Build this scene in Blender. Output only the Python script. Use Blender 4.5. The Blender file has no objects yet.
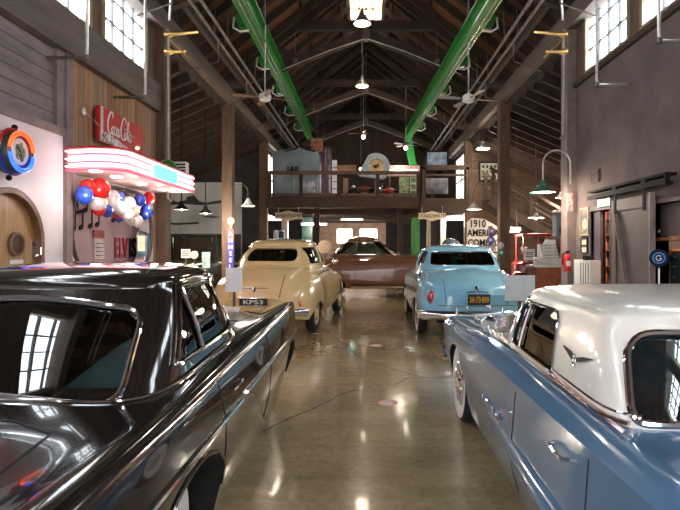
import bpy, bmesh, math, random
from mathutils import Vector, Matrix
from mathutils.bvhtree import BVHTree
random.seed(7)
SC = bpy.context.scene
COL = SC.collection
F, VX, VY, H = 540.0, 366.0, 247.0, 1.55
def WX(px, Y): return (px - VX) / F * Y
def WZ(py, Y): return H - (py - VY) / F * Y
def YX(px, X): return X * F / (px - VX)

# ---------------------------------------------------------------- materials
MATS = {}
def mat(name, col, rough=0.5, metal=0.0, coat=0.0, var=0.08, scale=6.0, emit=None, es=0.0, bump=0.0,
        trans=0.0, alpha=1.0, stretch=(1, 1, 1), spec=0.5, col2=None, bscale=None):
    if name in MATS: return MATS[name]
    m = bpy.data.materials.new(name); m.use_nodes = True
    nt = m.node_tree; N = nt.nodes; L = nt.links
    b = N['Principled BSDF']
    tc = N.new('ShaderNodeTexCoord'); mp = N.new('ShaderNodeMapping'); mp.inputs['Scale'].default_value = stretch
    L.new(tc.outputs['Object'], mp.inputs['Vector'])
    nz = N.new('ShaderNodeTexNoise'); nz.inputs['Scale'].default_value = scale; nz.inputs['Detail'].default_value = 5
    L.new(mp.outputs[0], nz.inputs['Vector'])
    mx = N.new('ShaderNodeMix'); mx.data_type = 'RGBA'
    c2 = col2 if col2 else tuple(min(1, c * (1 + var * 2.5)) for c in col)
    c1 = tuple(max(0, c * (1 - var * 2.5)) for c in col) if not col2 else col
    rp = N.new('ShaderNodeMapRange'); rp.inputs[1].default_value = 0.35; rp.inputs[2].default_value = 0.65
    L.new(nz.outputs['Fac'], rp.inputs[0]); L.new(rp.outputs[0], mx.inputs[0])
    mx.inputs[6].default_value = (*c1, 1); mx.inputs[7].default_value = (*c2, 1)
    L.new(mx.outputs[2], b.inputs['Base Color'])
    b.inputs['Roughness'].default_value = rough; b.inputs['Metallic'].default_value = metal
    b.inputs['Coat Weight'].default_value = coat; b.inputs['Coat Roughness'].default_value = 0.03
    b.inputs['Specular IOR Level'].default_value = spec
    if trans: b.inputs['Transmission Weight'].default_value = trans
    if alpha < 1: b.inputs['Alpha'].default_value = alpha
    if emit:
        b.inputs['Emission Color'].default_value = (*emit, 1); b.inputs['Emission Strength'].default_value = es
    if bump:
        bp = N.new('ShaderNodeBump'); bp.inputs['Strength'].default_value = bump; bp.inputs['Distance'].default_value = 0.02
        n2 = N.new('ShaderNodeTexNoise'); n2.inputs['Scale'].default_value = bscale or scale * 4; n2.inputs['Detail'].default_value = 6
        L.new(mp.outputs[0], n2.inputs['Vector']); L.new(n2.outputs['Fac'], bp.inputs['Height']); L.new(bp.outputs[0], b.inputs['Normal'])
    MATS[name] = m
    return m

def glassmat(name, tint=(0.8, 0.95, 0.95), opac=0.25, rough=0.0):
    """thin pane: see-through tint plus mirror reflection by fresnel"""
    if name in MATS: return MATS[name]
    m = bpy.data.materials.new(name); m.use_nodes = True
    nt = m.node_tree; N = nt.nodes; L = nt.links
    for n in list(N):
        if n.type != 'OUTPUT_MATERIAL': N.remove(n)
    out = [n for n in N if n.type == 'OUTPUT_MATERIAL'][0]
    tr = N.new('ShaderNodeBsdfTransparent'); tr.inputs[0].default_value = (*tint, 1)
    gl = N.new('ShaderNodeBsdfGlossy'); gl.inputs['Roughness'].default_value = rough
    fr = N.new('ShaderNodeFresnel'); fr.inputs[0].default_value = 1.5
    ad = N.new('ShaderNodeMath'); ad.operation = 'ADD'; ad.inputs[1].default_value = opac * 0.4; ad.use_clamp = True
    mx = N.new('ShaderNodeMixShader')
    L.new(fr.outputs[0], ad.inputs[0]); L.new(ad.outputs[0], mx.inputs[0])
    L.new(tr.outputs[0], mx.inputs[1]); L.new(gl.outputs[0], mx.inputs[2]); L.new(mx.outputs[0], out.inputs[0])
    MATS[name] = m
    return m

def boardmat(name, cols, width=0.15, axis='X', gap=0.06, rough=0.7, grain=30.0, gapcol=(0.01, 0.008, 0.006), off=0.0):
    """boards side by side along one object axis, colour differs from board to board"""
    if name in MATS: return MATS[name]
    m = bpy.data.materials.new(name); m.use_nodes = True
    nt = m.node_tree; N = nt.nodes; L = nt.links; b = N['Principled BSDF']
    tc = N.new('ShaderNodeTexCoord'); sp = N.new('ShaderNodeSeparateXYZ'); L.new(tc.outputs['Object'], sp.inputs[0])
    dv = N.new('ShaderNodeMath'); dv.operation = 'DIVIDE'; dv.inputs[1].default_value = width; L.new(sp.outputs[axis], dv.inputs[0])
    fl = N.new('ShaderNodeMath'); fl.operation = 'FLOOR'; L.new(dv.outputs[0], fl.inputs[0])
    fc = N.new('ShaderNodeMath'); fc.operation = 'FRACT'; L.new(dv.outputs[0], fc.inputs[0])
    wn = N.new('ShaderNodeTexWhiteNoise'); wn.noise_dimensions = '1D'; L.new(fl.outputs[0], wn.inputs['W'])
    cr = N.new('ShaderNodeValToRGB'); L.new(wn.outputs['Value'], cr.inputs[0])
    e = cr.color_ramp.elements; e[0].color = (*cols[0], 1); e[1].color = (*cols[-1], 1)
    for i, c in enumerate(cols[1:-1]):
        x = e.new((i + 1) / (len(cols) - 1)); x.color = (*c, 1)
    mp = N.new('ShaderNodeMapping'); L.new(tc.outputs['Object'], mp.inputs[0])
    sc = [1.5, 1.5, 1.5]; sc['XYZ'.index(axis)] = grain
    mp.inputs['Scale'].default_value = sc
    nz = N.new('ShaderNodeTexNoise'); nz.inputs['Scale'].default_value = 1.5; nz.inputs['Detail'].default_value = 5; L.new(mp.outputs[0], nz.inputs[0])
    mr = N.new('ShaderNodeMapRange'); mr.inputs[1].default_value = 0.3; mr.inputs[2].default_value = 0.7
    mr.inputs[3].default_value = 0.72; mr.inputs[4].default_value = 1.25; L.new(nz.outputs['Fac'], mr.inputs[0])
    mu = N.new('ShaderNodeMix'); mu.data_type = 'RGBA'; mu.blend_type = 'MULTIPLY'; mu.inputs[0].default_value = 1
    L.new(cr.outputs[0], mu.inputs[6]); L.new(mr.outputs[0], mu.inputs[7])
    lt = N.new('ShaderNodeMath'); lt.operation = 'LESS_THAN'; lt.inputs[1].default_value = gap; L.new(fc.outputs[0], lt.inputs[0])
    m2 = N.new('ShaderNodeMix'); m2.data_type = 'RGBA'; L.new(lt.outputs[0], m2.inputs[0])
    L.new(mu.outputs[2], m2.inputs[6]); m2.inputs[7].default_value = (*gapcol, 1)
    L.new(m2.outputs[2], b.inputs['Base Color']); b.inputs['Roughness'].default_value = rough
    bp = N.new('ShaderNodeBump'); bp.inputs['Strength'].default_value = 0.6; bp.inputs['Distance'].default_value = 0.01
    inv = N.new('ShaderNodeMath'); inv.operation = 'SUBTRACT'; inv.inputs[0].default_value = 1; L.new(lt.outputs[0], inv.inputs[1])
    L.new(inv.outputs[0], bp.inputs['Height']); L.new(bp.outputs[0], b.inputs['Normal'])
    MATS[name] = m
    return m

# ---------------------------------------------------------------- mesh builder
class MB:
    def __init__(s): s.v = []; s.f = []
    def add(s, vs, fs):
        o = len(s.v); s.v += [Vector(v) for v in vs]; s.f += [tuple(i + o for i in f) for f in fs]; return s
    def box(s, x0, x1, y0, y1, z0, z1):
        vs = [(x, y, z) for x in (x0, x1) for y in (y0, y1) for z in (z0, z1)]
        return s.add(vs, [(0, 1, 3, 2), (4, 6, 7, 5), (0, 4, 5, 1), (2, 3, 7, 6), (0, 2, 6, 4), (1, 5, 7, 3)])
    def bar(s, a, b, w, h, up=(0, 0, 1)):
        """rectangular bar from a to b, w wide and h deep"""
        a = Vector(a); b = Vector(b); d = (b - a).normalized(); u = Vector(up)
        if abs(d.dot(u)) > 0.99: u = Vector((0, 1, 0))
        sx = d.cross(u).normalized(); sz = sx.cross(d).normalized()
        vs = [p + sx * i * w / 2 + sz * j * h / 2 for p in (a, b) for i, j in ((-1, -1), (1, -1), (1, 1), (-1, 1))]
        return s.add(vs, [(0, 3, 2, 1), (4, 5, 6, 7), (0, 1, 5, 4), (1, 2, 6, 5), (2, 3, 7, 6), (3, 0, 4, 7)])
    def tube(s, pts, r, n=8, closed=False, flat=1.0, nrm=None):
        pts = [Vector(p) for p in pts]; m = len(pts)
        if m < 2: return s
        rs = r if isinstance(r, (list, tuple)) else [r] * m
        vs = []; pu = None
        for i, p in enumerate(pts):
            if closed: d = pts[(i + 1) % m] - pts[i - 1]
            else: d = pts[min(i + 1, m - 1)] - pts[max(i - 1, 0)]
            d = d.normalized() if d.length > 1e-9 else Vector((0, 0, 1))
            if nrm is not None:
                u = Vector(nrm[i]) if isinstance(nrm, list) else Vector(nrm)
            else:
                u = pu if pu is not None else (Vector((0, 0, 1)) if abs(d.z) < 0.9 else Vector((1, 0, 0)))
            u = u - d * u.dot(d)
            u = u.normalized() if u.length > 1e-6 else d.orthogonal().normalized()
            pu = u; w = d.cross(u)
            for k in range(n):
                a = 2 * math.pi * k / n
                vs.append(p + (w * math.cos(a) + u * math.sin(a) * flat) * rs[i])
        fs = [(i * n + k, i * n + (k + 1) % n, ((i + 1) % m) * n + (k + 1) % n, ((i + 1) % m) * n + k)
              for i in range(m if closed else m - 1) for k in range(n)]
        if not closed: fs += [tuple(range(n))[::-1], tuple((m - 1) * n + k for k in range(n))]
        return s.add(vs, fs)
    def lathe(s, prof, c=(0, 0, 0), axis=(0, 0, 1), n=24, xdir=None):
        """prof = [(radius, height)...] turned about axis through c"""
        c = Vector(c); a = Vector(axis).normalized(); u = Vector(xdir) if xdir else a.orthogonal(); u.normalize(); w = a.cross(u)
        vs = []; m = len(prof)
        for r, h in prof:
            for k in range(n):
                t = 2 * math.pi * k / n
                vs.append(c + a * h + (u * math.cos(t) + w * math.sin(t)) * max(r, 1e-4))
        fs = [(i * n + k, i * n + (k + 1) % n, (i + 1) * n + (k + 1) % n, (i + 1) * n + k) for i in range(m - 1) for k in range(n)]
        fs += [tuple(range(n))[::-1], tuple((m - 1) * n + k for k in range(n))]
        return s.add(vs, fs)
    def ball(s, c, r, sx=1, sy=1, sz=1, n=16, m=10):
        c = Vector(c); vs = [c + Vector((0, 0, -r * sz))]; fs = []
        for j in range(1, m):
            p = -math.pi / 2 + math.pi * j / m
            for k in range(n):
                t = 2 * math.pi * k / n
                vs.append(c + Vector((r * sx * math.cos(p) * math.cos(t), r * sy * math.cos(p) * math.sin(t), r * sz * math.sin(p))))
        vs.append(c + Vector((0, 0, r * sz))); e = len(vs) - 1
        for k in range(n):
            fs.append((0, 1 + (k + 1) % n, 1 + k)); fs.append((e, e - n + k, e - n + (k + 1) % n))
        for j in range(m - 2):
            for k in range(n):
                a = 1 + j * n + k; b = 1 + j * n + (k + 1) % n
                fs.append((a, b, b + n, a + n))
        return s.add(vs, fs)
    def prism(s, poly, d0, d1, plane='XZ', at=None):
        """closed polygon (2-D) extruded along the remaining axis from d0 to d1"""
        n = len(poly)
        def P(p, d):
            return {'XZ': (p[0], d, p[1]), 'YZ': (d, p[0], p[1]), 'XY': (p[0], p[1], d)}[plane]
        vs = [P(p, d0) for p in poly] + [P(p, d1) for p in poly]
        fs = [tuple(range(n)), tuple(range(2 * n - 1, n - 1, -1))] + [(i, i + n, (i + 1) % n + n, (i + 1) % n) for i in range(n)]
        return s.add(vs, fs)
    def ringplate(s, outer, inner, d0, d1, plane='XZ'):
        """plate with a hole; outer and inner loops have the same point count"""
        n = len(outer)
        def P(p, d):
            return {'XZ': (p[0], d, p[1]), 'YZ': (d, p[0], p[1]), 'XY': (p[0], p[1], d)}[plane]
        vs = [P(p, d0) for p in outer] + [P(p, d0) for p in inner] + [P(p, d1) for p in outer] + [P(p, d1) for p in inner]
        fs = []
        for i in range(n):
            j = (i + 1) % n
            fs += [(i, j, n + j, n + i), (2 * n + i, 3 * n + i, 3 * n + j, 2 * n + j), (i, 2 * n + i, 2 * n + j, j), (n + i, n + j, 3 * n + j, 3 * n + i)]
        return s.add(vs, fs)
    def xf(s, M):
        s.v = [M @ v for v in s.v]; return s
    def mesh(s, name):
        me = bpy.data.meshes.new(name); me.from_pydata([tuple(v) for v in s.v], [], s.f); me.validate()
        bm = bmesh.new(); bm.from_mesh(me); bmesh.ops.recalc_face_normals(bm, faces=bm.faces); bm.to_mesh(me); bm.free()
        return me
    def build(s, name, m, parent=None, smooth=False, bevel=0.0, local=False, label=None, kind=None):
        me = s.mesh(name); o = bpy.data.objects.new(name, me); COL.objects.link(o)
        me.materials.append(m)
        return finish(o, parent, smooth, bevel, local, label, kind)

def wloc(o):
    p = Vector((0, 0, 0))
    while o: p += o.location; o = o.parent
    return p
def finish(o, parent=None, smooth=False, bevel=0.0, local=False, label=None, kind=None, ang=0.7):
    me = o.data
    if bevel:
        bm = bmesh.new(); bm.from_mesh(me)
        es = [e for e in bm.edges if len(e.link_faces) == 2 and e.calc_face_angle(0) > 0.6]
        bmesh.ops.bevel(bm, geom=es, offset=bevel, segments=2, affect='EDGES', profile=0.6, clamp_overlap=True)
        bm.to_mesh(me); bm.free()
    if smooth:
        bm = bmesh.new(); bm.from_mesh(me)
        for f in bm.faces: f.smooth = True
        for e in bm.edges: e.smooth = not (len(e.link_faces) == 2 and e.calc_face_angle(0) > ang)
        bm.to_mesh(me); bm.free()
    if parent:
        if not local:
            w = wloc(parent)
            for v in me.vertices: v.co -= w
        o.parent = parent
    else:
        xs = [v.co for v in me.vertices]
        c = Vector(((min(v.x for v in xs) + max(v.x for v in xs)) / 2, (min(v.y for v in xs) + max(v.y for v in xs)) / 2, min(v.z for v in xs)))
        for v in me.vertices: v.co -= c
        o.location = c
    if label: o['label'] = label
    if kind: o['kind'] = kind
    return o
def tag(o, label, cat, group=None, kind=None):
    o['label'] = label; o['category'] = cat
    if group: o['group'] = group
    if kind: o['kind'] = kind
    return o
def thing(name, label, cat, loc=(0, 0, 0), rz=0.0, group=None):
    o = bpy.data.objects.new(name, None); COL.objects.link(o); o.location = loc; o.rotation_euler = (0, 0, rz)
    o.empty_display_size = 0.1
    return tag(o, label, cat, group)
def struct(name, mb, m, parent=None, smooth=False, bevel=0.0):
    o = mb.build(name, m, parent, smooth, bevel)
    if not parent: o['kind'] = 'structure'
    return o
def copy_tree(o, parent=None):
    c = o.copy(); COL.objects.link(c)
    if parent: c.parent = parent
    for ch in list(o.children): copy_tree(ch, c)
    return c
def put(o, loc, rz=0.0, label=None, scale=None):
    o.location = loc; o.rotation_euler = (0, 0, rz)
    if label: o['label'] = label
    if scale: o.scale = scale
    return o

def text(name, s, size, loc, m, parent, face='-Y', depth=0.004, align='CENTER', bold=0.0, sx=1.0, local=False, rot=0.0, fitw=None):
    """solid lettering facing -Y, +X, -X or +Z"""
    cu = bpy.data.curves.new(name, 'FONT'); cu.body = s; cu.size = size; cu.extrude = depth / 2; cu.align_x = align; cu.align_y = 'CENTER'
    cu.offset = bold; cu.resolution_u = 3
    t = bpy.data.objects.new(name, cu); COL.objects.link(t)
    dg = bpy.context.evaluated_depsgraph_get(); me = bpy.data.meshes.new_from_object(t.evaluated_get(dg))
    bpy.data.objects.remove(t); bpy.data.curves.remove(cu)
    if fitw:
        xs = [v.co.x for v in me.vertices]; sx = fitw / (max(xs) - min(xs))
    R = {'-Y': Matrix.Rotation(math.pi / 2, 4, 'X'),
         '+X': Matrix.Rotation(math.pi / 2, 4, 'Z') @ Matrix.Rotation(math.pi / 2, 4, 'X'),
         '-X': Matrix.Rotation(-math.pi / 2, 4, 'Z') @ Matrix.Rotation(math.pi / 2, 4, 'X'),
         '+Z': Matrix.Identity(4)}[face]
    me.transform(Matrix.Translation(loc) @ R @ Matrix.Rotation(rot, 4, 'Z') @ Matrix.Diagonal((sx, 1, 1, 1)))
    me.materials.clear(); me.materials.append(m); me.name = name
    o = bpy.data.objects.new(name, me); COL.objects.link(o)
    return finish(o, parent, local=local)

def arc(cx, cy, r, a0, a1, n, ry=None):
    ry = ry or r
    return [(cx + r * math.cos(math.radians(a0 + (a1 - a0) * i / n)), cy + ry * math.sin(math.radians(a0 + (a1 - a0) * i / n))) for i in range(n + 1)]
def rpoly(pts, r, n=6):
    """round the corners of a 2-D polygon; r a number or one per corner"""
    out = []; m = len(pts)
    for i, p in enumerate(pts):
        ri = r[i] if isinstance(r, (list, tuple)) else r
        p = Vector(p); a = Vector(pts[i - 1]) - p; b = Vector(pts[(i + 1) % m]) - p
        k = min(ri, a.length * 0.49, b.length * 0.49)
        A = p + a.normalized() * k; B = p + b.normalized() * k
        for j in range(n + 1):
            t = j / n; out.append(tuple(A * (1 - t) ** 2 + p * 2 * t * (1 - t) + B * t * t))
    return out
def dense(pts, step=0.03, closed=False):
    out = []; m = len(pts)
    for i in range(m if closed else m - 1):
        a = Vector(pts[i]); b = Vector(pts[(i + 1) % m]); k = max(1, int((b - a).length / step))
        for j in range(k): out.append(tuple(a.lerp(b, j / k)))
    if not closed: out.append(tuple(pts[-1]))
    return out
def crom(P, n):
    """Catmull-Rom through P, n samples a span"""
    P = [Vector(p) for p in P]; out = []
    for i in range(len(P) - 1):
        p0 = P[i - 1] if i else P[0] * 2 - P[1]; p1 = P[i]; p2 = P[i + 1]; p3 = P[i + 2] if i + 2 < len(P) else P[-1] * 2 - P[-2]
        for j in range(n):
            t = j / n
            out.append(0.5 * ((2 * p1) + (p2 - p0) * t + (2 * p0 - 5 * p1 + 4 * p2 - p3) * t * t + (3 * p1 - p0 - 3 * p2 + p3) * t ** 3))
    out.append(P[-1]); return out
def mono(xs, ys, x):
    """smooth monotone interpolation"""
    n = len(xs)
    if x <= xs[0]: return ys[0]
    if x >= xs[-1]: return ys[-1]
    d = [(ys[i + 1] - ys[i]) / (xs[i + 1] - xs[i]) for i in range(n - 1)]
    def slope(i):
        if i == 0: return d[0]
        if i == n - 1: return d[-1]
        return 0 if d[i - 1] * d[i] <= 0 else 2 * d[i - 1] * d[i] / (d[i - 1] + d[i])
    i = max(k for k in range(n - 1) if xs[k] <= x); h = xs[i + 1] - xs[i]; t = (x - xs[i]) / h
    return (2 * t ** 3 - 3 * t * t + 1) * ys[i] + (t ** 3 - 2 * t * t + t) * h * slope(i) + (-2 * t ** 3 + 3 * t * t) * ys[i + 1] + (t ** 3 - t * t) * h * slope(i + 1)
# ---------------------------------------------------------------- colours of the place
W = 3.7
YE = 9.5; YP = 14.5; YM = 19.55; YT = 24.6; YB = 29.6
M_wood = mat('dark_timber', (0.042, 0.026, 0.018), 0.8, var=0.10, scale=3, bump=0.15, stretch=(1, 1, 1))
M_post = mat('post_timber', (0.125, 0.078, 0.053), 0.7, var=0.10, scale=2.5, bump=0.15, stretch=(3, 3, 0.6))
M_beam = mat('beam_timber', (0.062, 0.040, 0.028), 0.8, var=0.08, scale=2.5, bump=0.12, stretch=(1.5, 0.5, 3))
M_hbeam = mat('hall_beam_timber', (0.145, 0.112, 0.095), 0.75, var=0.08, scale=2.5, bump=0.2, stretch=(3, 0.5, 3))
M_roof = boardmat('roof_boards', [(0.022, 0.014, 0.010), (0.06, 0.033, 0.021), (0.20, 0.088, 0.045), (0.035, 0.022, 0.015)], 0.34, 'Y', 0.05, 0.85, 8)
M_aisle = boardmat('aisle_roof_boards', [(0.032, 0.025, 0.023), (0.052, 0.039, 0.034)], 0.22, 'X', 0.05, 0.9, 8)
M_clap = boardmat('grey_clapboard', [(0.20, 0.165, 0.165), (0.235, 0.195, 0.195), (0.215, 0.18, 0.18)], 0.155, 'Z', 0.09, 0.7, 6, (0.09, 0.075, 0.075))
M_plank = boardmat('facade_planks', [(0.27, 0.12, 0.055), (0.40, 0.21, 0.11), (0.31, 0.19, 0.125), (0.46, 0.26, 0.14), (0.34, 0.155, 0.07)], 0.13, 'Y', 0.05, 0.65, 30)
M_brownb = boardmat('brown_boards', [(0.10, 0.065, 0.045), (0.15, 0.09, 0.06), (0.12, 0.08, 0.06)], 0.2, 'X', 0.06, 0.7, 20)
M_tanb = boardmat('tan_boards', [(0.13, 0.075, 0.043), (0.10, 0.056, 0.032)], 0.3, 'Z', 0.05, 0.6, 20)
M_stucco = mat('mauve_stucco', (0.138, 0.104, 0.101), 0.85, var=0.07, scale=2.2, bump=0.35, bscale=22)
M_white = mat('white_facade', (0.82, 0.79, 0.80), 0.45, var=0.02, scale=2)
M_grey = mat('charcoal_wall', (0.045, 0.043, 0.047), 0.8, var=0.1, scale=2)
M_trim = mat('mauve_trim', (0.24, 0.185, 0.175), 0.6, var=0.06)
M_black = mat('black_iron', (0.012, 0.012, 0.013), 0.75, var=0.1, spec=0.25)
M_rubber = mat('tyre_rubber', (0.016, 0.016, 0.017), 0.75, var=0.15, scale=20)
M_chrome = mat('chrome', (0.82, 0.83, 0.86), 0.07, 1.0, var=0.01)
M_steel = mat('galvanised_pipe', (0.62, 0.60, 0.58), 0.35, 0.8, var=0.08)
M_dsteel = mat('dark_steel_rod', (0.16, 0.13, 0.12), 0.5, 0.5, var=0.1)
M_pane = mat('daylit_pane', (0.9, 0.94, 1.0), 0.3, var=0.02, scale=1.2, emit=(0.86, 0.93, 1.0), es=5)
M_pane2 = mat('far_daylit_pane', (0.9, 0.94, 1.0), 0.3, var=0.02, scale=1.2, emit=(1.0, 0.93, 0.88), es=2.2)
M_mull = mat('window_mullion', (0.10, 0.10, 0.10), 0.5, var=0.1)
M_wframe = mat('window_frame_paint', (0.30, 0.24, 0.17), 0.6, var=0.1)

def floormat():
    m = bpy.data.materials.new('polished_concrete'); m.use_nodes = True
    nt = m.node_tree; N = nt.nodes; L = nt.links; b = N['Principled BSDF']
    tc = N.new('ShaderNodeTexCoord')
    def noise(s, d=6, r=0.6, st=(1, 1, 1)):
        mp = N.new('ShaderNodeMapping'); mp.inputs['Scale'].default_value = st; L.new(tc.outputs['Object'], mp.inputs[0])
        n = N.new('ShaderNodeTexNoise'); n.inputs['Scale'].default_value = s; n.inputs['Detail'].default_value = d; n.inputs['Roughness'].default_value = r
        L.new(mp.outputs[0], n.inputs[0]); return n
    a = noise(0.8); cr = N.new('ShaderNodeValToRGB'); L.new(a.outputs['Fac'], cr.inputs[0])
    e = cr.color_ramp.elements
    e[0].position = 0.32; e[0].color = (0.33, 0.235, 0.125, 1); e[1].position = 0.68; e[1].color = (0.58, 0.44, 0.26, 1)
    x = e.new(0.5); x.color = (0.46, 0.345, 0.195, 1)
    g = noise(18, 8, 0.75); mr = N.new('ShaderNodeMapRange'); mr.inputs[1].default_value = 0.35; mr.inputs[2].default_value = 0.65
    mr.inputs[3].default_value = 0.80; mr.inputs[4].default_value = 1.16; L.new(g.outputs['Fac'], mr.inputs[0])
    s2 = noise(2.6, 4, 0.6, (0.35, 3.0, 1)); mr2 = N.new('ShaderNodeMapRange'); mr2.inputs[1].default_value = 0.35; mr2.inputs[2].default_value = 0.65
    mr2.inputs[3].default_value = 0.88; mr2.inputs[4].default_value = 1.08; L.new(s2.outputs['Fac'], mr2.inputs[0])
    mm = N.new('ShaderNodeMath'); mm.operation = 'MULTIPLY'; L.new(mr.outputs[0], mm.inputs[0]); L.new(mr2.outputs[0], mm.inputs[1])
    mu = N.new('ShaderNodeMix'); mu.data_type = 'RGBA'; mu.blend_type = 'MULTIPLY'; mu.inputs[0].default_value = 1
    L.new(cr.outputs[0], mu.inputs[6]); L.new(mm.outputs[0], mu.inputs[7]); L.new(mu.outputs[2], b.inputs['Base Color'])
    r = noise(5, 6, 0.7); rr = N.new('ShaderNodeMapRange'); rr.inputs[1].default_value = 0.3; rr.inputs[2].default_value = 0.7
    rr.inputs[3].default_value = 0.12; rr.inputs[4].default_value = 0.28; L.new(r.outputs['Fac'], rr.inputs[0]); L.new(rr.outputs[0], b.inputs['Roughness'])
    b.inputs['Specular IOR Level'].default_value = 0.65
    b.inputs['Coat Weight'].default_value = 0.45; b.inputs['Coat Roughness'].default_value = 0.06
    bp = N.new('ShaderNodeBump'); bp.inputs['Strength'].default_value = 0.06; bp.inputs['Distance'].default_value = 0.02
    w = noise(3.5, 3, 0.5); L.new(w.outputs['Fac'], bp.inputs['Height']); L.new(bp.outputs[0], b.inputs['Normal']); L.new(bp.outputs[0], b.inputs['Coat Normal'])
    return m
M_floor = floormat()

# ---------------------------------------------------------------- shell
floor = struct('floor', MB().box(-9.8, 9.8, -7, YB + 0.4, -0.15, 0.0), M_floor)
# old cracks in the slab, traced where they run
M_crack = mat('crack_dirt', (0.06, 0.045, 0.03), 0.8, var=0.2)
def crack(pxs, w=0.017):
    pts = [Vector((WX(x, H * F / (y - VY)), H * F / (y - VY), 0)) for x, y in pxs]
    fine = []
    for i in range(len(pts) - 1):
        for k in range(8):
            p = pts[i].lerp(pts[i + 1], k / 8); fine.append(p + Vector((random.uniform(-1, 1), random.uniform(-1, 1), 0)) * 0.012)
    fine.append(pts[-1]); b = MB(); n = len(fine); vs = []
    for i, p in enumerate(fine):
        d = (fine[min(i + 1, n - 1)] - fine[max(i - 1, 0)]).normalized(); s = Vector((-d.y, d.x, 0)) * w * random.uniform(0.35, 0.7)
        vs += [p + s + Vector((0, 0, 0.0012)), p - s + Vector((0, 0, 0.0012))]
    b.add(vs, [(2 * i, 2 * i + 1, 2 * i + 3, 2 * i + 2) for i in range(n - 1)])
    return b.build('crack', M_crack, floor)
crack([(322, 327), (345, 345), (362, 359), (396, 370), (424, 378), (450, 377)])
crack([(281, 422), (315, 408), (345, 393), (372, 386)])
crack([(392, 386), (408, 378), (424, 378)], 0.012)
crack([(262, 432), (281, 422)])

# side walls of the hall on the near side, with clerestory windows above
def clerestory(side, spans, z0, z1, names):
    sx = side * W
    for (ya, yb), nm in zip(spans, names):
        fr = MB()
        t = 0.07
        x0, x1 = (sx - 0.03, sx + 0.12) if side > 0 else (sx - 0.12, sx + 0.03)
        fr.box(x0, x1, ya, ya + t, z0, z1); fr.box(x0, x1, yb - t, yb, z0, z1)
        fr.box(x0, x1, ya + t, yb - t, z0, z0 + t); fr.box(x0, x1, ya + t, yb - t, z1 - t, z1)
        f = struct(nm, fr, M_wframe)
        xp = sx + side * 0.09
        MB().box(min(xp, xp + side * 0.01), max(xp, xp + side * 0.01), ya + t, yb - t, z0 + t, z1 - t).build('window_pane', M_pane, f)
        mu = MB(); ny, nz = 4, 3
        for i in range(1, ny):
            y = ya + t + (yb - ya - 2 * t) * i / ny; mu.box(sx + side * 0.05 - 0.02, sx + side * 0.05 + 0.02, y - 0.014, y + 0.014, z0 + t, z1 - t)
        for i in range(1, nz):
            z = z0 + t + (z1 - z0 - 2 * t) * i / nz; mu.box(sx + side * 0.05 - 0.018, sx + side * 0.05 + 0.018, ya + t, yb - t, z - 0.014, z + 0.014)
        mu.build('mullion', M_mull, f)
spans = [(7.55, 9.1), (5.55, 7.25), (3.55, 5.25), (1.55, 3.25), (-0.45, 1.25), (-2.45, -0.75), (-4.45, -2.75)]  # rearmost spans are unseen windows added to brighten the hall
ZS, ZT = 4.42, 5.62
clerestory(-1, spans, ZS, ZT, ['window_%d' % i for i in (1, 2, 3, 4, 5, 16, 17)])
clerestory(1, spans, ZS, ZT, ['window_%d' % i for i in (6, 7, 8, 9, 10, 18, 19)])
for side, nm in ((-1, 'left'), (1, 'right')):
    pier = MB()
    ys = [YE, 9.1, 7.55, 7.25, 5.55, 5.25, 3.55, 3.25, 1.55, 1.25, -0.45, -0.75, -2.45, -2.75, -4.45, -7.0]
    for i in range(0, 16, 2):
        a, b = ys[i + 1], ys[i]
        pier.box(side * W - (0.0 if side > 0 else 0.22), side * W + (0.22 if side > 0 else 0.0), a, b, ZS, ZT)
    pier.box(side * W - (0.0 if side > 0 else 0.22), side * W + (0.22 if side > 0 else 0.0), -7.0, YE, ZT, 5.98)
    struct('wall_%s_upper' % nm, pier, M_post)

# left wall: white diner front, grey clapboard, plank front
# outline of the white front has the arched door cut out
XL = -W
yd, rd, zd0 = 5.60, 0.57, 1.60     # arched door: centre, radius, spring height
def wallpiece(b, y0, y1, z0, z1, th=0.2): b.box(XL - th, XL, y0, y1, z0, z1)
Yw = YX(63, XL)                       # end of the white front
Ya = YX(68, XL)
wf = MB()
arch = [(yd + rd, 0)] + [(yd + rd * math.cos(t * math.pi / 24), zd0 + rd * math.sin(t * math.pi / 24)) for t in range(25)] + [(yd - rd, 0)]
poly = [(Yw, 0)] + [(yd + rd, 0)] + arch[1:-1] + [(yd - rd, 0), (-7.0, 0), (-7.0, 2.9), (Yw, 2.9)]
wf.prism(poly, XL - 0.2, XL, 'YZ')
wall_left = struct('wall_left', wf, M_white)
gl = MB(); gl.box(XL - 0.2, XL - 0.02, -7.0, Yw, 2.98, ZS - 0.5)
struct('wall_left_clapboard', gl, M_clap)
tr = MB(); tr.box(XL - 0.2, XL + 0.04, -7.0, Yw, 2.9, 2.99); tr.box(XL - 0.2, XL + 0.05, Yw, Ya + 0.02, 0, ZS - 0.5)
tr.box(XL - 0.2, XL + 0.02, Yw - 0.16, Yw, 2.98, ZS - 0.5)
struct('trim_1', tr, M_trim)
Yend = YE
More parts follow.
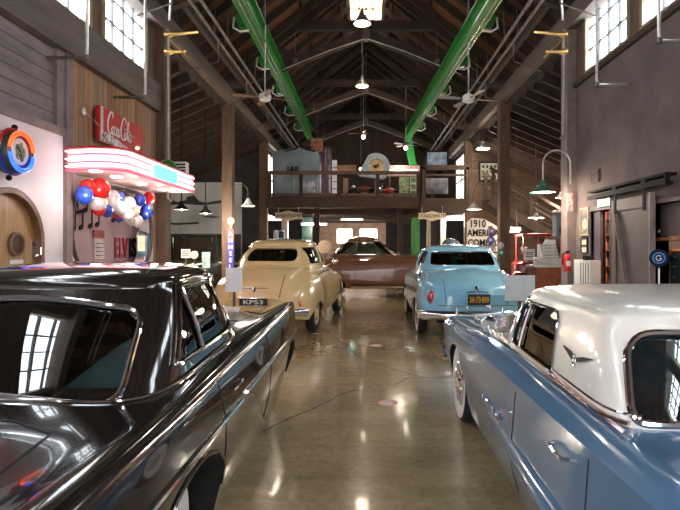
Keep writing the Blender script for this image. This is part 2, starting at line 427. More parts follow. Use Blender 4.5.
# plank front with the round-cornered stage opening
OY0, OY1, OZ0, OZ1 = YX(71, XL), YX(151, XL), 1.20, 2.42
Ymid = (OY0 + OY1) / 2; Zmid = (OZ0 + OZ1) / 2
hole = rpoly([(OY0, OZ0), (OY1, OZ0), (OY1, OZ1), (OY0, OZ1)], 0.62, 8)
def boxproj(p, y0, y1, z0, z1):
    dy, dz = p[0] - Ymid, p[1] - Zmid
    k = min((abs((y1 if dy > 0 else y0) - Ymid) / abs(dy)) if abs(dy) > 1e-6 else 9e9, (abs((z1 if dz > 0 else z0) - Zmid) / abs(dz)) if abs(dz) > 1e-6 else 9e9)
    return (Ymid + dy * k, Zmid + dz * k)
y0, y1, z0, z1 = Ya + 0.02, OY1 + 0.1, 0.0, 2.62
outer = [boxproj(p, y0, y1, z0, z1) for p in hole]
def snap(outer, corners):
    for c in corners:
        i = min(range(len(outer)), key=lambda k: (outer[k][0] - c[0]) ** 2 + (outer[k][1] - c[1]) ** 2); outer[i] = c
snap(outer, [(y0, z0), (y0, z1), (y1, z0), (y1, z1)])
pw = MB().ringplate(outer, hole, XL - 0.2, XL, 'YZ')
struct('wall_left_stage', pw, M_white)
pl = MB(); pl.box(XL - 0.2, XL, Ya + 0.02, YE, 2.62, ZS - 0.45); pl.box(XL - 0.2, XL, OY1 + 0.1, YE, 0, 2.62)
struct('wall_left_planks', pl, M_plank)
bm_ = MB(); bm_.box(XL - 0.25, XL + 0.10, -7.0, YE + 0.05, ZS - 0.50, ZS)
struct('trim_2', bm_, M_hbeam)
# stage recess behind the opening
M_stage = mat('stage_mauve', (0.40, 0.29, 0.31), 0.5, var=0.04, scale=2)
rc = MB(); D = 0.32; AE = 9.44
rc.box(XL - D - 0.05, XL - D, OY0 - 0.3, AE, 0.0, 2.7); rc.box(XL - D, XL - 0.2, OY0 - 0.3, OY0 - 0.25, 0, 2.7)
rc.box(XL - D - .05, XL - 0.2, AE, AE + .04, 0, 2.7); rc.box(XL - D, XL - 0.2, OY0 - 0.25, AE, 2.6, 2.65)
rc.box(XL - D, XL - 0.2, OY0 - 0.25, AE, 0.85, 0.93)
struct('wall_left_alcove', rc, M_stage)
# arched opening lined, dark space behind closed by the door leaf (built later)
# right wall: stucco with doorway and serving hatch
XR = W
HY0, HY1 = YX(705, XR), YX(652, XR)       # hatch
HZ1 = 2.10
DY0, DY1 = YX(611, XR), YX(591.5, XR)     # doorway
DZ = 2.13
rw = MB()
def rb(y0, y1, z0, z1): rw.box(XR, XR + 0.22, y0, y1, z0, z1)
rb(-7, HY0, 0, ZS); rb(HY0, HY1, HZ1, ZS); rb(HY0, HY1, 0, 0.9); rb(HY1, DY0, 0, ZS); rb(DY0, DY1, DZ, ZS); rb(DY1, YE, 0, ZS)
struct('wall_right', rw, M_stucco)
sl = MB(); sl.box(XR - 0.06, XR + 0.2, -7.0, YE, ZS - 0.07, ZS + 0.01)
struct('trim_3', sl, M_beam)
for k, side in enumerate((-1, 1)):
    p = MB().box(side * W - 0.16, side * W + 0.16, YE, YE + 0.3, 0, 5.45); struct('trim_%d' % (4 + k), p, M_post if side < 0 else M_trim)

# rooms behind the wall ends are closed off by the aisle front walls
for side, nm, m in ((-1, 'left_front', M_plank), (1, 'right_front', M_stucco)):
    b = MB(); xs = sorted((side * (W + (0.40 if side < 0 else 0.2)), side * 9.6)); b.box(xs[0], xs[1], YE - 0.2, YE, 0, 5.3); struct('wall_%s' % nm, b, m)
# posts and long beams
posts = []
for side in (-1, 1):
    sd = 'left' if side < 0 else 'right'
    for Y, lab in ((YP, 'brown timber post carrying the %s roof beam, halfway between wall end and balcony' % sd),
                   (YM, 'brown timber post at the %s end of the balcony railing' % sd)):
        o = MB().box(side * W - 0.14, side * W + 0.14, Y - 0.14, Y + 0.14, 0, 5.375).build('timber_post', M_post, bevel=0.01)
        tag(o, lab, 'post', 'timber posts of the hall'); posts.append(o)
    b = MB().box(side * W - 0.17, side * W + 0.17, -7.0, YB, 5.38, 5.72)
    o = b.build('roof_beam', M_hbeam, bevel=0.01); tag(o, 'long heavy timber beam running along the %s side of the hall under the roof' % sd, 'beam')
# nave roof
ZE, ZR = 5.98, 9.2; XE = 4.1
def roofz(x): return ZR - (ZR - ZE) * abs(x) / XE
CY0, CY1, CX = 14.9, 17.5, 0.53      # cupola opening
for side, nm in ((-1, 'ceiling'), (1, 'ceiling_right_slope')):
    b = MB()
    def slab(xa, xb, ya, yb):
        vs = [(side * x, y, roofz(x) + dz) for dz in (0, 0.06) for x in (xa, xb) for y in (ya, yb)]
        b.add(vs, [(0, 1, 3, 2), (4, 6, 7, 5), (0, 4, 5, 1), (2, 3, 7, 6), (0, 2, 6, 4), (1, 5, 7, 3)])
    slab(CX, XE, -7, YB); slab(0, CX, -7, CY0); slab(0, CX, CY1, YB)
    c = struct(nm, b, M_roof)
    for x in (0.75, 1.65, 2.55, 3.35):   # purlins
        z = roofz(x) - 0.055
        MB().bar((side * x, -7, z), (side * x, YB, z), 0.09, 0.11, up=(side * (ZR - ZE), 0, XE)).build('purlin', M_wood, c)
    y = 1.6
    while y < YB - 0.2:               # rafters
        if not (CY0 < y < CY1):
            MB().bar((side * 0.02, y, roofz(0) - 0.18), (side * 3.95, y, roofz(3.95) - 0.18), 0.07, 0.17, up=(side * (ZR - ZE), 0, XE)).build('rafter', M_wood, c)
        else:
            MB().bar((side * CX, y, roofz(CX) - 0.18), (side * 3.95, y, roofz(3.95) - 0.18), 0.07, 0.17, up=(side * (ZR - ZE), 0, XE)).build('rafter', M_wood, c)
        y += 0.9
# cupola over the opening: glazed lantern
cz0, cz1 = roofz(CX), 9.6
cb = MB()
cb.box(-CX - 0.05, CX + 0.05, CY0, CY1, cz1, cz1 + 0.06)
for sx in (-1, 1):
    for y in (CY0, (CY0 + CY1) / 2 - 0.05, CY1 - 0.1): cb.box(sx * CX - 0.05, sx * CX + 0.05, y, y + 0.1, cz0 - 0.1, cz1)
    cb.box(sx * CX - 0.05, sx * CX + 0.05, CY0, CY1, cz0 - 0.1, cz0 + 0.12)
for x in (-0.22, 0.22):
    cb.box(x - 0.035, x + 0.035, CY1 - 0.09, CY1 - 0.02, cz0 + 0.0, cz1)
cb.box(-CX, CX, CY1 - 0.09, CY1 - 0.02, cz0 + 0.42, cz0 + 0.48); cb.box(-CX, CX, CY1 - 0.09, CY1 - 0.02, cz0 - 0.06, cz0 + 0.1)
cup = struct('window_11', cb, M_wframe)
M_lant = mat('lantern_pane', (0.95, 0.92, 0.88), 0.3, var=0.02, emit=(1.0, 0.93, 0.86), es=2.4)
MB().box(-CX, CX, CY1 - 0.02, CY1, cz0, cz1).build('window_pane', M_lant, cup)
MB().box(-CX, CX, CY0, CY0 + 0.02, cz0, cz1).build('window_pane', M_lant, cup)
for sx in (-1, 1): MB().box(sx * CX - 0.01, sx * CX + 0.01, CY0 + 0.1, CY1 - 0.1, cz0 + 0.12, cz1).build('window_pane', M_lant, cup)

# aisle roofs, outer and back walls
def az(x): return 5.34 - 0.42 * (abs(x) - W)
for side, nm in ((-1, 'left_aisle'), (1, 'right_aisle')):
    b = MB(); vs = [(side * x, y, az(x) + dz) for dz in (0, 0.06) for x in (W, 9.8) for y in (YE, YB)]
    b.add(vs, [(0, 1, 3, 2), (4, 6, 7, 5), (0, 4, 5, 1), (2, 3, 7, 6), (0, 2, 6, 4), (1, 5, 7, 3)])
    c = struct('ceiling_%s' % nm, b, M_aisle)
    y = YE + 0.25
    while y < 20.2:
        MB().bar((side * (W + 0.1), y, az(W + 0.1) - 0.1), (side * 9.6, y, az(9.6) - 0.1), 0.07, 0.18, up=(0.39 * side, 0, 1)).build('rafter', M_wood, c)
        y += 0.62
    b = MB().box(min(side * 9.6, side * 9.75), max(side * 9.6, side * 9.75), YE, YB, 0, 3.0); struct('wall_%s' % nm, b, M_grey if side < 0 else M_brownb)
struct('wall_left_back', MB().box(-9.6, -W - 0.18, YM + 0.35, YM + 0.5, 0, 5.3), M_grey)
struct('wall_right_back', MB().box(W + 0.18, 9.6, 20.4, 20.55, 0, 5.3), M_tanb)
# hall walls at balcony level with windows
for side, nm in ((-1, 'left'), (1, 'right')):
    b = MB(); xs = sorted((side * 3.82, side * 3.92))
    b.box(xs[0], xs[1], YM + 0.3, YB, 3.0, 3.3); b.box(xs[0], xs[1], YM + 0.3, YB, 5.2, 5.98); b.box(xs[0], xs[1], 23.0, YB, 3.3, 5.2); b.box(xs[0], xs[1], YM + 0.3, YM + 0.5, 3.3, 5.2)
    struct('wall_%s_balcony' % nm, b, M_tanb)
    f = MB(); f.box(xs[0] - 0.01, xs[1] + 0.01, 21.7, 21.78, 3.3, 5.2); f.box(xs[0] - 0.01, xs[1] + 0.01, YM + 0.5, 23.0, 4.2, 4.26)
    w = struct('window_%d' % (12 if side < 0 else 13), f, M_wframe)
    MB().box(side * 3.87 - 0.01, side * 3.87 + 0.01, YM + 0.5, 23.0, 3.3, 5.2).build('window_pane', M_pane2, w)
bw = MB(); bw.box(-4.2, 4.2, YB, YB + 0.15, 3.0, 9.3); struct('wall_back', bw, M_brownb)
bw2 = MB(); bw2.box(-9.6, 9.6, YB, YB + 0.15, 0, 3.0); struct('wall_back_lower', bw2, M_grey)
# unseen gable wall added to cut glare, its opening sized for fill daylight
g = MB(); g.box(-4.1, 4.1, -7.1, -7.0, 4.3, 9.3); g.box(-4.1, -3.4, -7.1, -7.0, 0, 4.3); g.box(3.4, 4.1, -7.1, -7.0, 0, 4.3)
struct('wall_front', g, M_clap)
# balcony slab and fascia
ZM = 3.18
sb = MB(); sb.box(-W + 0.2, W - 0.2, YM - 0.2, YB, ZM - 0.22, ZM); sb.box(-3.8, 3.8, YM + 0.3, YB, ZM - 0.2, ZM - 0.01)
struct('floor_balcony', sb, M_beam)
# joists under the balcony
j = MB()
for i in range(14):
    y = YM + 0.3 + i * 0.7; j.box(-3.7, 3.7, y, y + 0.08, ZM - 0.42, ZM - 0.22)
struct('trim_6', j, M_wood)

# ---------------------------------------------------------------- camera, world, view
cam = bpy.data.cameras.new('camera'); co = bpy.data.objects.new('camera', cam); COL.objects.link(co)
co.location = (0, 0, H); co.rotation_euler = (math.pi / 2, 0, 0)
cam.sensor_width = 36; cam.lens = F / 680 * 36; cam.shift_x = -(VX - 340) / 680; cam.shift_y = -(255 - VY) / 680
cam.clip_start = 0.05; cam.clip_end = 200
SC.camera = co
wd = bpy.data.worlds.new('sky'); SC.world = wd; wd.use_nodes = True
wn = wd.node_tree.nodes; wl = wd.node_tree.links; bg = wn['Background']
tc = wn.new('ShaderNodeTexCoord'); spx = wn.new('ShaderNodeSeparateXYZ'); wl.new(tc.outputs['Generated'], spx.inputs[0])
cr = wn.new('ShaderNodeValToRGB'); wl.new(spx.outputs['Z'], cr.inputs[0])
cr.color_ramp.elements[0].position = 0.0; cr.color_ramp.elements[0].color = (0.30, 0.27, 0.23, 1)
cr.color_ramp.elements[1].position = 0.5; cr.color_ramp.elements[1].color = (0.80, 0.90, 1.0, 1)
e = cr.color_ramp.elements.new(0.10); e.color = (0.42, 0.40, 0.37, 1)
e = cr.color_ramp.elements.new(0.16); e.color = (0.95, 0.97, 1.0, 1)
wl.new(cr.outputs[0], bg.inputs[0]); bg.inputs[1].default_value = 5.0
SC.view_settings.view_transform = 'Standard'; SC.view_settings.look = 'None'; SC.view_settings.gamma = 1.0
SC.view_settings.use_curve_mapping = False; SC.view_settings.exposure = 1.22
# ---------------------------------------------------------------- motor cars: tools
def obj_of(me, mats=()):
    o = bpy.data.objects.new('tmp', me); COL.objects.link(o)
    for m in mats: me.materials.append(m)
    return o
def evaluated(o):
    dg = bpy.context.evaluated_depsgraph_get()
    me = bpy.data.meshes.new_from_object(o.evaluated_get(dg)); return me
def boolean(me, mats, cutters, op='DIFFERENCE'):
    """cutters: list of (MB, material)"""
    o = obj_of(me, mats); tmp = []
    for mb, m in cutters:
        c = obj_of(mb.mesh('cut'), [m]); tmp.append(c)
        md = o.modifiers.new('b', 'BOOLEAN'); md.operation = op; md.object = c; md.solver = 'EXACT'; md.material_mode = 'TRANSFER'
    out = evaluated(o)
    for c in tmp: bpy.data.objects.remove(c)
    bpy.data.objects.remove(o)
    return out
def link(me, name, parent, smooth=True, ang=0.6, label=None):
    me.name = name; o = bpy.data.objects.new(name, me); COL.objects.link(o)
    return finish(o, parent, smooth, local=True, label=label, ang=ang)

def section(S, creases, n=5):
    """smooth half section broken at crease indices"""
    cut = [0] + [c for c in creases] + [len(S) - 1]; out = []
    for a, b in zip(cut[:-1], cut[1:]):
        run = [Vector((p[0], p[1])) for p in S[a:b + 1]]
        seg = crom(run, n) if len(run) > 2 else [run[0].lerp(run[1], k / 3) for k in range(4)]
        out += seg[:-1]
    out.append(Vector(S[-1])); return out

def body_mesh(B):
    ys = B['ys']; L = ys[-1]; N = B.get('n', 70)
    samp = sorted(set([round(L * 0.5 * (1 - math.cos(math.pi * i / N)), 4) for i in range(N + 1)]))
    vs = []; fs = []; m = None
    for y in samp:
        g = lambda k: mono(ys, B[k], y) if isinstance(B[k], list) else B[k]
        zs, w0 = g('zs'), g('w0')
        S = [(0, zs), (w0 * 0.5, zs), (w0, zs), (g('wl'), g('zl')), (g('w1'), g('z1')), (g('w2'), g('z2')), (g('w3'), g('z3')), (g('w4'), g('z4')),
             (g('w4') * 0.5, g('z4') * 0.3 + g('z5') * 0.7), (0, g('z5'))]
        half = section(S, B.get('creases', [2, 4]))
        full = half + [Vector((-p.x, p.y)) for p in half[-2:0:-1]]
        m = len(full); wmax = max(p.x for p in half)
        for p in full:
            q = abs(p.x) / 1.0
            yy = y + B.get('bowr', 0.12) * q ** 2.4 * max(0, 1 - y / 0.9) ** 1.5 - B.get('bowf', 0.12) * q ** 2.4 * max(0, 1 - (L - y) / 0.9) ** 1.5
            zz = p.y
            yy += B.get('leanr', 0.0) * max(0, (zz - 0.45)) * max(0, 1 - y / 0.9) - B.get('leanf', 0.0) * max(0, zz - 0.6) * max(0, 1 - (L - y) / 0.9)
            vs.append((p.x, yy, zz))
    K = len(samp)
    fs = [(i * m + k, i * m + (k + 1) % m, (i + 1) * m + (k + 1) % m, (i + 1) * m + k) for i in range(K - 1) for k in range(m)]
    fs += [tuple(range(m))[::-1], tuple((K - 1) * m + k for k in range(m))]
    b = MB(); b.add(vs, fs); return b

def green_mesh(G, off=0.0, open_bottom=True):
    """cabin shell: wall from belt to roof edge, then the roof crown"""
    NR = 120; rows = []
    def outline(yr, yf, w, nr, nf):
        yc = (yr + yf) / 2; h = (yf - yr) / 2; pts = []
        for q in range(4):
            n = nf if q < 2 else nr; M = 200; fine = []
            for i in range(M + 1):
                t = math.pi / 2 * (q + i / M); c, s = math.cos(t), math.sin(t)
                fine.append((w * math.copysign(abs(c) ** (2 / n), c), yc + h * math.copysign(abs(s) ** (2 / n), s)))
            acc = [0]
            for a, b in zip(fine[:-1], fine[1:]): acc.append(acc[-1] + math.hypot(b[0] - a[0], b[1] - a[1]))
            j = 0; Q = NR // 4
            for k in range(Q):
                d = acc[-1] * k / Q
                while acc[j + 1] < d: j += 1
                u = (d - acc[j]) / max(1e-9, acc[j + 1] - acc[j]); pts.append((fine[j][0] * (1 - u) + fine[j + 1][0] * u, fine[j][1] * (1 - u) + fine[j + 1][1] * u))
        return pts
    Bo = outline(G['yr0'], G['yf0'], G['wb'], G['nr0'], G['nf0']); Ro = outline(G['yr1'], G['yf1'], G['wt'], G['nr1'], G['nf1'])
    zb = lambda y: mono(G['by'], G['bz'], y)
    ym = (G['yr1'] + G['yf1']) / 2; ym = G.get('ycrown', ym)
    ze = lambda y: mono(G['ry'], G['rz'], y)
    vs = []; rr = 0
    for v in [-0.3, -0.1, 0.0, 0.12, 0.25, 0.4, 0.55, 0.7, 0.82, 0.91, 1.0]:
        for (bx, by), (rx, ry) in zip(Bo, Ro):
            z0, z1 = zb(by), ze(ry); b = G.get('bulge', 0.02) * math.sin(math.pi * max(0, v))
            x, y = bx + (rx - bx) * v, by + (ry - by) * v; L = math.hypot(x / G['wb'], (y - ym) / 1.2) or 1
            vs.append((x + off * -math.copysign(1, x) * min(1, abs(x) / 0.3) + b * x, y + (b * 1.0 + (-off)) * max(-1, min(1, (y - ym) * 1.2)), z0 + (z1 - z0) * v))
        rr += 1
    m_ = G.get('m', 2.6)
    for i in range(1, 15):
        th = math.pi / 2 * i / 14; g = math.cos(th) ** (2 / m_); h = math.sin(th) ** (2 / m_)
        if i == 14: g = 0.0
        for rx, ry in Ro:
            y = ym + (ry - ym) * g; zc = ze(ry)
            vs.append(((rx - off * math.copysign(min(1, abs(rx) / 0.3), rx)) * g, y, zc * (1 - h) + (G['ztop'] - off) * h))
        rr += 1
    fs = [(i * NR + k, i * NR + (k + 1) % NR, (i + 1) * NR + (k + 1) % NR, (i + 1) * NR + k) for i in range(rr - 1) for k in range(NR)]
    b = MB(); b.add(vs, fs); return b

def green(G, car, paint, glass, trimm, wins):
    """wins: (plane, polygon, side range, names) cut out of the shell and glazed"""
    me = green_mesh(G).mesh('g')
    bm = bmesh.new(); bm.from_mesh(me); bmesh.ops.remove_doubles(bm, verts=bm.verts, dist=0.0005); bmesh.ops.recalc_face_normals(bm, faces=bm.faces)
    if sum(f.normal.z for f in bm.faces) < 0: bmesh.ops.reverse_faces(bm, faces=bm.faces)
    bm.to_mesh(me); bm.free()
    bvh = bvh_of(me)
    def solid(mesh, off, th):
        o = obj_of(mesh); md = o.modifiers.new('s', 'SOLIDIFY'); md.thickness = th; md.offset = off; out = evaluated(o); bpy.data.objects.remove(o); return out
    cuts = []
    for w in wins:
        cuts.append((MB().prism(w['poly'], w['d'][0], w['d'][1], w['plane']), G.get('jamb', trimm)))
    best = None
    for th in (G.get('th', 0.02), 0.016, 0.024, 0.012, 0.03, 0.018, 0.035):
        out = boolean(solid(me.copy(), -1, th), [paint], cuts)
        bm = bmesh.new(); bm.from_mesh(out); left = set(bm.verts); isl = 0
        while left:
            isl += 1; st = [left.pop()]
            while st:
                for e in st.pop().link_edges:
                    for q in e.verts:
                        if q in left: left.discard(q); st.append(q)
        bm.free(); zt = max(v.co.z for v in out.vertices)
        score = (isl if zt > G['ztop'] - 0.01 else 99)
        if best is None or score < best[0]: best = (score, out)
        if score == 1: break
    out = best[1]; print('cabin shell islands', best[0])
    link(out, G.get('shellname', 'roof'), car)
    # panes
    for w in wins:
        gm = me.copy()
        bm = bmesh.new(); bm.from_mesh(gm)
        for v in bm.verts: v.co -= v.normal * 0.010
        bm.to_mesh(gm); bm.free()
        gs = solid(gm, -1, 0.004)
        sides = [w['d']] if w['plane'] == 'XZ' else [(0.15, 1.4), (-1.4, -0.15)]
        for d in sides:
            gl_ = MATS['tinted_glass'] if w['name'] == 'rear_window' else glass
            pm = boolean(gs.copy(), [gl_], [(MB().prism(w['poly'], d[0], d[1], w['plane']), gl_)], 'INTERSECT')
            p = link(pm, w['name'], car)
            # bright frame round the opening
            pts = dense(w['poly'], 0.02, True); ring = []
            for q in pts:
                if w['plane'] == 'XZ': org = Vector((q[0], -3 if w['rear'] else 8, q[1])); dr = Vector((0, 1 if w['rear'] else -1, 0))
                else: s = 1 if d[0] > 0 else -1; org = Vector((s * 3, q[0], q[1])); dr = Vector((-s, 0, 0))
                hit = bvh.ray_cast(org, dr)
                if hit[0] is not None: ring.append(hit[0] + hit[1] * 0.004 * (1 if hit[1].dot(dr) < 0 else -1))
            if len(ring) > 8:
                MB().tube(ring, w.get('tr', 0.011), 8, closed=True).build(w.get('trim', 'window_trim'), trimm, p, smooth=True, local=True)
    return bvh
def bvh_of(me):
    bm = bmesh.new(); bm.from_mesh(me); t = BVHTree.FromBMesh(bm); bm.free(); return t
def side_pts(bvh, pts, s, lift=0.003, step=0.03):
    out = []
    for y, z in dense(pts, step):
        h = bvh.ray_cast(Vector((s * 3, y, z)), Vector((-s, 0, 0)))
        if h[0] is not None: out.append(h[0] + Vector((s * lift, 0, 0)))
    return out
def top_pts(bvh, pts, lift=0.002, step=0.03):
    out = []
    for x, y in dense(pts, step):
        h = bvh.ray_cast(Vector((x, y, 3)), Vector((0, 0, -1)))
        if h[0] is not None: out.append(h[0] + Vector((0, 0, lift)))
    return out
def end_pts(bvh, pts, rear=True, lift=0.003, step=0.03):
    out = []; s = -1 if rear else 1
    for x, z in dense(pts, step):
        h = bvh.ray_cast(Vector((x, s * 9, z)), Vector((0, -s, 0)))
        if h[0] is not None: out.append(h[0] + Vector((0, s * lift, 0)))
    return out
def line(pts, r, name, m, parent, n=6, label=None, flat=1.0):
    if len(pts) < 2: return None
    return MB().tube(pts, r, n, flat=flat).build(name, m, parent, smooth=True, local=True, label=label)

M_seam = mat('panel_gap', (0.012, 0.012, 0.014), 0.6, var=0.05)
M_well = mat('wheel_well', (0.012, 0.012, 0.012), 0.9, var=0.1)
M_ww = mat('whitewall', (0.85, 0.80, 0.76), 0.5, var=0.02)
M_red = mat('tail_lens', (0.55, 0.02, 0.03), 0.15, coat=1, var=0.05)
def wheel(car, x, y, r, s, ww=True, width=0.17, hub=None, name='wheel'):
    """s = side the wheel faces; tyre with whitewall and full cover, turned about x"""
    c = Vector((x, y, r)); ax = Vector((s, 0, 0)); h = width / 2
    t = MB().lathe([(r * 0.60, -h * 0.9), (r * 0.86, -h), (r * 0.97, -h * 0.75), (r, -h * 0.35), (r, h * 0.35), (r * 0.97, h * 0.75), (r * 0.90, h * 0.97), (r * 0.80, h), (r * 0.62, h * 0.86), (r * 0.58, h * 0.5), (0.02, h * 0.45)], c, ax, 40)
    w = t.build(name, M_rubber, car, smooth=True, local=True)
    if ww:
        MB().lathe([(r * 0.615, h * 0.88), (r * 0.64, h * 0.92), (r * 0.80, h * 1.045), (r * 0.885, h * 1.01), (r * 0.885, h * 0.9), (r * 0.62, h * 0.6)], c, ax, 40).build('whitewall', M_ww, w, smooth=True, local=True)
    hb = MB().lathe([(r * 0.60, h * 0.5), (r * 0.60, h * 0.86), (r * 0.54, h * 0.98), (r * 0.46, h * 0.82), (r * 0.30, h * 0.9), (r * 0.24, h * 1.15), (r * 0.12, h * 1.25), (0.0, h * 1.28)], c, ax, 40)
    hub_ = hb.build('hubcap', hub or M_chrome, w, smooth=True, local=True)
    fins = MB()
    for k in range(24):
        a = 2 * math.pi * k / 24; d = Vector((0, math.cos(a), math.sin(a)))
        fins.bar(c + d * r * 0.28 + ax * h * 0.92, c + d * r * 0.53 + ax * h * 1.0, 0.008, 0.012, up=(s, 0, 0))
    fins.build('hub_fins', M_chrome, w, local=True)
    return w
def arch_cut(y, rx, z0, ry, r, w=1.2, deep=0.34, wid=0.98):
    """pair of wheel housings: half-ellipse lip opening"""
    out = []
    poly = [(y + rx, -0.3), (y + rx, z0)] + [(y + rx * math.cos(math.pi * k / 16), z0 + ry * math.sin(math.pi * k / 16)) for k in range(1, 16)] + [(y - rx, z0), (y - rx, -0.3)]
    for s in (-1, 1):
        b = MB().prism(poly, s * (wid - deep), s * w, 'YZ'); out.append((b, M_well))
    return out
def seat(car, y, w, zc, m, zb, name='seat', x=0.0, depth=0.5):
    b = MB().box(x - w, x + w, y - depth / 2, y + depth / 2, zc - 0.16, zc); s = b.build(name, m, car, smooth=True, bevel=0.05, local=True)
    MB().add([(x + i * w, y - depth / 2 - dy, z) for i in (-1, 1) for dy, z in ((-0.10, zc), (0.03, zc), (0.16, zb), (0.06, zb))],
             [(0, 1, 2, 3), (4, 7, 6, 5), (0, 4, 5, 1), (1, 5, 6, 2), (2, 6, 7, 3), (3, 7, 4, 0)]).build('backrest', m, s, smooth=True, bevel=0.04, local=True)
    return s
def steering(car, x, y, z, r, m):
    c = Vector((x, y, z)); n = Vector((0, -0.85, 0.5)).normalized(); u = Vector((1, 0, 0)); w = n.cross(u)
    ring = [c + (u * math.cos(a) + w * math.sin(a)) * r for a in [2 * math.pi * k / 32 for k in range(32)]]
    o = MB().tube(ring, 0.012, 8, closed=True).build('steering_wheel', m, car, smooth=True, local=True)
    sp = MB().lathe([(0.03, -0.3), (0.025, -0.03), (0.05, -0.02), (0.05, 0.01), (0.02, 0.025)], c, n, 16)
    for a in (200, 340, 90):
        d = u * math.cos(math.radians(a)) + w * math.sin(math.radians(a)); sp.tube([c, c + d * r], 0.008, 6)
    sp.build('wheel_spokes', M_chrome, o, smooth=True, local=True)
# ---------------------------------------------------------------- the black hardtop, near left
M_bpaint = mat('black_lacquer', (0.016, 0.012, 0.011), 0.12, coat=1.0, var=0.03, spec=0.6)
M_dkglass = glassmat('tinted_glass', (0.60, 0.68, 0.68), 0.22)
M_blglass = glassmat('blue_green_glass', (0.82, 0.96, 0.97), 0.06)
M_bluevinyl = mat('pale_blue_vinyl', (0.58, 0.84, 0.92), 0.45, var=0.06)
M_charc = mat('charcoal_cloth', (0.05, 0.045, 0.05), 0.8, var=0.1)
M_mauvev = mat('mauve_shelf_cloth', (0.30, 0.20, 0.20), 0.8, var=0.1)
OX, OYr = -1.68, 0.55
car = thing('black_hardtop', 'black 1950s two-door hardtop with chrome-framed rear window, parked nearest on the left', 'car', (OX, OYr, 0))
B = dict(ys=[0, 0.12, 0.5, 1.2, 1.9, 2.6, 3.4, 4.2, 4.9, 5.2, 5.3],
    zs=[.34, .28, .22, .20, .20, .20, .20, .20, .22, .30, .38],
    w0=[.78, .86, .89, .90, .90, .90, .90, .90, .88, .84, .80],
    wl=[.82, .92, .955, .965, .965, .965, .965, .965, .95, .91, .86], zl=.47,
    w1=[.84, .945, .975, .98, .98, .98, .98, .98, .97, .94, .90], z1=.69,
    w2=[.80, .90, .935, .94, .935, .93, .93, .94, .945, .93, .89], z2=[.76, .82, .85, .865, .87, .88, .89, .92, .945, .94, .90],
    w3=[.66, .78, .84, .86, .86, .86, .86, .87, .87, .86, .82], z3=[.79, .86, .895, .905, .915, .93, .945, .975, .995, .985, .93],
    w4=[.45, .60, .68, .72, .74, .76, .72, .68, .64, .60, .50], z4=[.78, .84, .885, .90, .915, .945, .96, .955, .935, .90, .84],
    z5=[.78, .83, .88, .925, .95, .97, .99, .985, .955, .90, .84], creases=[2, 4], bowr=.16, bowf=.14, n=80)
bme = body_mesh(B).mesh('b')
G = dict(rearglass=1, yr0=1.62, yf0=3.50, wb=.80, nr0=6, nf0=3.6, yr1=2.16, yf1=3.20, wt=.665, nr1=6.5, nf1=5,
    by=[1.6, 2.1, 3.2, 3.6], bz=[.905, .925, .975, .985], ry=[1.9, 2.3, 2.8, 3.3], rz=[1.325, 1.345, 1.36, 1.355], ztop=1.462, m=2.5, bulge=0.02, ycrown=2.75)
M_int = M_charc
foot = [(x * .955, y) for x, y in [(0.80 * math.copysign(abs(math.cos(t)) ** (2 / 5), math.cos(t)), 2.56 + 0.91 * math.copysign(abs(math.sin(t)) ** (2 / 5), math.sin(t))) for t in [2 * math.pi * k / 48 for k in range(48)]]]
cuts = [(MB().prism(foot, 0.32, 1.4, 'XY'), M_bluevinyl)] + arch_cut(1.70, .51, .33, .30, .36) + arch_cut(4.62, .42, .33, .33, .36)
me = boolean(bme, [M_bpaint], cuts)
bvh = bvh_of(me)
link(me, 'body', car, ang=0.45)
rearpoly = rpoly([(-.665, .90), (0, .955), (.665, .90), (.60, 1.245), (0, 1.315), (-.60, 1.245)], [.08, .3, .08, .09, .3, .09])
sidepoly = rpoly([(2.02, .985), (2.36, 1.325), (3.27, 1.335), (3.19, 1.02)], [.03, .06, .03, .03])
windpoly = rpoly([(-.66, 1.02), (.66, 1.02), (.60, 1.335), (-.60, 1.335)], .06)
gb = green(G, car, M_bpaint, M_blglass, M_chrome, [
    dict(plane='XZ', poly=rearpoly, d=(0.9, 2.5), name='rear_window', rear=True, tr=.014),
    dict(plane='YZ', poly=sidepoly, d=(-1.4, 1.4), name='side_window', tr=.011),
    dict(plane='XZ', poly=windpoly, d=(2.9, 4.2), name='windscreen', rear=False, tr=.012)])
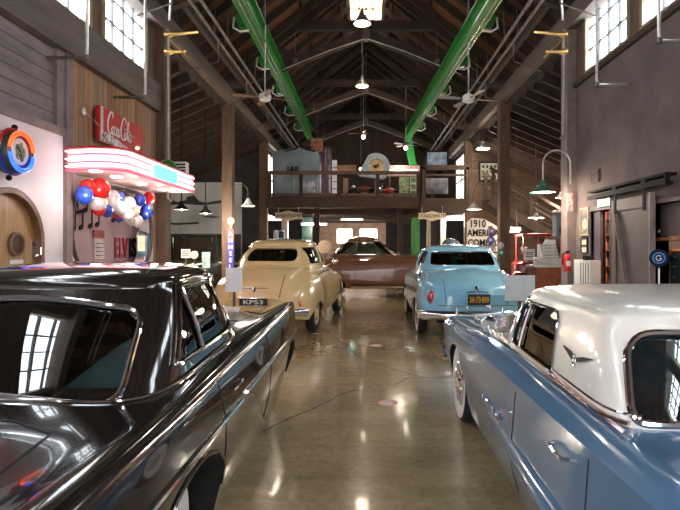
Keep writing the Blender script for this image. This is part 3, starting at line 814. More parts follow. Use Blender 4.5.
# quarter-glass divider, drip rail, base moulding
for s in (-1, 1):
    line(side_pts(gb, [(2.40, 0.99), (2.38, 1.325)], s, 0.004), 0.012, 'window_divider', M_chrome, car)
    line(side_pts(gb, [(1.98, 1.0), (2.33, 1.352), (3.30, 1.36)], s, 0.010), 0.008, 'drip_rail', M_chrome, car)
    line(side_pts(bvh, [(0.3, .69), (0.8, .69), (2.05, .69), (2.5, .688)], s, 0.004), 0.011, 'side_moulding', M_chrome, car)
    line(side_pts(bvh, [(2.62, .70), (3.4, .70), (4.2, .705), (5.1, .71)], s, 0.004), 0.011, 'side_moulding', M_chrome, car)
    line(side_pts(bvh, [(2.16, .88), (2.16, .70), (2.19, .30)], s, 0.001), 0.0035, 'door_gap', M_seam, car)
    line(side_pts(bvh, [(3.48, .90), (3.46, .70), (3.42, .30)], s, 0.001), 0.0035, 'door_gap', M_seam, car)
    hp = side_pts(bvh, [(2.30, .80), (2.50, .80)], s, 0.028)
    if hp: line([hp[0] - Vector((s * .03, 0, 0))] + hp + [hp[-1] - Vector((s * .03, 0, 0))], .010, 'door_handle', M_chrome, car)
    arcp = [(1.70 + .51 * math.cos(a), .33 + .30 * math.sin(a)) for a in [math.pi * k / 24 for k in range(25)]]
    line(side_pts(bvh, [(p[0], p[1] + .012) for p in arcp], s, 0.004), .008, 'arch_lip', M_bpaint, car)
    MB().ball((s * .80, 5.14, .84), .10, 1, .4, 1).build('headlamp', mat('lamp_glass', (.7, .72, .75), .1, coat=1), car, smooth=True, local=True)
base = []
for k in range(120):
    t = 2 * math.pi * k / 120; c_, s_ = math.cos(t), math.sin(t); n_ = G['nf0'] if s_ > 0 else G['nr0']
    x, y = .815 * math.copysign(abs(c_) ** (2 / n_), c_), 2.56 + .955 * math.copysign(abs(s_) ** (2 / n_), s_)
    h = bvh.ray_cast(Vector((x, y, 3)), Vector((0, 0, -1)))
    if h[0] is not None: base.append(h[0] + Vector((0, 0, .006)))
MB().tube(base, .008, 8, closed=True).build('base_moulding', M_chrome, car, smooth=True, local=True)
line(top_pts(bvh, [(-.60, 0.12), (-.66, 0.6), (-.60, 1.30), (-.4, 1.40), (.4, 1.40), (.60, 1.30), (.66, .6), (.60, .12)], 0.0005), .004, 'boot_gap', M_seam, car)
line(top_pts(bvh, [(-.66, 5.1), (-.70, 4.4), (-.68, 3.75), (-.4, 3.68), (.4, 3.68), (.68, 3.75), (.70, 4.4), (.66, 5.1)], 0.0005), .004, 'bonnet_gap', M_seam, car)
for s in (-1, 1):
    wheel(car, s * .80, 1.56, .355, s); wheel(car, s * .69, 4.62, .355, s)
bp = [Vector((x, -.06 + .14 * abs(x) ** 2.4, .42)) for x in [(-.92 + 1.84 * i / 24) for i in range(25)]]
line(bp, .065, 'rear_bumper', M_chrome, car, 12)
bp = [Vector((x, 5.36 - .16 * abs(x) ** 2.4, .42)) for x in [(-.90 + 1.80 * i / 24) for i in range(25)]]
line(bp, .07, 'front_bumper', M_chrome, car, 12)
# inside
MB().box(-.68, .68, 1.72, 2.02, .84, .865).build('parcel_shelf', M_mauvev, car, local=True)
seat(car, 2.28, .62, .62, M_charc, .90, 'rear_seat'); seat(car, 3.02, .62, .62, M_bluevinyl, .97, 'front_seat')
for s in (-1, 1): MB().box(s * .74 - .012, s * .74 + .012, 2.15, 3.22, .45, .93).build('door_card', M_bluevinyl, car, local=True)
MB().box(-.70, .70, 3.28, 3.44, .72, .97).build('dashboard', M_bluevinyl, car, smooth=True, bevel=.03, local=True)
steering(car, -.36, 3.08, .96, .19, mat('ivory_plastic', (.55, .52, .45), .3))
mm = MB().box(-.13, .13, 3.02, 3.04, 1.23, 1.29).build('rear_view_mirror', M_chrome, car, bevel=.008, local=True)

# ---------------------------------------------------------------- blue hardtop with the white roof, near right
M_tblue = mat('slate_blue_lacquer', (0.115, 0.235, 0.40), 0.16, coat=0.8, var=0.02, spec=0.5, metal=0.05)
M_ivory = mat('ivory_lacquer', (0.86, 0.83, 0.76), 0.28, coat=0.6, var=0.015)
OX2, OY2 = 1.756, 0.65
tb = thing('white_roofed_hardtop', 'blue 1950s hardtop with white roof and bird emblem, parked nearest on the right', 'car', (OX2, OY2, 0))
B = dict(ys=[0, 0.10, 0.5, 1.2, 1.9, 2.7, 3.4, 4.2, 4.8, 5.12, 5.2],
    zs=[.36, .32, .27, .22, .20, .20, .20, .20, .24, .34, .38],
    w0=[.76, .86, .92, .94, .93, .92, .91, .90, .89, .86, .82],
    wl=[.82, .92, .975, .995, .99, .98, .955, .95, .94, .92, .86], zl=[.42, .42, .42, .42, .42, .43, .46, .48, .48, .48, .48],
    w1=[.83, .93, .975, .985, .98, .97, .965, .965, .96, .94, .88], z1=[.56, .56, .56, .56, .56, .57, .60, .62, .62, .60, .58],
    w2=[.84, .93, .965, .965, .960, .955, .955, .96, .955, .94, .88], z2=[.79, .82, .835, .83, .82, .81, .80, .79, .79, .78, .73],
    w3=[.70, .82, .86, .87, .87, .86, .86, .87, .87, .85, .78], z3=[.82, .86, .88, .88, .885, .89, .885, .86, .85, .83, .76],
    w4=[.50, .62, .70, .72, .72, .74, .70, .66, .62, .58, .50], z4=[.81, .84, .86, .875, .89, .905, .91, .885, .865, .82, .75],
    z5=[.80, .83, .86, .885, .90, .92, .935, .93, .90, .83, .76], creases=[2, 5], bowr=.14, bowf=.16, n=80)
bme = body_mesh(B).mesh('b')
G = dict(yr0=1.32, yf0=3.38, wb=.835, nr0=14, nf0=3.6, yr1=1.56, yf1=2.98, wt=.735, nr1=14, nf1=5, shellname='hardtop',
    by=[1.2, 1.9, 2.8, 3.2], bz=[.875, .885, .91, .92], ry=[1.5, 2.0, 2.6, 2.95], rz=[1.235, 1.25, 1.25, 1.245], ztop=1.335, m=2.7, th=0.016, bulge=0.012, ycrown=2.15)
foot = [(0.79 * math.copysign(abs(math.cos(t)) ** (2 / 6), math.cos(t)), 2.30 + 0.96 * math.copysign(abs(math.sin(t)) ** (2 / 6), math.sin(t))) for t in [2 * math.pi * k / 48 for k in range(48)]]
M_tbint = mat('blue_interior', (0.10, 0.26, 0.36), 0.5, var=0.06)
cuts = [(MB().prism(foot, 0.30, 1.4, 'XY'), M_tbint)] + arch_cut(4.17, .40, .34, .34, .345)
me = boolean(bme, [M_tblue], cuts)
bvh = bvh_of(me)
link(me, 'body', tb, ang=0.45)
rearpoly = rpoly([(-.765, .895), (.765, .895), (.695, 1.20), (-.695, 1.20)], [.05, .05, .11, .11])
sidepoly = rpoly([(2.03, .925), (2.14, 1.215), (2.86, 1.215), (2.80, .945)], [.02, .07, .03, .02])
windpoly = rpoly([(-.80, .955), (.80, .955), (.70, 1.225), (-.70, 1.225)], .05)
gb = green(G, tb, M_ivory, M_blglass, M_chrome, [
    dict(plane='XZ', poly=rearpoly, d=(0.8, 1.9), name='rear_window', rear=True, tr=.016),
    dict(plane='YZ', poly=sidepoly, d=(-1.4, 1.4), name='side_window', tr=.009),
    dict(plane='XZ', poly=windpoly, d=(2.97, 4.2), name='windscreen', rear=False, tr=.012)])
M_pink = mat('engraved_bright_strip', (0.62, 0.42, 0.42), 0.22, 0.9, var=0.12, scale=40)
for s in (-1, 1):
    line(side_pts(gb, [(2.62, .93), (2.62, 1.21)], s, 0.004), 0.007, 'vent_divider', M_chrome, tb)
    # tall bright windscreen post
    b = MB()
    q = side_pts(gb, [(2.90, .92), (2.915, 1.235)], s, 0.006)
    if len(q) > 2: b.tube(q, .026, 10, flat=0.5)
    b.build('windscreen_post', M_chrome, tb, smooth=True, local=True)
    # engraved strip at the foot of the pillar
    q = side_pts(gb, [(1.36, .893), (2.02, .915)], s, 0.003)
    line(q, .024, 'pillar_strip', M_pink, tb, 8, flat=0.35, label='pinkish bright engraved strip')
    q = side_pts(gb, [(1.36, .920), (2.02, .942)], s, 0.004); line(q, .006, 'strip_edge', M_chrome, tb)
    q = side_pts(bvh, [(1.1, .86), (2.9, .862)], s, 0.0); 
    line([Vector((s * .845, y, .895 + .012 * (y - 1.2))) for y in [1.25 + .1 * i for i in range(19)]], .009, 'belt_moulding', M_chrome, tb)
    line(side_pts(bvh, [(1.26, .80), (1.26, .55), (1.27, .24)], s, 0.001), 0.0032, 'door_gap', M_seam, tb)
    line(side_pts(bvh, [(2.22, .78), (2.23, .62), (2.24, .24)], s, 0.001), 0.0032, 'door_gap', M_seam, tb)
    hp = side_pts(bvh, [(1.44, .725), (1.60, .735)], s, 0.028)
    if hp: line([hp[0] - Vector((s * .03, 0, 0))] + hp + [hp[-1] - Vector((s * .03, 0, 0))], .010, 'door_handle', M_chrome, tb)
    q = side_pts(bvh, [(2.10, .60), (2.101, .60)], s, 0.0)
    # spear-shaped bulge on the door side, with bright script
    if True:
        pp = []; rr = []
        for i in range(25):
            y = 0.5 + 3.3 * i / 24; h = bvh.ray_cast(Vector((s * 3, y, .44 + .012 * i / 6)), Vector((-s, 0, 0)))
            pp.append(h[0] - Vector((s * .052, 0, 0))); rr.append(.085 * min(1, (24 - i) / 14 + .03))
        MB().tube(pp, rr, 16).build('side_spear', M_tblue, tb, smooth=True, local=True)
    sc = side_pts(bvh, [(2.45, .545), (2.95, .56)], s, 0.012, .01)
    sc = [p + Vector((0, 0, .022 * math.sin(i * 1.3))) for i, p in enumerate(sc)]
    line(sc, .0035, 'door_script', M_chrome, tb)
    # small keyhole
    h = bvh.ray_cast(Vector((s * 3, 2.30, .65)), Vector((-s, 0, 0)))
    if h[0] is not None: MB().lathe([(.012, -.005), (.012, .006), (.006, .009)], h[0], (s, 0, 0), 12).build('lock', M_chrome, tb, smooth=True, local=True)
    # wing mirror
    c = Vector((s * .80, 3.42, .875)); mb = MB().tube([c, c + Vector((s * .03, .0, .06)), c + Vector((s * .035, .0, .09))], [.022, .012, .012], 10)
    mb.lathe([(.012, .06), (.035, .045), (.052, .02), (.058, 0), (.056, -.006)], c + Vector((s * .035, 0, .10)), (0, 1, 0), 20)
    wm = mb.build('wing_mirror', M_chrome, tb, smooth=True, local=True)
    MB().lathe([(.050, -.008), (.050, -.006)], c + Vector((s * .035, 0, .10)), (0, 1, 0), 20).build('mirror_glass', mat('mirror', (.75, .85, .85), .03, 1.0), wm, local=True)
    # bird emblem: body ring and two swept wings
    def on(y, z, l=.006):
        h = gb.ray_cast(Vector((s * 3, y, z)), Vector((-s, 0, 0))); return h[0] + Vector((s * l, 0, 0))
    eb = MB(); yc, zc = 1.80, 1.045
    for d in (1, -1):
        prof = [(d * .01, .004), (d * .07, .020), (d * .165, .030), (d * .08, .004), (d * .02, -.012)]
        vs = [on(yc + a, zc + b_, .004) for a, b_ in prof] + [on(yc + a, zc + b_, .012) for a, b_ in prof]
        n = len(prof); eb.add(vs, [tuple(range(n)), tuple(range(2 * n - 1, n - 1, -1))] + [(i, i + n, (i + 1) % n + n, (i + 1) % n) for i in range(n)])
    eb.build('bird_emblem', M_seam, tb, local=True, label='dark winged emblem')
    e2 = MB(); cc = on(yc, zc - .01, .01)
    e2.tube([cc + Vector((0, .018 * math.cos(a), .024 * math.sin(a))) for a in [2 * math.pi * k / 20 for k in range(20)]], .005, 8, closed=True)
    e2.build('emblem_ring', M_chrome, tb, smooth=True, local=True)
    MB().ball((s * .78, 5.02, .70), .085, 1, .4, 1).build('headlamp', MATS['lamp_glass'], tb, smooth=True, local=True)
    wheel(tb, s * .845, 4.17, .345, s); 
    wheel(tb, s * .72, 1.30, .345, s)
line(top_pts(bvh, [(-.55, .08), (-.70, .3), (-.76, .8), (-.73, 1.06), (-.60, 1.16), (.60, 1.16), (.73, 1.06), (.76, .8), (.70, .3), (.55, .08)], 0.0005), .004, 'boot_gap', M_seam, tb)
line(top_pts(bvh, [(-.35, .30), (-.50, .5), (-.52, .8), (-.40, .98), (.40, .98), (.52, .8), (.50, .5), (.35, .30)], 0.001), .006, 'boot_rib', M_tblue, tb)
line(top_pts(bvh, [(-.62, 5.0), (-.74, 4.4), (-.74, 3.5), (-.5, 3.33), (.5, 3.33), (.74, 3.5), (.74, 4.4), (.62, 5.0)], 0.0005), .004, 'bonnet_gap', M_seam, tb)
bp = [Vector((x, 5.28 - .18 * abs(x) ** 2.4, .42)) for x in [(-.96 + 1.92 * i / 24) for i in range(25)]]
line(bp, .075, 'front_bumper', M_chrome, tb, 12)
bp = [Vector((x, -.08 + .16 * abs(x) ** 2.4, .42)) for x in [(-.94 + 1.88 * i / 24) for i in range(25)]]
line(bp, .075, 'rear_bumper', M_chrome, tb, 12)
MB().box(-.72, .72, 1.36, 1.66, .84, .862).build('parcel_shelf', M_tbint, tb, local=True)
seat(tb, 1.95, .6, .55, M_tbint, .80, 'rear_seat')
seat(tb, 2.62, .27, .55, M_tbint, .84, 'front_seat', -.36, .45); seat(tb, 2.62, .27, .55, M_tbint, .84, 'front_seat', .36, .45)
dsh = MB().box(-.74, .74, 3.16, 3.26, .66, .90).build('dashboard', M_tbint, tb, smooth=True, bevel=.03, local=True)
for gx in (-.52, -.36, -.20): MB().lathe([(.058, 0), (.058, -.02), (.046, -.022), (.046, -.01)], (gx, 3.16, .82), (0, 1, 0), 20).build('gauge', M_chrome, dsh, smooth=True, local=True)
steering(tb, -.42, 3.00, .90, .19, mat('pale_plastic', (.75, .8, .82), .3))
# ---------------------------------------------------------------- cars further down the hall
M_cream = mat('cream_lacquer', (0.84, 0.61, 0.30), 0.22, coat=0.9, var=0.012)
M_sky = mat('sky_blue_lacquer', (0.25, 0.55, 0.76), 0.2, coat=0.9, var=0.012)
M_brown = mat('brown_lacquer', (0.15, 0.055, 0.025), 0.28, coat=0.5, var=0.03)
M_plateblk = mat('plate_black', (0.015, 0.015, 0.015), 0.4)
M_plateyel = mat('plate_yellow', (0.85, 0.45, 0.02), 0.4)
M_ivoryt = mat('ivory_text', (0.75, 0.72, 0.62), 0.4)
def superfoot(w, y0, y1, n, k=48):
    return [(w * math.copysign(abs(math.cos(t)) ** (2 / n), math.cos(t)), (y0 + y1) / 2 + (y1 - y0) / 2 * math.copysign(abs(math.sin(t)) ** (2 / n), math.sin(t))) for t in [2 * math.pi * i / k for i in range(k)]]
def bumper(car, w, y, z, r, bow, name, guards=(), m=None):
    s = 1 if y < 1 else -1
    pts = [Vector((x, y + s * bow * abs(x / w) ** 2.6, z)) for x in [(-w + 2 * w * i / 26) for i in range(27)]]
    b = MB().tube(pts, r, 12, flat=1.3).build(name, m or M_chrome, car, smooth=True, local=True)
    for g in guards:
        MB().tube([(g, y - s * .05 + s * bow * abs(g / w) ** 2.6, z - r * 1.5), (g, y - s * .09 + s * bow * abs(g / w) ** 2.6, z), (g, y - s * .06 + s * bow * abs(g / w) ** 2.6, z + r * 2.3)], [.022, .034, .02], 10).build('overrider', M_chrome, b, smooth=True, local=True)
    return b
def plate(car, x, y, z, w, h, s, bgm, tm):
    p = MB().box(x - w / 2, x + w / 2, y - .012, y, z - h / 2, z + h / 2).build('number_plate', bgm, car, bevel=.005, local=True)
    text('plate_characters', s, h * .78, (x, y - .016, z - .005), tm, p, '-Y', .003, local=True, fitw=w * (.86 if len(s) > 5 else .7), bold=.002)
    MB().tube([(x - w / 2, y - .006, z - h / 2), (x + w / 2, y - .006, z - h / 2), (x + w / 2, y - .006, z + h / 2), (x - w / 2, y - .006, z + h / 2)], .006, 6, closed=True).build('plate_frame', M_chrome, p, local=True)

# cream saloon, rear three-quarter
car = thing('cream_saloon', 'cream rounded old saloon seen from behind with a wide oval rear window', 'car', (-1.86, 8.95, 0), math.radians(-5.5))
B = dict(ys=[0, 0.08, 0.35, 0.8, 1.3, 2.0, 2.8, 3.6, 4.3, 4.75, 4.9],
    zs=[.40, .34, .30, .28, .28, .28, .28, .28, .28, .34, .42],
    w0=[.58, .70, .80, .84, .84, .84, .84, .82, .78, .66, .50],
    wl=[.60, .76, .87, .915, .92, .90, .90, .90, .86, .74, .56], zl=.45,
    w1=[.58, .76, .88, .925, .93, .90, .90, .90, .86, .74, .56], z1=[.55, .62, .66, .68, .68, .68, .68, .68, .68, .64, .58],
    w2=[.50, .68, .80, .86, .87, .85, .85, .85, .82, .70, .5], z2=[.64, .76, .88, .95, .95, .93, .93, .93, .90, .80, .66],
    w3=[.40, .54, .66, .74, .78, .80, .80, .76, .66, .55, .4], z3=[.68, .82, .95, 1.05, 1.08, 1.08, 1.07, 1.02, .95, .84, .70],
    w4=[.30, .42, .52, .62, .68, .72, .70, .60, .5, .4, .3], z4=[.70, .86, 1.02, 1.15, 1.18, 1.18, 1.15, 1.10, 1.04, .90, .72],
    z5=[.70, .88, 1.06, 1.22, 1.24, 1.22, 1.18, 1.14, 1.08, .93, .74], creases=[2], bowr=.25, bowf=.3, n=60)
bm0 = body_mesh(B).mesh('b')
G = dict(yr0=.78, yf0=3.20, wb=.76, nr0=3.0, nf0=3.2, yr1=1.38, yf1=2.72, wt=.61, nr1=3.0, nf1=4, by=[.5, 1.2, 3.2], bz=[1.10, 1.15, 1.14], ry=[1.3, 1.9, 2.8], rz=[1.57, 1.60, 1.58], ztop=1.72, m=2.2, bulge=0.05, ycrown=2.1)
me = boolean(bm0, [M_cream], [(MB().prism(superfoot(.70, .95, 3.1, 4), .5, 1.6, 'XY'), M_charc)] + arch_cut(.98, .42, .32, .24, .36, wid=.92) + arch_cut(3.95, .40, .34, .36, .36, wid=.90))
bvh = bvh_of(me); link(me, 'body', car)
gb = green(G, car, M_cream, M_dkglass, M_cream, [
    dict(plane='XZ', poly=rpoly([(-.50, 1.275), (.50, 1.275), (.45, 1.53), (-.45, 1.53)], .125, 8), d=(0.2, 1.9), name='rear_window', rear=True, tr=.014),
    dict(plane='YZ', poly=rpoly([(1.25, 1.22), (1.42, 1.55), (2.70, 1.56), (2.95, 1.22)], .08), d=(-1.4, 1.4), name='side_window', tr=.012),
    dict(plane='XZ', poly=rpoly([(-.55, 1.22), (.55, 1.22), (.48, 1.54), (-.48, 1.54)], .08), d=(2.5, 4.2), name='windscreen', rear=False, tr=.012)])
for s in (-1, 1):
    line(side_pts(gb, [(2.05, 1.21), (2.05, 1.56)], s, 0.004), 0.022, 'door_pillar', M_cream, car)
    wheel(car, s * .80, .98, .355, s, ww=False, hub=M_cream); wheel(car, s * .79, 3.95, .355, s, ww=False, hub=M_cream)
    line(side_pts(bvh, [(1.3, 1.02), (2.0, 1.06), (3.2, 1.05)], s, 0.002), .008, 'side_moulding', M_chrome, car)
    line(side_pts(bvh, [(1.45, 1.0), (1.50, .7), (1.62, .32)], s, 0.0), .005, 'door_gap', M_seam, car)
    q = end_pts(bvh, [(s * .74, .60), (s * .74, .66)], True, .0)
    if q: MB().ball(q[0], .035, .9, .6, 1.4).build('tail_lamp', M_red, car, smooth=True, local=True)
line(end_pts(bvh, [(-.42, .70), (-.44, .9), (-.42, 1.06)], True, .002), .006, 'boot_gap', M_seam, car)
line(end_pts(bvh, [(.42, .70), (.44, .9), (.42, 1.06)], True, .002), .006, 'boot_gap', M_seam, car)
q = end_pts(bvh, [(-.22, .865), (0, .86), (.22, .865)], True, .012); line(q, .008, 'boot_trim', M_chrome, car)
q = end_pts(bvh, [(0, .80), (0, .87)], True, .02); line(q, .018, 'boot_handle', M_chrome, car)
plate(car, 0.0, -.02, .64, .48, .12, 'KP53', M_plateblk, M_ivoryt)
bumper(car, .88, -.12, .47, .05, .26, 'rear_bumper', (-.45, .45))
bumper(car, .84, 5.02, .47, .05, .3, 'front_bumper')
MB().box(-.55, .55, .32, .9, .30, .45).build('fuel_tank', M_well, car, local=True)
seat(car, 1.6, .6, .85, mat('tan_leather', (.28, .14, .07), .5), 1.22, 'rear_seat')
seat(car, 2.35, .6, .85, MATS['tan_leather'], 1.25, 'front_seat')
MB().tube([(.66, 3.15, 1.12), (.80, 3.15, 1.2)], .012, 8).ball((.86, 3.15, 1.24), .07, 1, .4, 1).build('wing_mirror', M_chrome, car, smooth=True, local=True)

# sky-blue saloon, rear view
car = thing('sky_blue_saloon', 'sky blue rounded old saloon seen from behind with yellow and black number plate', 'car', (1.80, 8.72, 0), 0)
B = dict(ys=[0, 0.08, 0.35, 0.8, 1.3, 2.0, 2.8, 3.6, 4.3, 4.8, 4.95],
    zs=[.42, .36, .32, .30, .28, .28, .28, .28, .28, .34, .42],
    w0=[.66, .78, .84, .86, .86, .86, .86, .84, .80, .70, .50],
    wl=[.70, .83, .89, .91, .915, .90, .90, .90, .88, .76, .56], zl=.47,
    w1=[.70, .84, .90, .92, .92, .90, .90, .90, .88, .76, .56], z1=[.60, .64, .68, .70, .70, .70, .70, .70, .68, .64, .58],
    w2=[.66, .79, .85, .875, .87, .85, .85, .85, .83, .72, .5], z2=[.72, .82, .90, .95, .96, .95, .95, .95, .92, .82, .66],
    w3=[.56, .68, .74, .76, .78, .80, .80, .76, .68, .55, .4], z3=[.76, .88, .97, 1.02, 1.06, 1.07, 1.06, 1.02, .96, .86, .70],
    w4=[.42, .52, .60, .66, .70, .72, .70, .60, .5, .4, .3], z4=[.77, .88, .98, 1.07, 1.12, 1.14, 1.12, 1.08, 1.02, .90, .72],
    z5=[.77, .90, 1.02, 1.13, 1.19, 1.18, 1.16, 1.12, 1.06, .93, .74], creases=[2], bowr=.2, bowf=.3, n=60)
bm0 = body_mesh(B).mesh('b')
G = dict(yr0=1.10, yf0=3.25, wb=.79, nr0=3.6, nf0=3.4, yr1=1.55, yf1=2.80, wt=.64, nr1=3.6, nf1=4, by=[.9, 1.5, 3.2], bz=[1.10, 1.13, 1.12], ry=[1.5, 2.0, 2.8], rz=[1.495, 1.51, 1.50], ztop=1.60, m=2.3, bulge=0.03, ycrown=2.15)
me = boolean(bm0, [M_sky], [(MB().prism(superfoot(.72, 1.25, 3.1, 4), .5, 1.6, 'XY'), M_charc)] + arch_cut(1.05, .40, .33, .32, .36, wid=.92) + arch_cut(3.95, .40, .34, .36, .36, wid=.90))
bvh = bvh_of(me); link(me, 'body', car)
gb = green(G, car, M_sky, M_dkglass, M_chrome, [
    dict(plane='XZ', poly=rpoly([(-.60, 1.215), (.60, 1.215), (.55, 1.455), (-.55, 1.455)], .06, 8), d=(0.4, 2.0), name='rear_window', rear=True, tr=.010),
    dict(plane='YZ', poly=rpoly([(1.50, 1.20), (1.68, 1.46), (2.78, 1.46), (3.0, 1.20)], .06), d=(-1.4, 1.4), name='side_window', tr=.010),
    dict(plane='XZ', poly=rpoly([(-.60, 1.20), (.60, 1.20), (.52, 1.46), (-.52, 1.46)], .06), d=(2.5, 4.2), name='windscreen', rear=False, tr=.010)])
for s in (-1, 1):
    line(side_pts(gb, [(2.15, 1.19), (2.15, 1.46)], s, 0.004), 0.022, 'door_pillar', M_sky, car)
    wheel(car, s * .80, 1.05, .345, s); wheel(car, s * .79, 3.95, .345, s)
    line(side_pts(bvh, [(1.65, .98), (1.66, .7), (1.70, .32)], s, 0.0), .004, 'door_gap', M_seam, car)
    q = end_pts(bvh, [(s * .73, .66), (s * .73, .80)], True, .0)
    if q:
        c = q[len(q) // 2]; t = MB().ball(c, .055, .95, .55, 1.75).build('tail_lamp', M_red, car, smooth=True, local=True)
        MB().tube([c + Vector((.062 * math.cos(a), 0, .11 * math.sin(a))) for a in [2 * math.pi * k / 24 for k in range(24)]], .012, 8, closed=True).build('lamp_bezel', M_chrome, t, smooth=True, local=True)
for s in (-1, 1):
    q = end_pts(bvh, [(s * .50, .62), (s * .52, .85), (s * .50, 1.02)], True, .001); line(q, .005, 'boot_gap', M_seam, car)
q = end_pts(bvh, [(-.62, .60), (0, .585), (.62, .60)], True, .004); line(q, .008, 'boot_moulding', M_chrome, car)
q = end_pts(bvh, [(-.17, .815), (0, .83), (.17, .815)], True, .012); line(q, .009, 'boot_trim', M_chrome, car)
q = end_pts(bvh, [(-.0, .82), (0, .90)], True, .018); line(q, .03, 'boot_handle', M_chrome, car)
plate(car, 0.02, -.025, .70, .36, .17, '3A\u00b773\u00b7809', M_plateblk, M_plateyel)
MB().ball((-.16, -.03, .57), .03).ball((.2, -.03, .57), .03).build('reversing_lamps', M_chrome, car, smooth=True, local=True)
bumper(car, .93, -.14, .46, .055, .20, 'rear_bumper', (-.36, .36))
bumper(car, .86, 5.08, .46, .055, .3, 'front_bumper')
MB().box(-.6, .6, .30, .9, .28, .42).build('fuel_tank', M_well, car, local=True)
seat(car, 1.75, .6, .80, M_charc, 1.16, 'rear_seat'); seat(car, 2.5, .6, .80, MATS['tan_leather'], 1.2, 'front_seat')
MB().box(-.06, .06, 3.0, 3.03, 1.38, 1.43).build('rear_view_mirror', M_chrome, car, local=True)

# brown coupe across the end of the hall, nose to the right
car = thing('brown_coupe', 'dark brown old coupe standing crosswise at the far end, side on, below the balcony', 'car', (-1.95, 17.0, 0), math.radians(-90))
B = dict(ys=[0, 0.10, 0.4, 0.9, 1.5, 2.3, 3.1, 3.9, 4.6, 5.0, 5.1],
    zs=[.40, .34, .30, .27, .27, .27, .27, .27, .27, .34, .42],
    w0=[.60, .72, .80, .84, .84, .84, .84, .82, .78, .68, .50],
    wl=[.64, .78, .87, .91, .91, .90, .90, .90, .87, .76, .56], zl=.45,
    w1=[.64, .78, .88, .92, .92, .90, .90, .90, .87, .76, .56], z1=[.58, .62, .66, .68, .68, .68, .68, .68, .68, .64, .58],
    w2=[.56, .72, .82, .86, .87, .86, .86, .86, .82, .70, .5], z2=[.70, .82, .92, .97, .99, 1.0, 1.0, .98, .95, .84, .70],
    w3=[.46, .58, .68, .74, .78, .80, .78, .74, .66, .55, .4], z3=[.72, .86, .97, 1.04, 1.07, 1.09, 1.08, 1.05, 1.0, .88, .74],
    w4=[.34, .46, .56, .64, .70, .72, .66, .58, .5, .4, .3], z4=[.73, .88, 1.0, 1.08, 1.12, 1.14, 1.13, 1.10, 1.05, .92, .76],
    z5=[.73, .89, 1.02, 1.12, 1.16, 1.17, 1.17, 1.14, 1.08, .95, .78], creases=[2], bowr=.25, bowf=.3, n=56)
bm0 = body_mesh(B).mesh('b')
G = dict(yr0=.75, yf0=3.10, wb=.76, nr0=3.0, nf0=3.0, yr1=1.35, yf1=2.35, wt=.60, nr1=3, nf1=3.4, by=[.7, 1.5, 3.1], bz=[1.05, 1.12, 1.13], ry=[1.3, 1.9, 2.5], rz=[1.52, 1.55, 1.54], ztop=1.66, m=2.1, bulge=0.04, ycrown=1.85)
me = boolean(bm0, [M_brown], [(MB().prism(superfoot(.70, 1.0, 2.9, 4), .5, 1.6, 'XY'), M_charc)] + arch_cut(.95, .40, .32, .26, .36, wid=.92) + arch_cut(4.15, .42, .33, .34, .36, wid=.90))
bvh = bvh_of(me); link(me, 'body', car)
gb = green(G, car, M_brown, M_dkglass, M_chrome, [
    dict(plane='XZ', poly=rpoly([(-.5, 1.2), (.5, 1.2), (.45, 1.48), (-.45, 1.48)], .09, 6), d=(0.2, 1.6), name='rear_window', rear=True, tr=.012),
    dict(plane='YZ', poly=rpoly([(1.02, 1.17), (1.28, 1.50), (2.38, 1.51), (2.72, 1.17)], [.12, .12, .05, .05]), d=(-1.4, 1.4), name='side_window', tr=.012),
    dict(plane='XZ', poly=rpoly([(-.55, 1.2), (.55, 1.2), (.46, 1.49), (-.46, 1.49)], .08), d=(2.2, 4.2), name='windscreen', rear=False, tr=.012)])
for s in (-1, 1):
    line(side_pts(gb, [(1.66, 1.16), (1.68, 1.51)], s, 0.004), 0.022, 'door_pillar', M_brown, car)
    wheel(car, s * .80, .95, .345, s); wheel(car, s * .80, 4.15, .345, s)
    line(side_pts(bvh, [(.3, .99), (1.5, 1.03), (3.1, 1.03), (4.6, .98)], s, 0.002), .009, 'side_moulding', M_chrome, car)
    line(side_pts(bvh, [(1.5, .34), (2.6, .34), (3.6, .34)], s, 0.01), .035, 'sill_strip', M_chrome, car, flat=1.5)
    line(side_pts(bvh, [(1.62, 1.0), (1.62, .7), (1.66, .4)], s, 0.0), .005, 'door_gap', M_seam, car)
    line(side_pts(bvh, [(2.80, 1.0), (2.82, .7), (2.80, .4)], s, 0.0), .005, 'door_gap', M_seam, car)
    line(side_pts(bvh, [(1.72, .90), (1.90, .90)], s, 0.03), .012, 'door_handle', M_chrome, car)
    MB().ball((s * .66, 4.92, .80), .10, 1, .8, 1).build('headlamp', MATS['lamp_glass'], car, smooth=True, local=True)
bumper(car, .86, -.12, .47, .06, .25, 'rear_bumper'); bumper(car, .84, 5.22, .47, .06, .3, 'front_bumper')
car.scale = (1.05, 1.0, 1.13)
seat(car, 1.5, .55, .80, MATS['tan_leather'], 1.16, 'rear_seat'); seat(car, 2.1, .55, .80, MATS['tan_leather'], 1.2, 'front_seat')
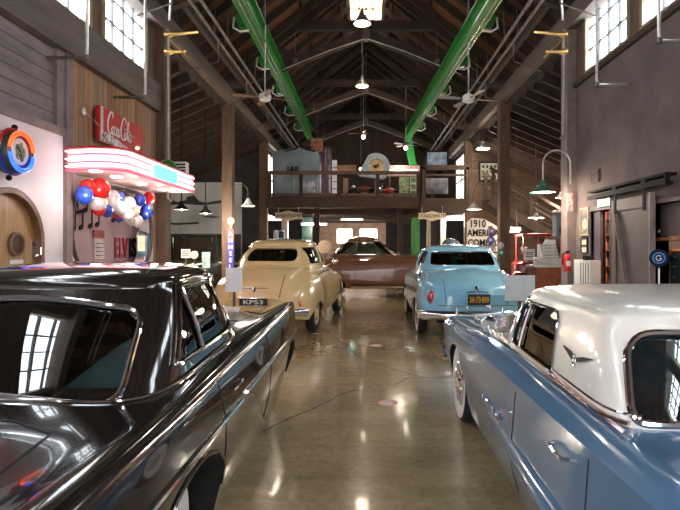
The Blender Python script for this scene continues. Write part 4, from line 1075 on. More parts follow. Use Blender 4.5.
# ---------------------------------------------------------------- roof trusses and steelwork
M_green = mat('green_enamel', (0.018, 0.26, 0.04), 0.35, coat=0.25, var=0.04, scale=1)
M_brass = mat('brass', (0.80, 0.55, 0.20), 0.3, 0.9, var=0.06)
M_shade = mat('white_enamel', (0.80, 0.80, 0.78), 0.35, var=0.02)
M_shadeg = mat('green_shade_enamel', (0.05, 0.17, 0.12), 0.3, coat=0.6, var=0.05)
M_bulb = mat('lit_bulb', (1, 1, 1), 0.3, emit=(1.0, 0.86, 0.66), es=12)
M_bulbs = mat('soft_lit_bulb', (1, 1, 1), 0.3, emit=(1.0, 0.92, 0.80), es=3)
def lamp_light(loc, power, r=0.08, col=(1.0, 0.84, 0.66)):
    l = bpy.data.lights.new('lamp_light', 'POINT'); l.energy = power; l.shadow_soft_size = r; l.color = col
    o = bpy.data.objects.new('lamp_light', l); COL.objects.link(o); o.location = loc; return o

tnames = ['roof truss with crossed steel rods above the wall ends, nearest of the four', 'roof truss over the brown timber posts in mid hall, second of four',
          'roof truss above the balcony railing, third of four', 'roof truss deep behind the balcony, furthest of four']
TX = (ZR - 7.47) / (ZR - ZE) * XE - 0.12
for Y, lab in zip((9.65, YP, YM, YT), tnames):
    t = thing('roof_truss', lab, 'roof truss', (0, Y, 5.8), group='roof trusses')
    MB().box(-TX, TX, Y - 0.09, Y + 0.09, 7.36, 7.60).build('tie_beam', M_wood, t, bevel=0.008)
    for s in (-1, 1):
        MB().bar((s * 3.75, Y, 5.82), (s * 0.02, Y, 7.24), 0.16, 0.24).build('chord', M_beam if Y > 15 else M_wood, t)
        MB().bar((s * 3.95, Y, roofz(3.95) - 0.3), (0, Y, roofz(0) - 0.3), 0.14, 0.2).build('top_chord', M_wood, t)
        MB().bar((s * 1.75, Y, 6.55), (s * 2.45, Y, roofz(2.45) - 0.35), 0.12, 0.14).build('strut', M_wood, t)
        MB().tube([(s * 0.05, Y - 0.1, 7.1), (s * 1.0, Y - 0.1, 6.78), (s * 2.55, Y - 0.1, 6.15)], 0.014, 6).build('tie_rod', M_steel, t)
        MB().tube([(s * 1.9, Y - 0.02, 6.50), (s * 1.9, Y - 0.02, 7.4)], 0.012, 6).build('drop_rod', M_dsteel, t)
        MB().lathe([(0.07, -0.03), (0.07, 0.03), (0.03, 0.04)], (s * 1.9, Y - 0.1, 6.52), (0, -1, 0), 12).build('rod_bolt', M_dsteel, t, smooth=True)
    MB().tube([(0, Y, 7.2), (0, Y, roofz(0) - 0.3)], 0.02, 8).build('king_rod', M_dsteel, t)
    MB().box(-0.10, 0.10, Y - 0.12, Y + 0.12, 7.10, 7.38).build('apex_plate', M_dsteel, t, bevel=0.01)

# longitudinal timbers and pipes beside the roof beams
for s in (-1, 1):
    sd = 'left' if s < 0 else 'right'
    o = MB().bar((s * 3.30, 2, 5.98), (s * 3.30, YB, 5.98), 0.10, 0.16).build('wall_plate', M_beam); tag(o, 'slim timber running beside the %s roof beam, just above it' % sd, 'beam')
    for x, z, w in ((2.98, 5.72, 'upper'), (2.72, 5.62, 'inner')):
        t = thing('sprinkler_pipe', 'thin steel %s pipe slung under the %s slope of the roof' % (w, sd), 'pipe', (s * x, 2, z))
        MB().tube([(s * x, 2, z), (s * x, YB - 0.5, z)], 0.028, 8).build('pipe', mat('dull_pipe', (.20, .16, .14), .5, .4, var=.1), t, smooth=True)
        for y in (5.5, 8, 10.6, 13.2, 16, 18.6, 21.5):
            MB().tube([(s * x, y, z), (s * (x - .02), y, z + 0.55)], 0.010, 6).build('hanger', M_dsteel, t)
            if w == 'upper': MB().tube([(s * x, y + .3, z), (s * x, y + .3, z - 0.42), (s * (x + .55), y + .3, z - 0.62)], 0.014, 6).build('drop_arm', M_dsteel, t)

# green crane rails
def crane_rail(name_side, P0, P1, s, leg, lab):
    t = thing('crane_rail', lab, 'crane rail', P0, group=None)
    a = Vector(P0); b = Vector(P1); d = (b - a).normalized(); sx = d.cross(Vector((0, 0, 1))).normalized()
    w = MB(); w.bar(a, b, 0.055, 0.36); w.build('web', M_green, t)
    f = MB(); f.bar(a - Vector((0, 0, .18)), b - Vector((0, 0, .18)), 0.26, 0.035); f.build('bottom_flange', M_green, t)
    f = MB(); f.bar(a + Vector((0, 0, .18)), b + Vector((0, 0, .18)), 0.26, 0.035); f.build('top_flange', M_green, t)
    f = MB(); f.bar(a - Vector((0, 0, .215)), b - Vector((0, 0, .215)), 0.03, 0.03); f.build('runner', mat('pale_rail_metal', (.7, .75, .6), .25, .8, var=.01), t)  # thin pale strip along the underside of the bottom flange
    f = MB(); f.bar(a + sx * s * -0.0 - Vector((0, 0, .205)) + sx * 0.09, b - Vector((0, 0, .205)) + sx * 0.09, 0.022, 0.02); f.build('conductor', MATS['pale_rail_metal'], t)
    L = (b - a).length; k = 0.35
    while k < L - 0.5:
        c = a + d * k; o = sx * (0.30 * s)
        br = MB().add([c + sx * s * .03 + d * -.24 + Vector((0, 0, .17)), c + sx * s * .03 + d * .24 + Vector((0, 0, .17)), c + sx * s * .42 + d * .20 + Vector((0, 0, .10)), c + sx * s * .42 - d * .20 + Vector((0, 0, .10)),
                       c + sx * s * .03 + d * -.16 + Vector((0, 0, -.14)), c + sx * s * .03 + d * .16 + Vector((0, 0, -.14)), c + sx * s * .34 + d * .10 + Vector((0, 0, -.10)), c + sx * s * .34 - d * .10 + Vector((0, 0, -.10))],
                      [(0, 1, 2, 3), (4, 7, 6, 5), (0, 4, 5, 1), (1, 5, 6, 2), (2, 6, 7, 3), (3, 7, 4, 0)])
        bk = br.build('bracket', M_green, t, bevel=0.015)
        MB().tube([c + sx * s * .40 - d * .25 + Vector((0, 0, .05)), c + sx * s * .42 - d * .25 + Vector((0, 0, -.16)), c + sx * s * .28 - d * .25 + Vector((0, 0, -.24)), c + sx * s * .10 - d * .25 + Vector((0, 0, -.22))], 0.022, 6).build('hook', M_shade, bk, smooth=True)
        k += 2.35
    if leg:
        MB().bar(b - d * .1 - Vector((0, 0, .2)), Vector(leg), 0.30, 0.22, up=(0, 1, 0)).build('end_leg', M_green, t, bevel=0.02)
    return t
crane_rail('left', (-2.28, 6.2, 6.18), (-2.30, 22.3, 6.18), -1, None, 'glossy green steel crane rail under the roof on the left side')
crane_rail('right', (2.50, 6.2, 6.18), (1.72, 22.3, 6.18), 1, (2.02, 22.4, 4.5), 'glossy green crane rail under the right roof slope, bent down at its far end')

# dropped rods with side arms to the walls
for s, Y, lab in ((-1, 7.9, 'thin steel rod with side arm to the wood front by the red script sign'), (-1, 6.25, 'thin steel rod with side arm before the grey clapboard at top left'),
                  (1, 7.56, 'thin pale rod with side arm under the right-hand wall window, further of two'), (1, 5.95, 'thin pale rod with side arm at the top right edge, nearer of two')):
    t = thing('hanging_rod', lab, 'rod', (s * 3.23, Y, 3.75), group='hanging rods with side arms')
    z = 3.74 if s < 0 else 3.82
    MB().tube([(s * 3.23, Y, z + 3.0), (s * 3.23, Y, z + .06), (s * 3.26, Y, z)], 0.020, 8).build('rod', M_steel, t, smooth=True)
    MB().tube([(s * 3.23, Y, z), (s * 3.69, Y, z)], 0.022, 8).build('side_arm', M_dsteel if s < 0 else M_steel, t, smooth=True)
    MB().lathe([(.034, -.03), (.034, .03)], (s * 3.23, Y, z), (0, 0, 1), 10).build('elbow', M_dsteel, t, smooth=True)
# brass arms on the wall-end posts and long conduits
for s in (-1, 1):
    sd = 'left' if s < 0 else 'right'
    t = thing('brass_bracket', 'pair of brass arms with flared sockets on the %s wall-end post' % sd, 'bracket', (s * 3.5, YE, 5.0))
    for z, L, dz in ((5.28, .55, .08), (4.98, .34, .0)):
        MB().lathe([(.075, 0), (.075, .04), (.03, .14), (.022, L), (.028, L + .02)], (s * 3.52, YE - .02, z), (-s, 0, dz), 14).build('arm', M_brass, t, smooth=True)
    MB().tube([(s * 3.50, YE - .03, 5.25), (s * 3.1, YE - .1, 4.85)], .012, 6).build('stay', M_brass, t)
    t = MB().tube([(s * 3.46, YE - .06, 5.35), (s * 3.46, YE - .06, 3.5 if s > 0 else 2.4), (s * 3.40, YE - .06, (3.5 if s > 0 else 2.4) - .05)], .022, 8).build('conduit', M_steel, smooth=True)
    tag(t, 'vertical steel conduit on the %s wall-end post' % sd, 'pipe')
    t = MB().tube([(s * 3.0, 8.4, 6.1), (s * 3.05, 8.5, 5.9), (s * 3.35, 9.2, 5.42)], .022, 8).build('conduit', M_steel, smooth=True)
    tag(t, 'short bent conduit leading from the %s wall-end post up to the roof' % sd, 'pipe')

# ceiling fans
def fan(loc, ztop, n, r, lab, blade, lit=False, tilt=0.0, a0=0.0, grp='ceiling fans'):
    x, y, z = loc
    t = thing('ceiling_fan', lab, 'ceiling fan', loc, group=grp)
    MB().tube([(x, y, z + .1), (x, y, ztop)], 0.016, 8).build('down_rod', M_steel, t, smooth=True)
    MB().lathe([(0.02, .14), (.05, .11), (.12, .08), (.14, .02), (.12, -.05), (.05, -.08), (0, -.085)], loc, (0, 0, 1), 20).build('motor', M_shade if not lit else M_dsteel, t, smooth=True)
    for k in range(n):
        a = a0 + 2 * math.pi * k / n; d = Vector((math.cos(a), math.sin(a), 0)); q = Vector((-math.sin(a), math.cos(a), .18))
        c = Vector(loc)
        b = MB(); vs = [c + d * .18 - q * .045, c + d * .18 + q * .045, c + d * r * .9 + q * .075, c + d * r + q * .04, c + d * r - q * .04, c + d * r * .9 - q * .075]
        vs += [v + Vector((0, 0, .012)) for v in vs]
        b.add(vs, [(0, 1, 2, 3, 4, 5), (11, 10, 9, 8, 7, 6)] + [(i, (i + 1) % 6, (i + 1) % 6 + 6, i + 6) for i in range(6)]); b.build('blade', blade, t)
        MB().bar(c + d * .08, c + d * .22, .03, .012).build('blade_iron', M_dsteel, t)
    if lit:
        MB().ball((x, y, z - .13), .07).build('light_globe', M_bulb, t, smooth=True)
M_blade = mat('fan_blade_wood', (0.20, 0.09, 0.055), 0.4, var=0.12); M_bladeg = mat('fan_blade_grey', (0.32, 0.30, 0.29), 0.5, var=0.1)
fan((-2.19, 11.7, 4.78), 7.4, 4, .68, 'ceiling fan hanging on a long white rod at the left side', M_blade, a0=.35)
fan((2.22, 11.7, 4.75), 7.4, 4, .70, 'ceiling fan hanging on a long white rod at the right side', M_bladeg, a0=.25)
fan((-.10, 21.0, 5.95), 9.0, 4, .60, 'small ceiling fan with lit globe hanging mid hall above the balcony', M_blade, lit=True, a0=.1)
fan((1.52, 20.6, 5.45), 7.9, 4, .55, 'ceiling fan with lit globe beside the bent end of the right green rail', M_bladeg, lit=True, a0=.6)
fan((-.25, 26.5, 5.5), 9.0, 4, .55, 'far ceiling fan with lit globe near the back boards', M_blade, lit=True, a0=.4)
# ridge pendants
def dome(loc, ztop, R, lab, h=None, m=None, name='pendant_lamp', bulb=None, grp=None, power=0, cord=M_steel):
    x, y, z = loc; h = h or R * .9
    t = thing(name, lab, 'lamp', loc, group=grp)
    MB().tube([(x, y, z + h), (x, y, ztop)], 0.014, 8).build('stem', cord, t, smooth=True)
    MB().lathe([(.035, h + .05), (.05, h), (.055, h * .8), (R * .55, h * .55), (R * .9, h * .2), (R, 0), (R * .96, .0), (R * .86, h * .2), (R * .5, h * .5), (0.02, h * .7)], loc, (0, 0, 1), 28).build('shade', m or M_shade, t, smooth=True)
    MB().ball((x, y, z + h * .28), min(R * .30, .06), 1, 1, 1.2).build('bulb', bulb or M_bulb, t, smooth=True)
    if power: lamp_light((x, y, z - .06), power, .2)
    return t
dome((-.09, 12.7, 6.80), 9.0, .21, 'large pale dome lamp on the ridge line in front of the roof lantern', h=.28, m=mat('aluminium_shade', (.6, .58, .55), .3, .7), power=16, bulb=M_bulbs)
dome((-.12, 16.9, 6.58), 8.5, .21, 'pale dome lamp on the ridge line beyond the first tie beam', h=.28, m=MATS['aluminium_shade'], power=16, bulb=M_bulbs)
# gooseneck lamps
def goose(px, Y, zs, s, R, m, lab, post_x, zt, power=0):
    x = WX(px, Y); t = thing('gooseneck_lamp', lab, 'lamp', (post_x, Y, zs))
    c = (x + post_x) / 2; rr = abs(post_x - x) / 2
    pts = [(post_x, Y, zt - .35)] + [(c + (post_x - x) / 2 * math.cos(a), Y, zt + rr * 1.0 * math.sin(a)) for a in [math.pi * k / 16 for k in range(17)]] + [(x, Y, zs + .14)]
    MB().tube(pts, .016 if Y < 10 else .012, 8).build('curved_arm', M_steel if Y < 10 else M_dsteel, t, smooth=True)
    MB().lathe([(.03, .20), (.045, .17), (.05, .14), (R * .42, .125), (R * .5, .07), (R * .85, .02), (R, .0), (R * 1.0, -.012), (R * .9, .0), (R * .5, .03), (.02, .04)], (x, Y, zs), (0, 0, 1), 28).build('shade', m, t, smooth=True)
    MB().lathe([(R * .85, .004), (R * .7, -.01), (0, -.02)], (x, Y, zs), (0, 0, 1), 24).build('lit_diffuser', M_bulbs, t, smooth=True)
    if power: lamp_light((x, Y, zs - .08), power, .15)
goose(543, 9.3, 2.50, 1, .215, M_shadeg, 'green enamel gooseneck lamp on the right wall-end post', 3.52, 2.98, 40)
goose(248, 14.3, 2.64, -1, .19, M_shade, 'white gooseneck lamp beside the brown post left of the balcony', -3.56, 3.0, 3)
goose(474, 14.3, 2.55, 1, .20, M_shade, 'white gooseneck lamp beside the post above the 1910 board', 3.56, 3.0, 12)
# pendants in the aisles
dome((-4.10, 12.0, 2.38), 4.9, .16, 'black pendant lamp with lit rim before the seaplane mural, left of two', m=M_black, bulb=M_bulbs, cord=M_black, power=90)
dome((-3.98, 13.4, 2.38), 5.0, .17, 'black pendant lamp before the seaplane mural, right of two', m=M_black, bulb=M_bulbs, cord=M_black, power=90)
dome((WX(483, 17.5), 17.5, WZ(149, 17.5)), 5.2, .22, 'pendant lamp glowing above the framed picture sheet on tan boards', bulb=M_bulb, cord=M_dsteel, power=70)
dome((WX(561, 17.0), 17.0, WZ(198, 17.0)), 4.3, .16, 'small pendant lamp glowing by the lower stair, right aisle', bulb=M_bulb, cord=M_dsteel, power=70)
dome((WX(536, 15.0), 15.0, WZ(218, 15.0)), 4.4, .22, 'wide white pendant lamp above the stair rail, right aisle', h=.1, bulb=M_bulbs, cord=M_dsteel, power=80)
for px, Y, zz, lab in ((314, 20.4, WZ(224, 20.4), 'white fluorescent fitting under the balcony, left of three'), (352, 24.0, WZ(219, 24.0), 'white fluorescent fitting under the balcony, middle'), (455, 20.6, WZ(217, 20.6), 'white fluorescent fitting under the balcony by the right end')):
    x = WX(px, Y); t = thing('strip_light', lab, 'strip light', (x, Y, zz), group='strip lights under the balcony')
    MB().box(x - .5, x + .5, Y - .06, Y + .06, zz, zz + .05).build('housing', M_shade, t)
    MB().tube([(x - .48, Y, zz - .02), (x + .48, Y, zz - .02)], .018, 8).build('fluorescent_tube', mat('tube_glow', (1, 1, 1), .3, emit=(1, .93, .85), es=3), t, smooth=True)
    for d in (-.4, .4): MB().tube([(x + d, Y, zz + .05), (x + d, Y, ZM - .4)], .006, 5).build('hanger', M_dsteel, t)
    lamp_light((x, Y, zz - .12), 80, .2, (1, .9, .78))
x0, x1 = WX(497, 15.6), WX(520, 15.6); z = WZ(231, 15.6)
t = thing('strip_light', 'long white strip light hanging over the red old truck, right aisle', 'strip light', ((x0 + x1) / 2, 15.6, z))
MB().box(x0, x1, 15.5, 15.7, z, z + .11).build('housing', M_shade, t, bevel=.01); MB().tube([(x0 + .03, 15.6, z - .02), (x1 - .03, 15.6, z - .02)], .02, 8).build('fluorescent_tube', MATS['tube_glow'], t, smooth=True)
for xx in (x0 + .1, x1 - .1): MB().tube([(xx, 15.6, z + .11), (xx, 15.6, az(xx) - .02)], .006, 5).build('hanger', M_dsteel, t)
lamp_light(((x0 + x1) / 2, 15.6, z - .15), 60, .2)
# ---------------------------------------------------------------- left side: diner front
M_neonp = mat('pink_white_neon', (1, 1, 1), .3, emit=(1.0, 0.70, 0.74), es=1.2)
M_neonr = mat('red_neon', (1, .1, .15), .3, emit=(0.9, 0.05, 0.12), es=0.8)
M_neonw = mat('white_neon_panel', (1, 1, 1), .3, emit=(1.0, 0.42, 0.48), es=0.40)
M_neonc = mat('mint_lit_panel', (.25, .6, .55), .3, emit=(0.18, 0.80, 0.74), es=0.45)
M_redp = mat('red_enamel', (0.62, 0.012, 0.02), .3, coat=.6, var=.04)
M_whitep = mat('white_paint', (.85, .84, .84), .4, var=.01)
cx = -2.97; ya_, yb_ = YX(121, cx), YX(192, cx); yw = YX(66, -3.69)
zt, zb_ = 2.75, 2.475
t = thing('neon_canopy', 'diner canopy edged with glowing pink and white neon bands', 'canopy', (-3.3, 7.5, zb_))
rr = .22
foot = [(-3.69, yw), (cx - rr - .12, ya_ - .02)] + [(cx - rr + rr * math.sin(a), ya_ + rr - rr * math.cos(a)) for a in [math.pi / 2 * k / 8 for k in range(9)]] + [(cx, yb_), (-3.69, yb_)]
MB().prism(foot, zb_, zt, 'XY').build('canopy_body', mat('canopy_soffit', (.62, .45, .42), .4, var=.03), t)
edge = foot[:-1]
def band(z, r, m, nm, off):
    pts = []
    for i, (x, y) in enumerate(edge):
        a = Vector(edge[max(0, i - 1)]); b = Vector(edge[min(len(edge) - 1, i + 1)]); d = (b - a).normalized(); pts.append((x + d.y * off, y - d.x * off, z))
    return MB().tube(pts, r, 8).build(nm, m, t, smooth=True)
def strip(z0, z1, m, nm, off, rng=None):
    pts = edge if rng is None else rng; vs = []; n = len(pts)
    for i, (x, y) in enumerate(pts):
        a = Vector(pts[max(0, i - 1)]); b = Vector(pts[min(n - 1, i + 1)]); d = (b - a).normalized()
        for o in (off, off + .012):
            for z in (z0, z1): vs.append((x + d.y * o, y - d.x * o, z))
    fs = [(4 * i + a, 4 * i + b, 4 * i + 4 + b, 4 * i + 4 + a) for i in range(n - 1) for a, b in ((0, 1), (1, 3), (3, 2), (2, 0))] + [(0, 2, 3, 1), (4 * n - 4, 4 * n - 3, 4 * n - 1, 4 * n - 2)]
    return MB().add(vs, fs).build(nm, m, t)
strip(zb_ + .05, zt - .05, M_neonw, 'lit_face', .004)
for z, m, r in ((zb_ + .012, M_neonr, .012), (zb_ + .06, M_neonp, .014), (zb_ + .105, M_neonr, .008), (zb_ + .15, M_neonp, .014), (zt - .075, M_neonr, .008), (zt - .03, M_neonp, .014), (zt + .005, M_redp, .014)):
    band(z, r, m, 'neon_tube', .03)
ov = rpoly([(YX(150, cx), zb_ + .04), (YX(174, cx), zb_ + .04), (YX(174, cx), zt - .05), (YX(150, cx), zt - .05)], .11, 8)
MB().prism(ov, cx + .03, cx + .06, 'YZ').build('lit_oval_panel', M_neonc, t, label='mint glowing oval panel')
for px, py in ((110, 172), (139, 178), (162, 181), (180, 186)):
    y = {110: 6.55, 139: 7.1, 162: 7.9, 180: 8.7}[px]; x = -3.28
    d = MB().lathe([(.075, .0), (.075, -.012), (.055, -.014), (.05, -.004)], (x, y, zb_), (0, 0, 1), 20).build('downlight', M_bulbs, t, smooth=True)
for y in (6.5, 7.6, 8.6):
    l = bpy.data.lights.new('canopy_light', 'POINT'); l.energy = 4; l.color = (1, .78, .74); l.shadow_soft_size = .06
    o = bpy.data.objects.new('canopy_light', l); COL.objects.link(o); o.location = (-3.28, y, zb_ - .30)
# inside the stage alcove
for y in (6.9, 8.1):
    l = bpy.data.lights.new('stage_light', 'POINT'); l.energy = 4; l.color = (1, .86, .84); l.shadow_soft_size = .08
    o = bpy.data.objects.new('stage_light', l); COL.objects.link(o); o.location = (-3.86, y, 2.48)
# frame round the stage opening
MB().tube([(XL + .005, y, z) for y, z in hole], .032, 8, closed=True).build('trim_7', mat('stage_rim', (.10, .07, .07), .4), smooth=True)['kind'] = 'structure'
xb = XL - D + .004
def wallpt(px, py, x): Y = YX(px, x); return Y, WZ(py, Y)
# lettering and decorations on the alcove wall
Y, Z = wallpt(127, 245, xb)
t = thing('letter_sign', 'big dark red block letters on the stage wall behind the balloons', 'sign', (xb, Y, Z))
text('red_letters', 'ELV', .44, (xb + .01, 8.84, 1.52), mat('dark_red_letter', (.32, .01, .03), .4), t, '+X', .012, bold=.012, fitw=.46)
text('black_letters', 'IS', .44, (xb + .012, 9.26, 1.52), M_black, t, '+X', .012, bold=.012, fitw=.28)
Y, Z = wallpt(98, 235, xb)
t = thing('wall_poster', 'small dark red sign on the stage wall left of the block letters', 'sign', (xb, Y, Z))
MB().box(xb, xb + .02, Y - .16, Y + .16, Z - .04, Z + .07).build('board', mat('maroon_board', (.30, .05, .05), .5), t)
MB().box(xb, xb + .015, Y - .13, Y + .17, Z - .36, Z - .06).build('paper', mat('pale_paper', (.62, .56, .52), .6), t)
for k in range(4): MB().box(xb + .016, xb + .018, Y - .10, Y + .13, Z - .13 - .06 * k, Z - .12 - .06 * k).build('ruled_line', M_black, t)
def note(px, py, kind, lab):
    Y, Z = wallpt(px, py, xb); b = MB()
    def el(dy, dz): b.prism([(Y + dy + .055 * math.cos(a), Z + dz + .038 * math.sin(a) + .012 * math.cos(a)) for a in [2 * math.pi * k / 16 for k in range(16)]], xb, xb + .012, 'YZ')
    el(0, 0); b.box(xb, xb + .012, Y + .04, Y + .056, Z, Z + .24)
    if kind == 2:
        el(.20, .03); b.box(xb, xb + .012, Y + .24, Y + .256, Z + .03, Z + .28); b.prism([(Y + .04, Z + .20), (Y + .256, Z + .24), (Y + .256, Z + .29), (Y + .04, Z + .25)], xb, xb + .012, 'YZ')
    else: b.prism([(Y + .056, Z + .24), (Y + .13, Z + .14), (Y + .12, Z + .07), (Y + .056, Z + .17)], xb, xb + .012, 'YZ')
    o = b.build('music_note', M_black); tag(o, lab, 'wall decoration', 'black music notes on the stage wall')
note(90, 226, 2, 'double black music note on the stage wall, below the left balloons')
note(85, 210, 1, 'single black music note on the stage wall, close under the blue balloon')
note(113, 220, 2, 'double black music note on the stage wall, nearer the block letters')
note(73, 214, 1, 'black music note at the far left of the stage opening')
note(73, 229, 2, 'black music note low at the left edge of the stage opening')
# juke box
bx, by_ = -3.80, 9.24
t = thing('jukebox', 'teal and chrome jukebox standing inside the stage by the right edge', 'jukebox', (bx, by_, .93))
prof = [(bx - .09, .93), (bx + .09, .93), (bx + .09, 1.72)] + [(bx + .09 * math.cos(a), 1.72 + .09 * math.sin(a)) for a in [math.pi * k / 12 for k in range(1, 12)]] + [(bx - .09, 1.72)]
MB().prism(prof, by_ - .10, by_ + .14, 'XZ').build('cabinet', mat('teal_panel', (.16, .38, .45), .3, coat=.5, var=.1), t, bevel=.015)
MB().tube([(p[0], by_ - .11, p[1]) for p in prof[2:]], .018, 8).build('chrome_arch', M_chrome, t, smooth=True)
MB().box(bx - .06, bx + .06, by_ - .115, by_ - .10, 1.05, 1.40).build('grille', M_chrome, t, bevel=.005); MB().box(bx - .06, bx + .06, by_ - .115, by_ - .10, 1.48, 1.74).build('display_window', mat('amber_glow', (.8, .5, .3), .4, emit=(1, .6, .4), es=.5), t)
# balloons: colour, px, py, radius px
bl = [('r', 88, 187, 7), ('b', 84, 195, 8), ('r', 100, 189, 9.5), ('w', 98, 202, 8), ('w', 110, 203, 8), ('w', 113, 197, 6), ('b', 119, 197, 5), ('r', 99, 209, 6), ('b', 107, 211, 5.5), ('w', 120, 208, 6.5),
      ('c', 129, 203, 6), ('r', 117, 213, 5), ('b', 119, 217, 4.5), ('w', 127, 214, 6), ('c', 133, 211, 6), ('w', 136, 206, 4.5), ('b', 140, 200, 5.5), ('r', 149, 198, 5.5), ('w', 130, 220, 5), ('r', 141, 210, 5), ('w', 137, 221, 5.5), ('b', 146, 208, 5), ('b', 144, 215, 4.5), ('r', 121, 208, 5), ('b', 149, 213, 4)]
bmts = {'r': mat('red_latex', (.78, .02, .02), .25, coat=.5, var=.02), 'b': mat('blue_latex', (.02, .08, .55), .25, coat=.5, var=.02), 'w': mat('white_latex', (.88, .80, .80), .3, coat=.4, var=.02), 'c': mat('cream_latex', (.88, .68, .55), .3, coat=.4, var=.02)}
bn = {'r': 'red', 'b': 'blue', 'w': 'white', 'c': 'peach white'}
desc = ['at the far left end, half behind the blue one', 'largest blue, at the left end of the garland', 'biggest of all, near the left end', 'below the biggest red balloon', 'right of the large white one, low', 'tucked behind, right of the biggest red balloon',
        'top edge, in the left half', 'peeking out under the left white balloons', 'low, between two left white balloons', 'middle of the garland, upper side', 'top of the middle part', 'small, low in the middle', 'lowest blue in the middle',
        'middle, lower row', 'middle, beside the small white one', 'small, right of the middle top', 'upper right, next to the red end balloon', 'at the upper right end', 'low, right of the middle', 'right part, between blue and white ones', 'lowest of all, right part', 'right end, below the red one', 'small, near the lower right end', 'squeezed between two white ones, middle', 'small, at the extreme right end']
for i, (c, px, py, r) in enumerate(bl):
    x = -3.50 + random.uniform(-.05, .08) + (-.10 if r < 5.2 else 0); Y = YX(px, x); R = r / F * math.hypot(x, Y) * .97
    o = thing('balloon', '%s balloon in the stage garland, %s' % (bn[c], desc[i]), 'balloon', (x, Y, WZ(py, Y)), group='balloons of the garland')
    MB().ball((x, Y, WZ(py, Y)), R, 1, 1, 1.08, 20, 14).build('skin', bmts[c], o, smooth=True)
    z = WZ(py, Y) - R * 1.07
    MB().lathe([(.004, .02), (.006, 0), (.014, -.015)], (x, Y, z), (0, 0, 1), 8).build('knot', bmts[c], o, smooth=True)
# script sign
y0, y1 = YX(98, -3.62), YX(142, -3.62); z0, z1 = 2.99, 3.47
t = thing('script_sign', 'red sign with white flowing script lettering on the plank front above the canopy', 'sign', (-3.62, (y0 + y1) / 2, z0))
MB().box(-3.66, -3.60, y0, y1, z0, z1).build('panel', M_redp, t, bevel=.008)
for k in (.03, .07): MB().box(-3.598, -3.594, y0 + k, y0 + k + .022, z0 + .12, z1).build('white_stripe', M_whitep, t)
def wave(t_): return .10 + .055 * math.sin(t_ * 5.2 + .6)
n = 24; top = [(y0 + .01 + (y1 - y0 - .02) * i / n, z0 + .005 + wave(i / n) * (1 - .5 * i / n)) for i in range(n + 1)]
bot = [(y0 + .01 + (y1 - y0 - .02) * i / n, z0 + .005) for i in range(n + 1)]
MB().prism(bot + top[::-1], -3.599, -3.596, 'YZ').build('silver_wave', mat('silver_pink_print', (.62, .42, .44), .4, var=.35, scale=14), t)
def stroke(b, pts, w, x):
    P = crom(pts, 7); m_ = len(P); vs = []
    for i, p in enumerate(P):
        d = (P[min(i + 1, m_ - 1)] - P[max(i - 1, 0)]); d.normalize(); k = math.sin(math.pi * (i + .6) / (m_ + .2)) ** .5 * (.6 + .4 * abs(d.y))
        nn = Vector((-d.y, d.x)) * w * k
        for xx in (x, x + .004):
            vs += [(xx, p.x + nn.x, p.y + nn.y), (xx, p.x - nn.x, p.y - nn.y)]
    fs = [(4 * i + a, 4 * i + c, 4 * i + 4 + c, 4 * i + 4 + a) for i in range(m_ - 1) for a, c in ((0, 1), (1, 3), (3, 2), (2, 0))]
    b.add(vs, fs)
lb = MB(); S = .50; u0 = y0 + .22; v0 = z0 + .17; sw = .017
def LT(pts, dx, dy=0, sc=1, w=sw): stroke(lb, [(u0 + dx + p[0] * S * sc, v0 + dy + p[1] * S * sc + (p[0] * S * sc) * 0) for p in pts], w, -3.598)
Cc = [(.30, .40), (.33, .50), (.24, .56), (.10, .42), (.02, .18), (.06, -.02), (.20, -.06), (.32, .04)]
oo = [(.12, .22), (.02, .14), (.02, .03), (.08, -.02), (.15, .06), (.15, .17), (.10, .22)]
cc = [(.15, .17), (.10, .22), (.02, .14), (.01, .03), (.07, -.02), (.16, .05)]
aa = oo; at = [(.16, .22), (.14, .06), (.17, -.02), (.23, .05)]
LT(Cc, 0, .02); LT(oo, .115); LT(cc, .19); LT(aa, .265); LT(at, .265)
LT([(.30, .30), (.37, .31)], .22, -.01, .6)
LT(Cc, .40, .01, 1.05); LT(oo, .52, 0); LT([(.02, .02), (.10, .30), (.14, .52), (.09, .52), (.06, .25), (.08, .0), (.15, .03)], .60, 0); LT(aa, .665); LT(at, .665)
LT([(.02, 0), (-.25, -.20), (.10, -.26), (.60, -.20), (1.1, -.24)], .05, -.02, .62, .008)
LT([(.0, .50), (.3, .62), (.62, .48), (.95, .36), (1.15, .40)], .52, -.03, .62, .010)
lb.build('script_lettering', M_whitep, t)
for y, zz in ((y0 - .28, z0 + .32), (y1 + .22, z0 + .10)):
    MB().lathe([(.05, 0), (.05, .04), (.02, .05)], (XL, y, zz), (1, 0, 0), 14).build('wall_boss', M_steel, t, smooth=True)
    MB().tube([(XL + .04, y, zz), (-3.60, (y0 if y < y0 else y1), zz - .12)], .008, 6).build('stay_wire', M_steel, t)
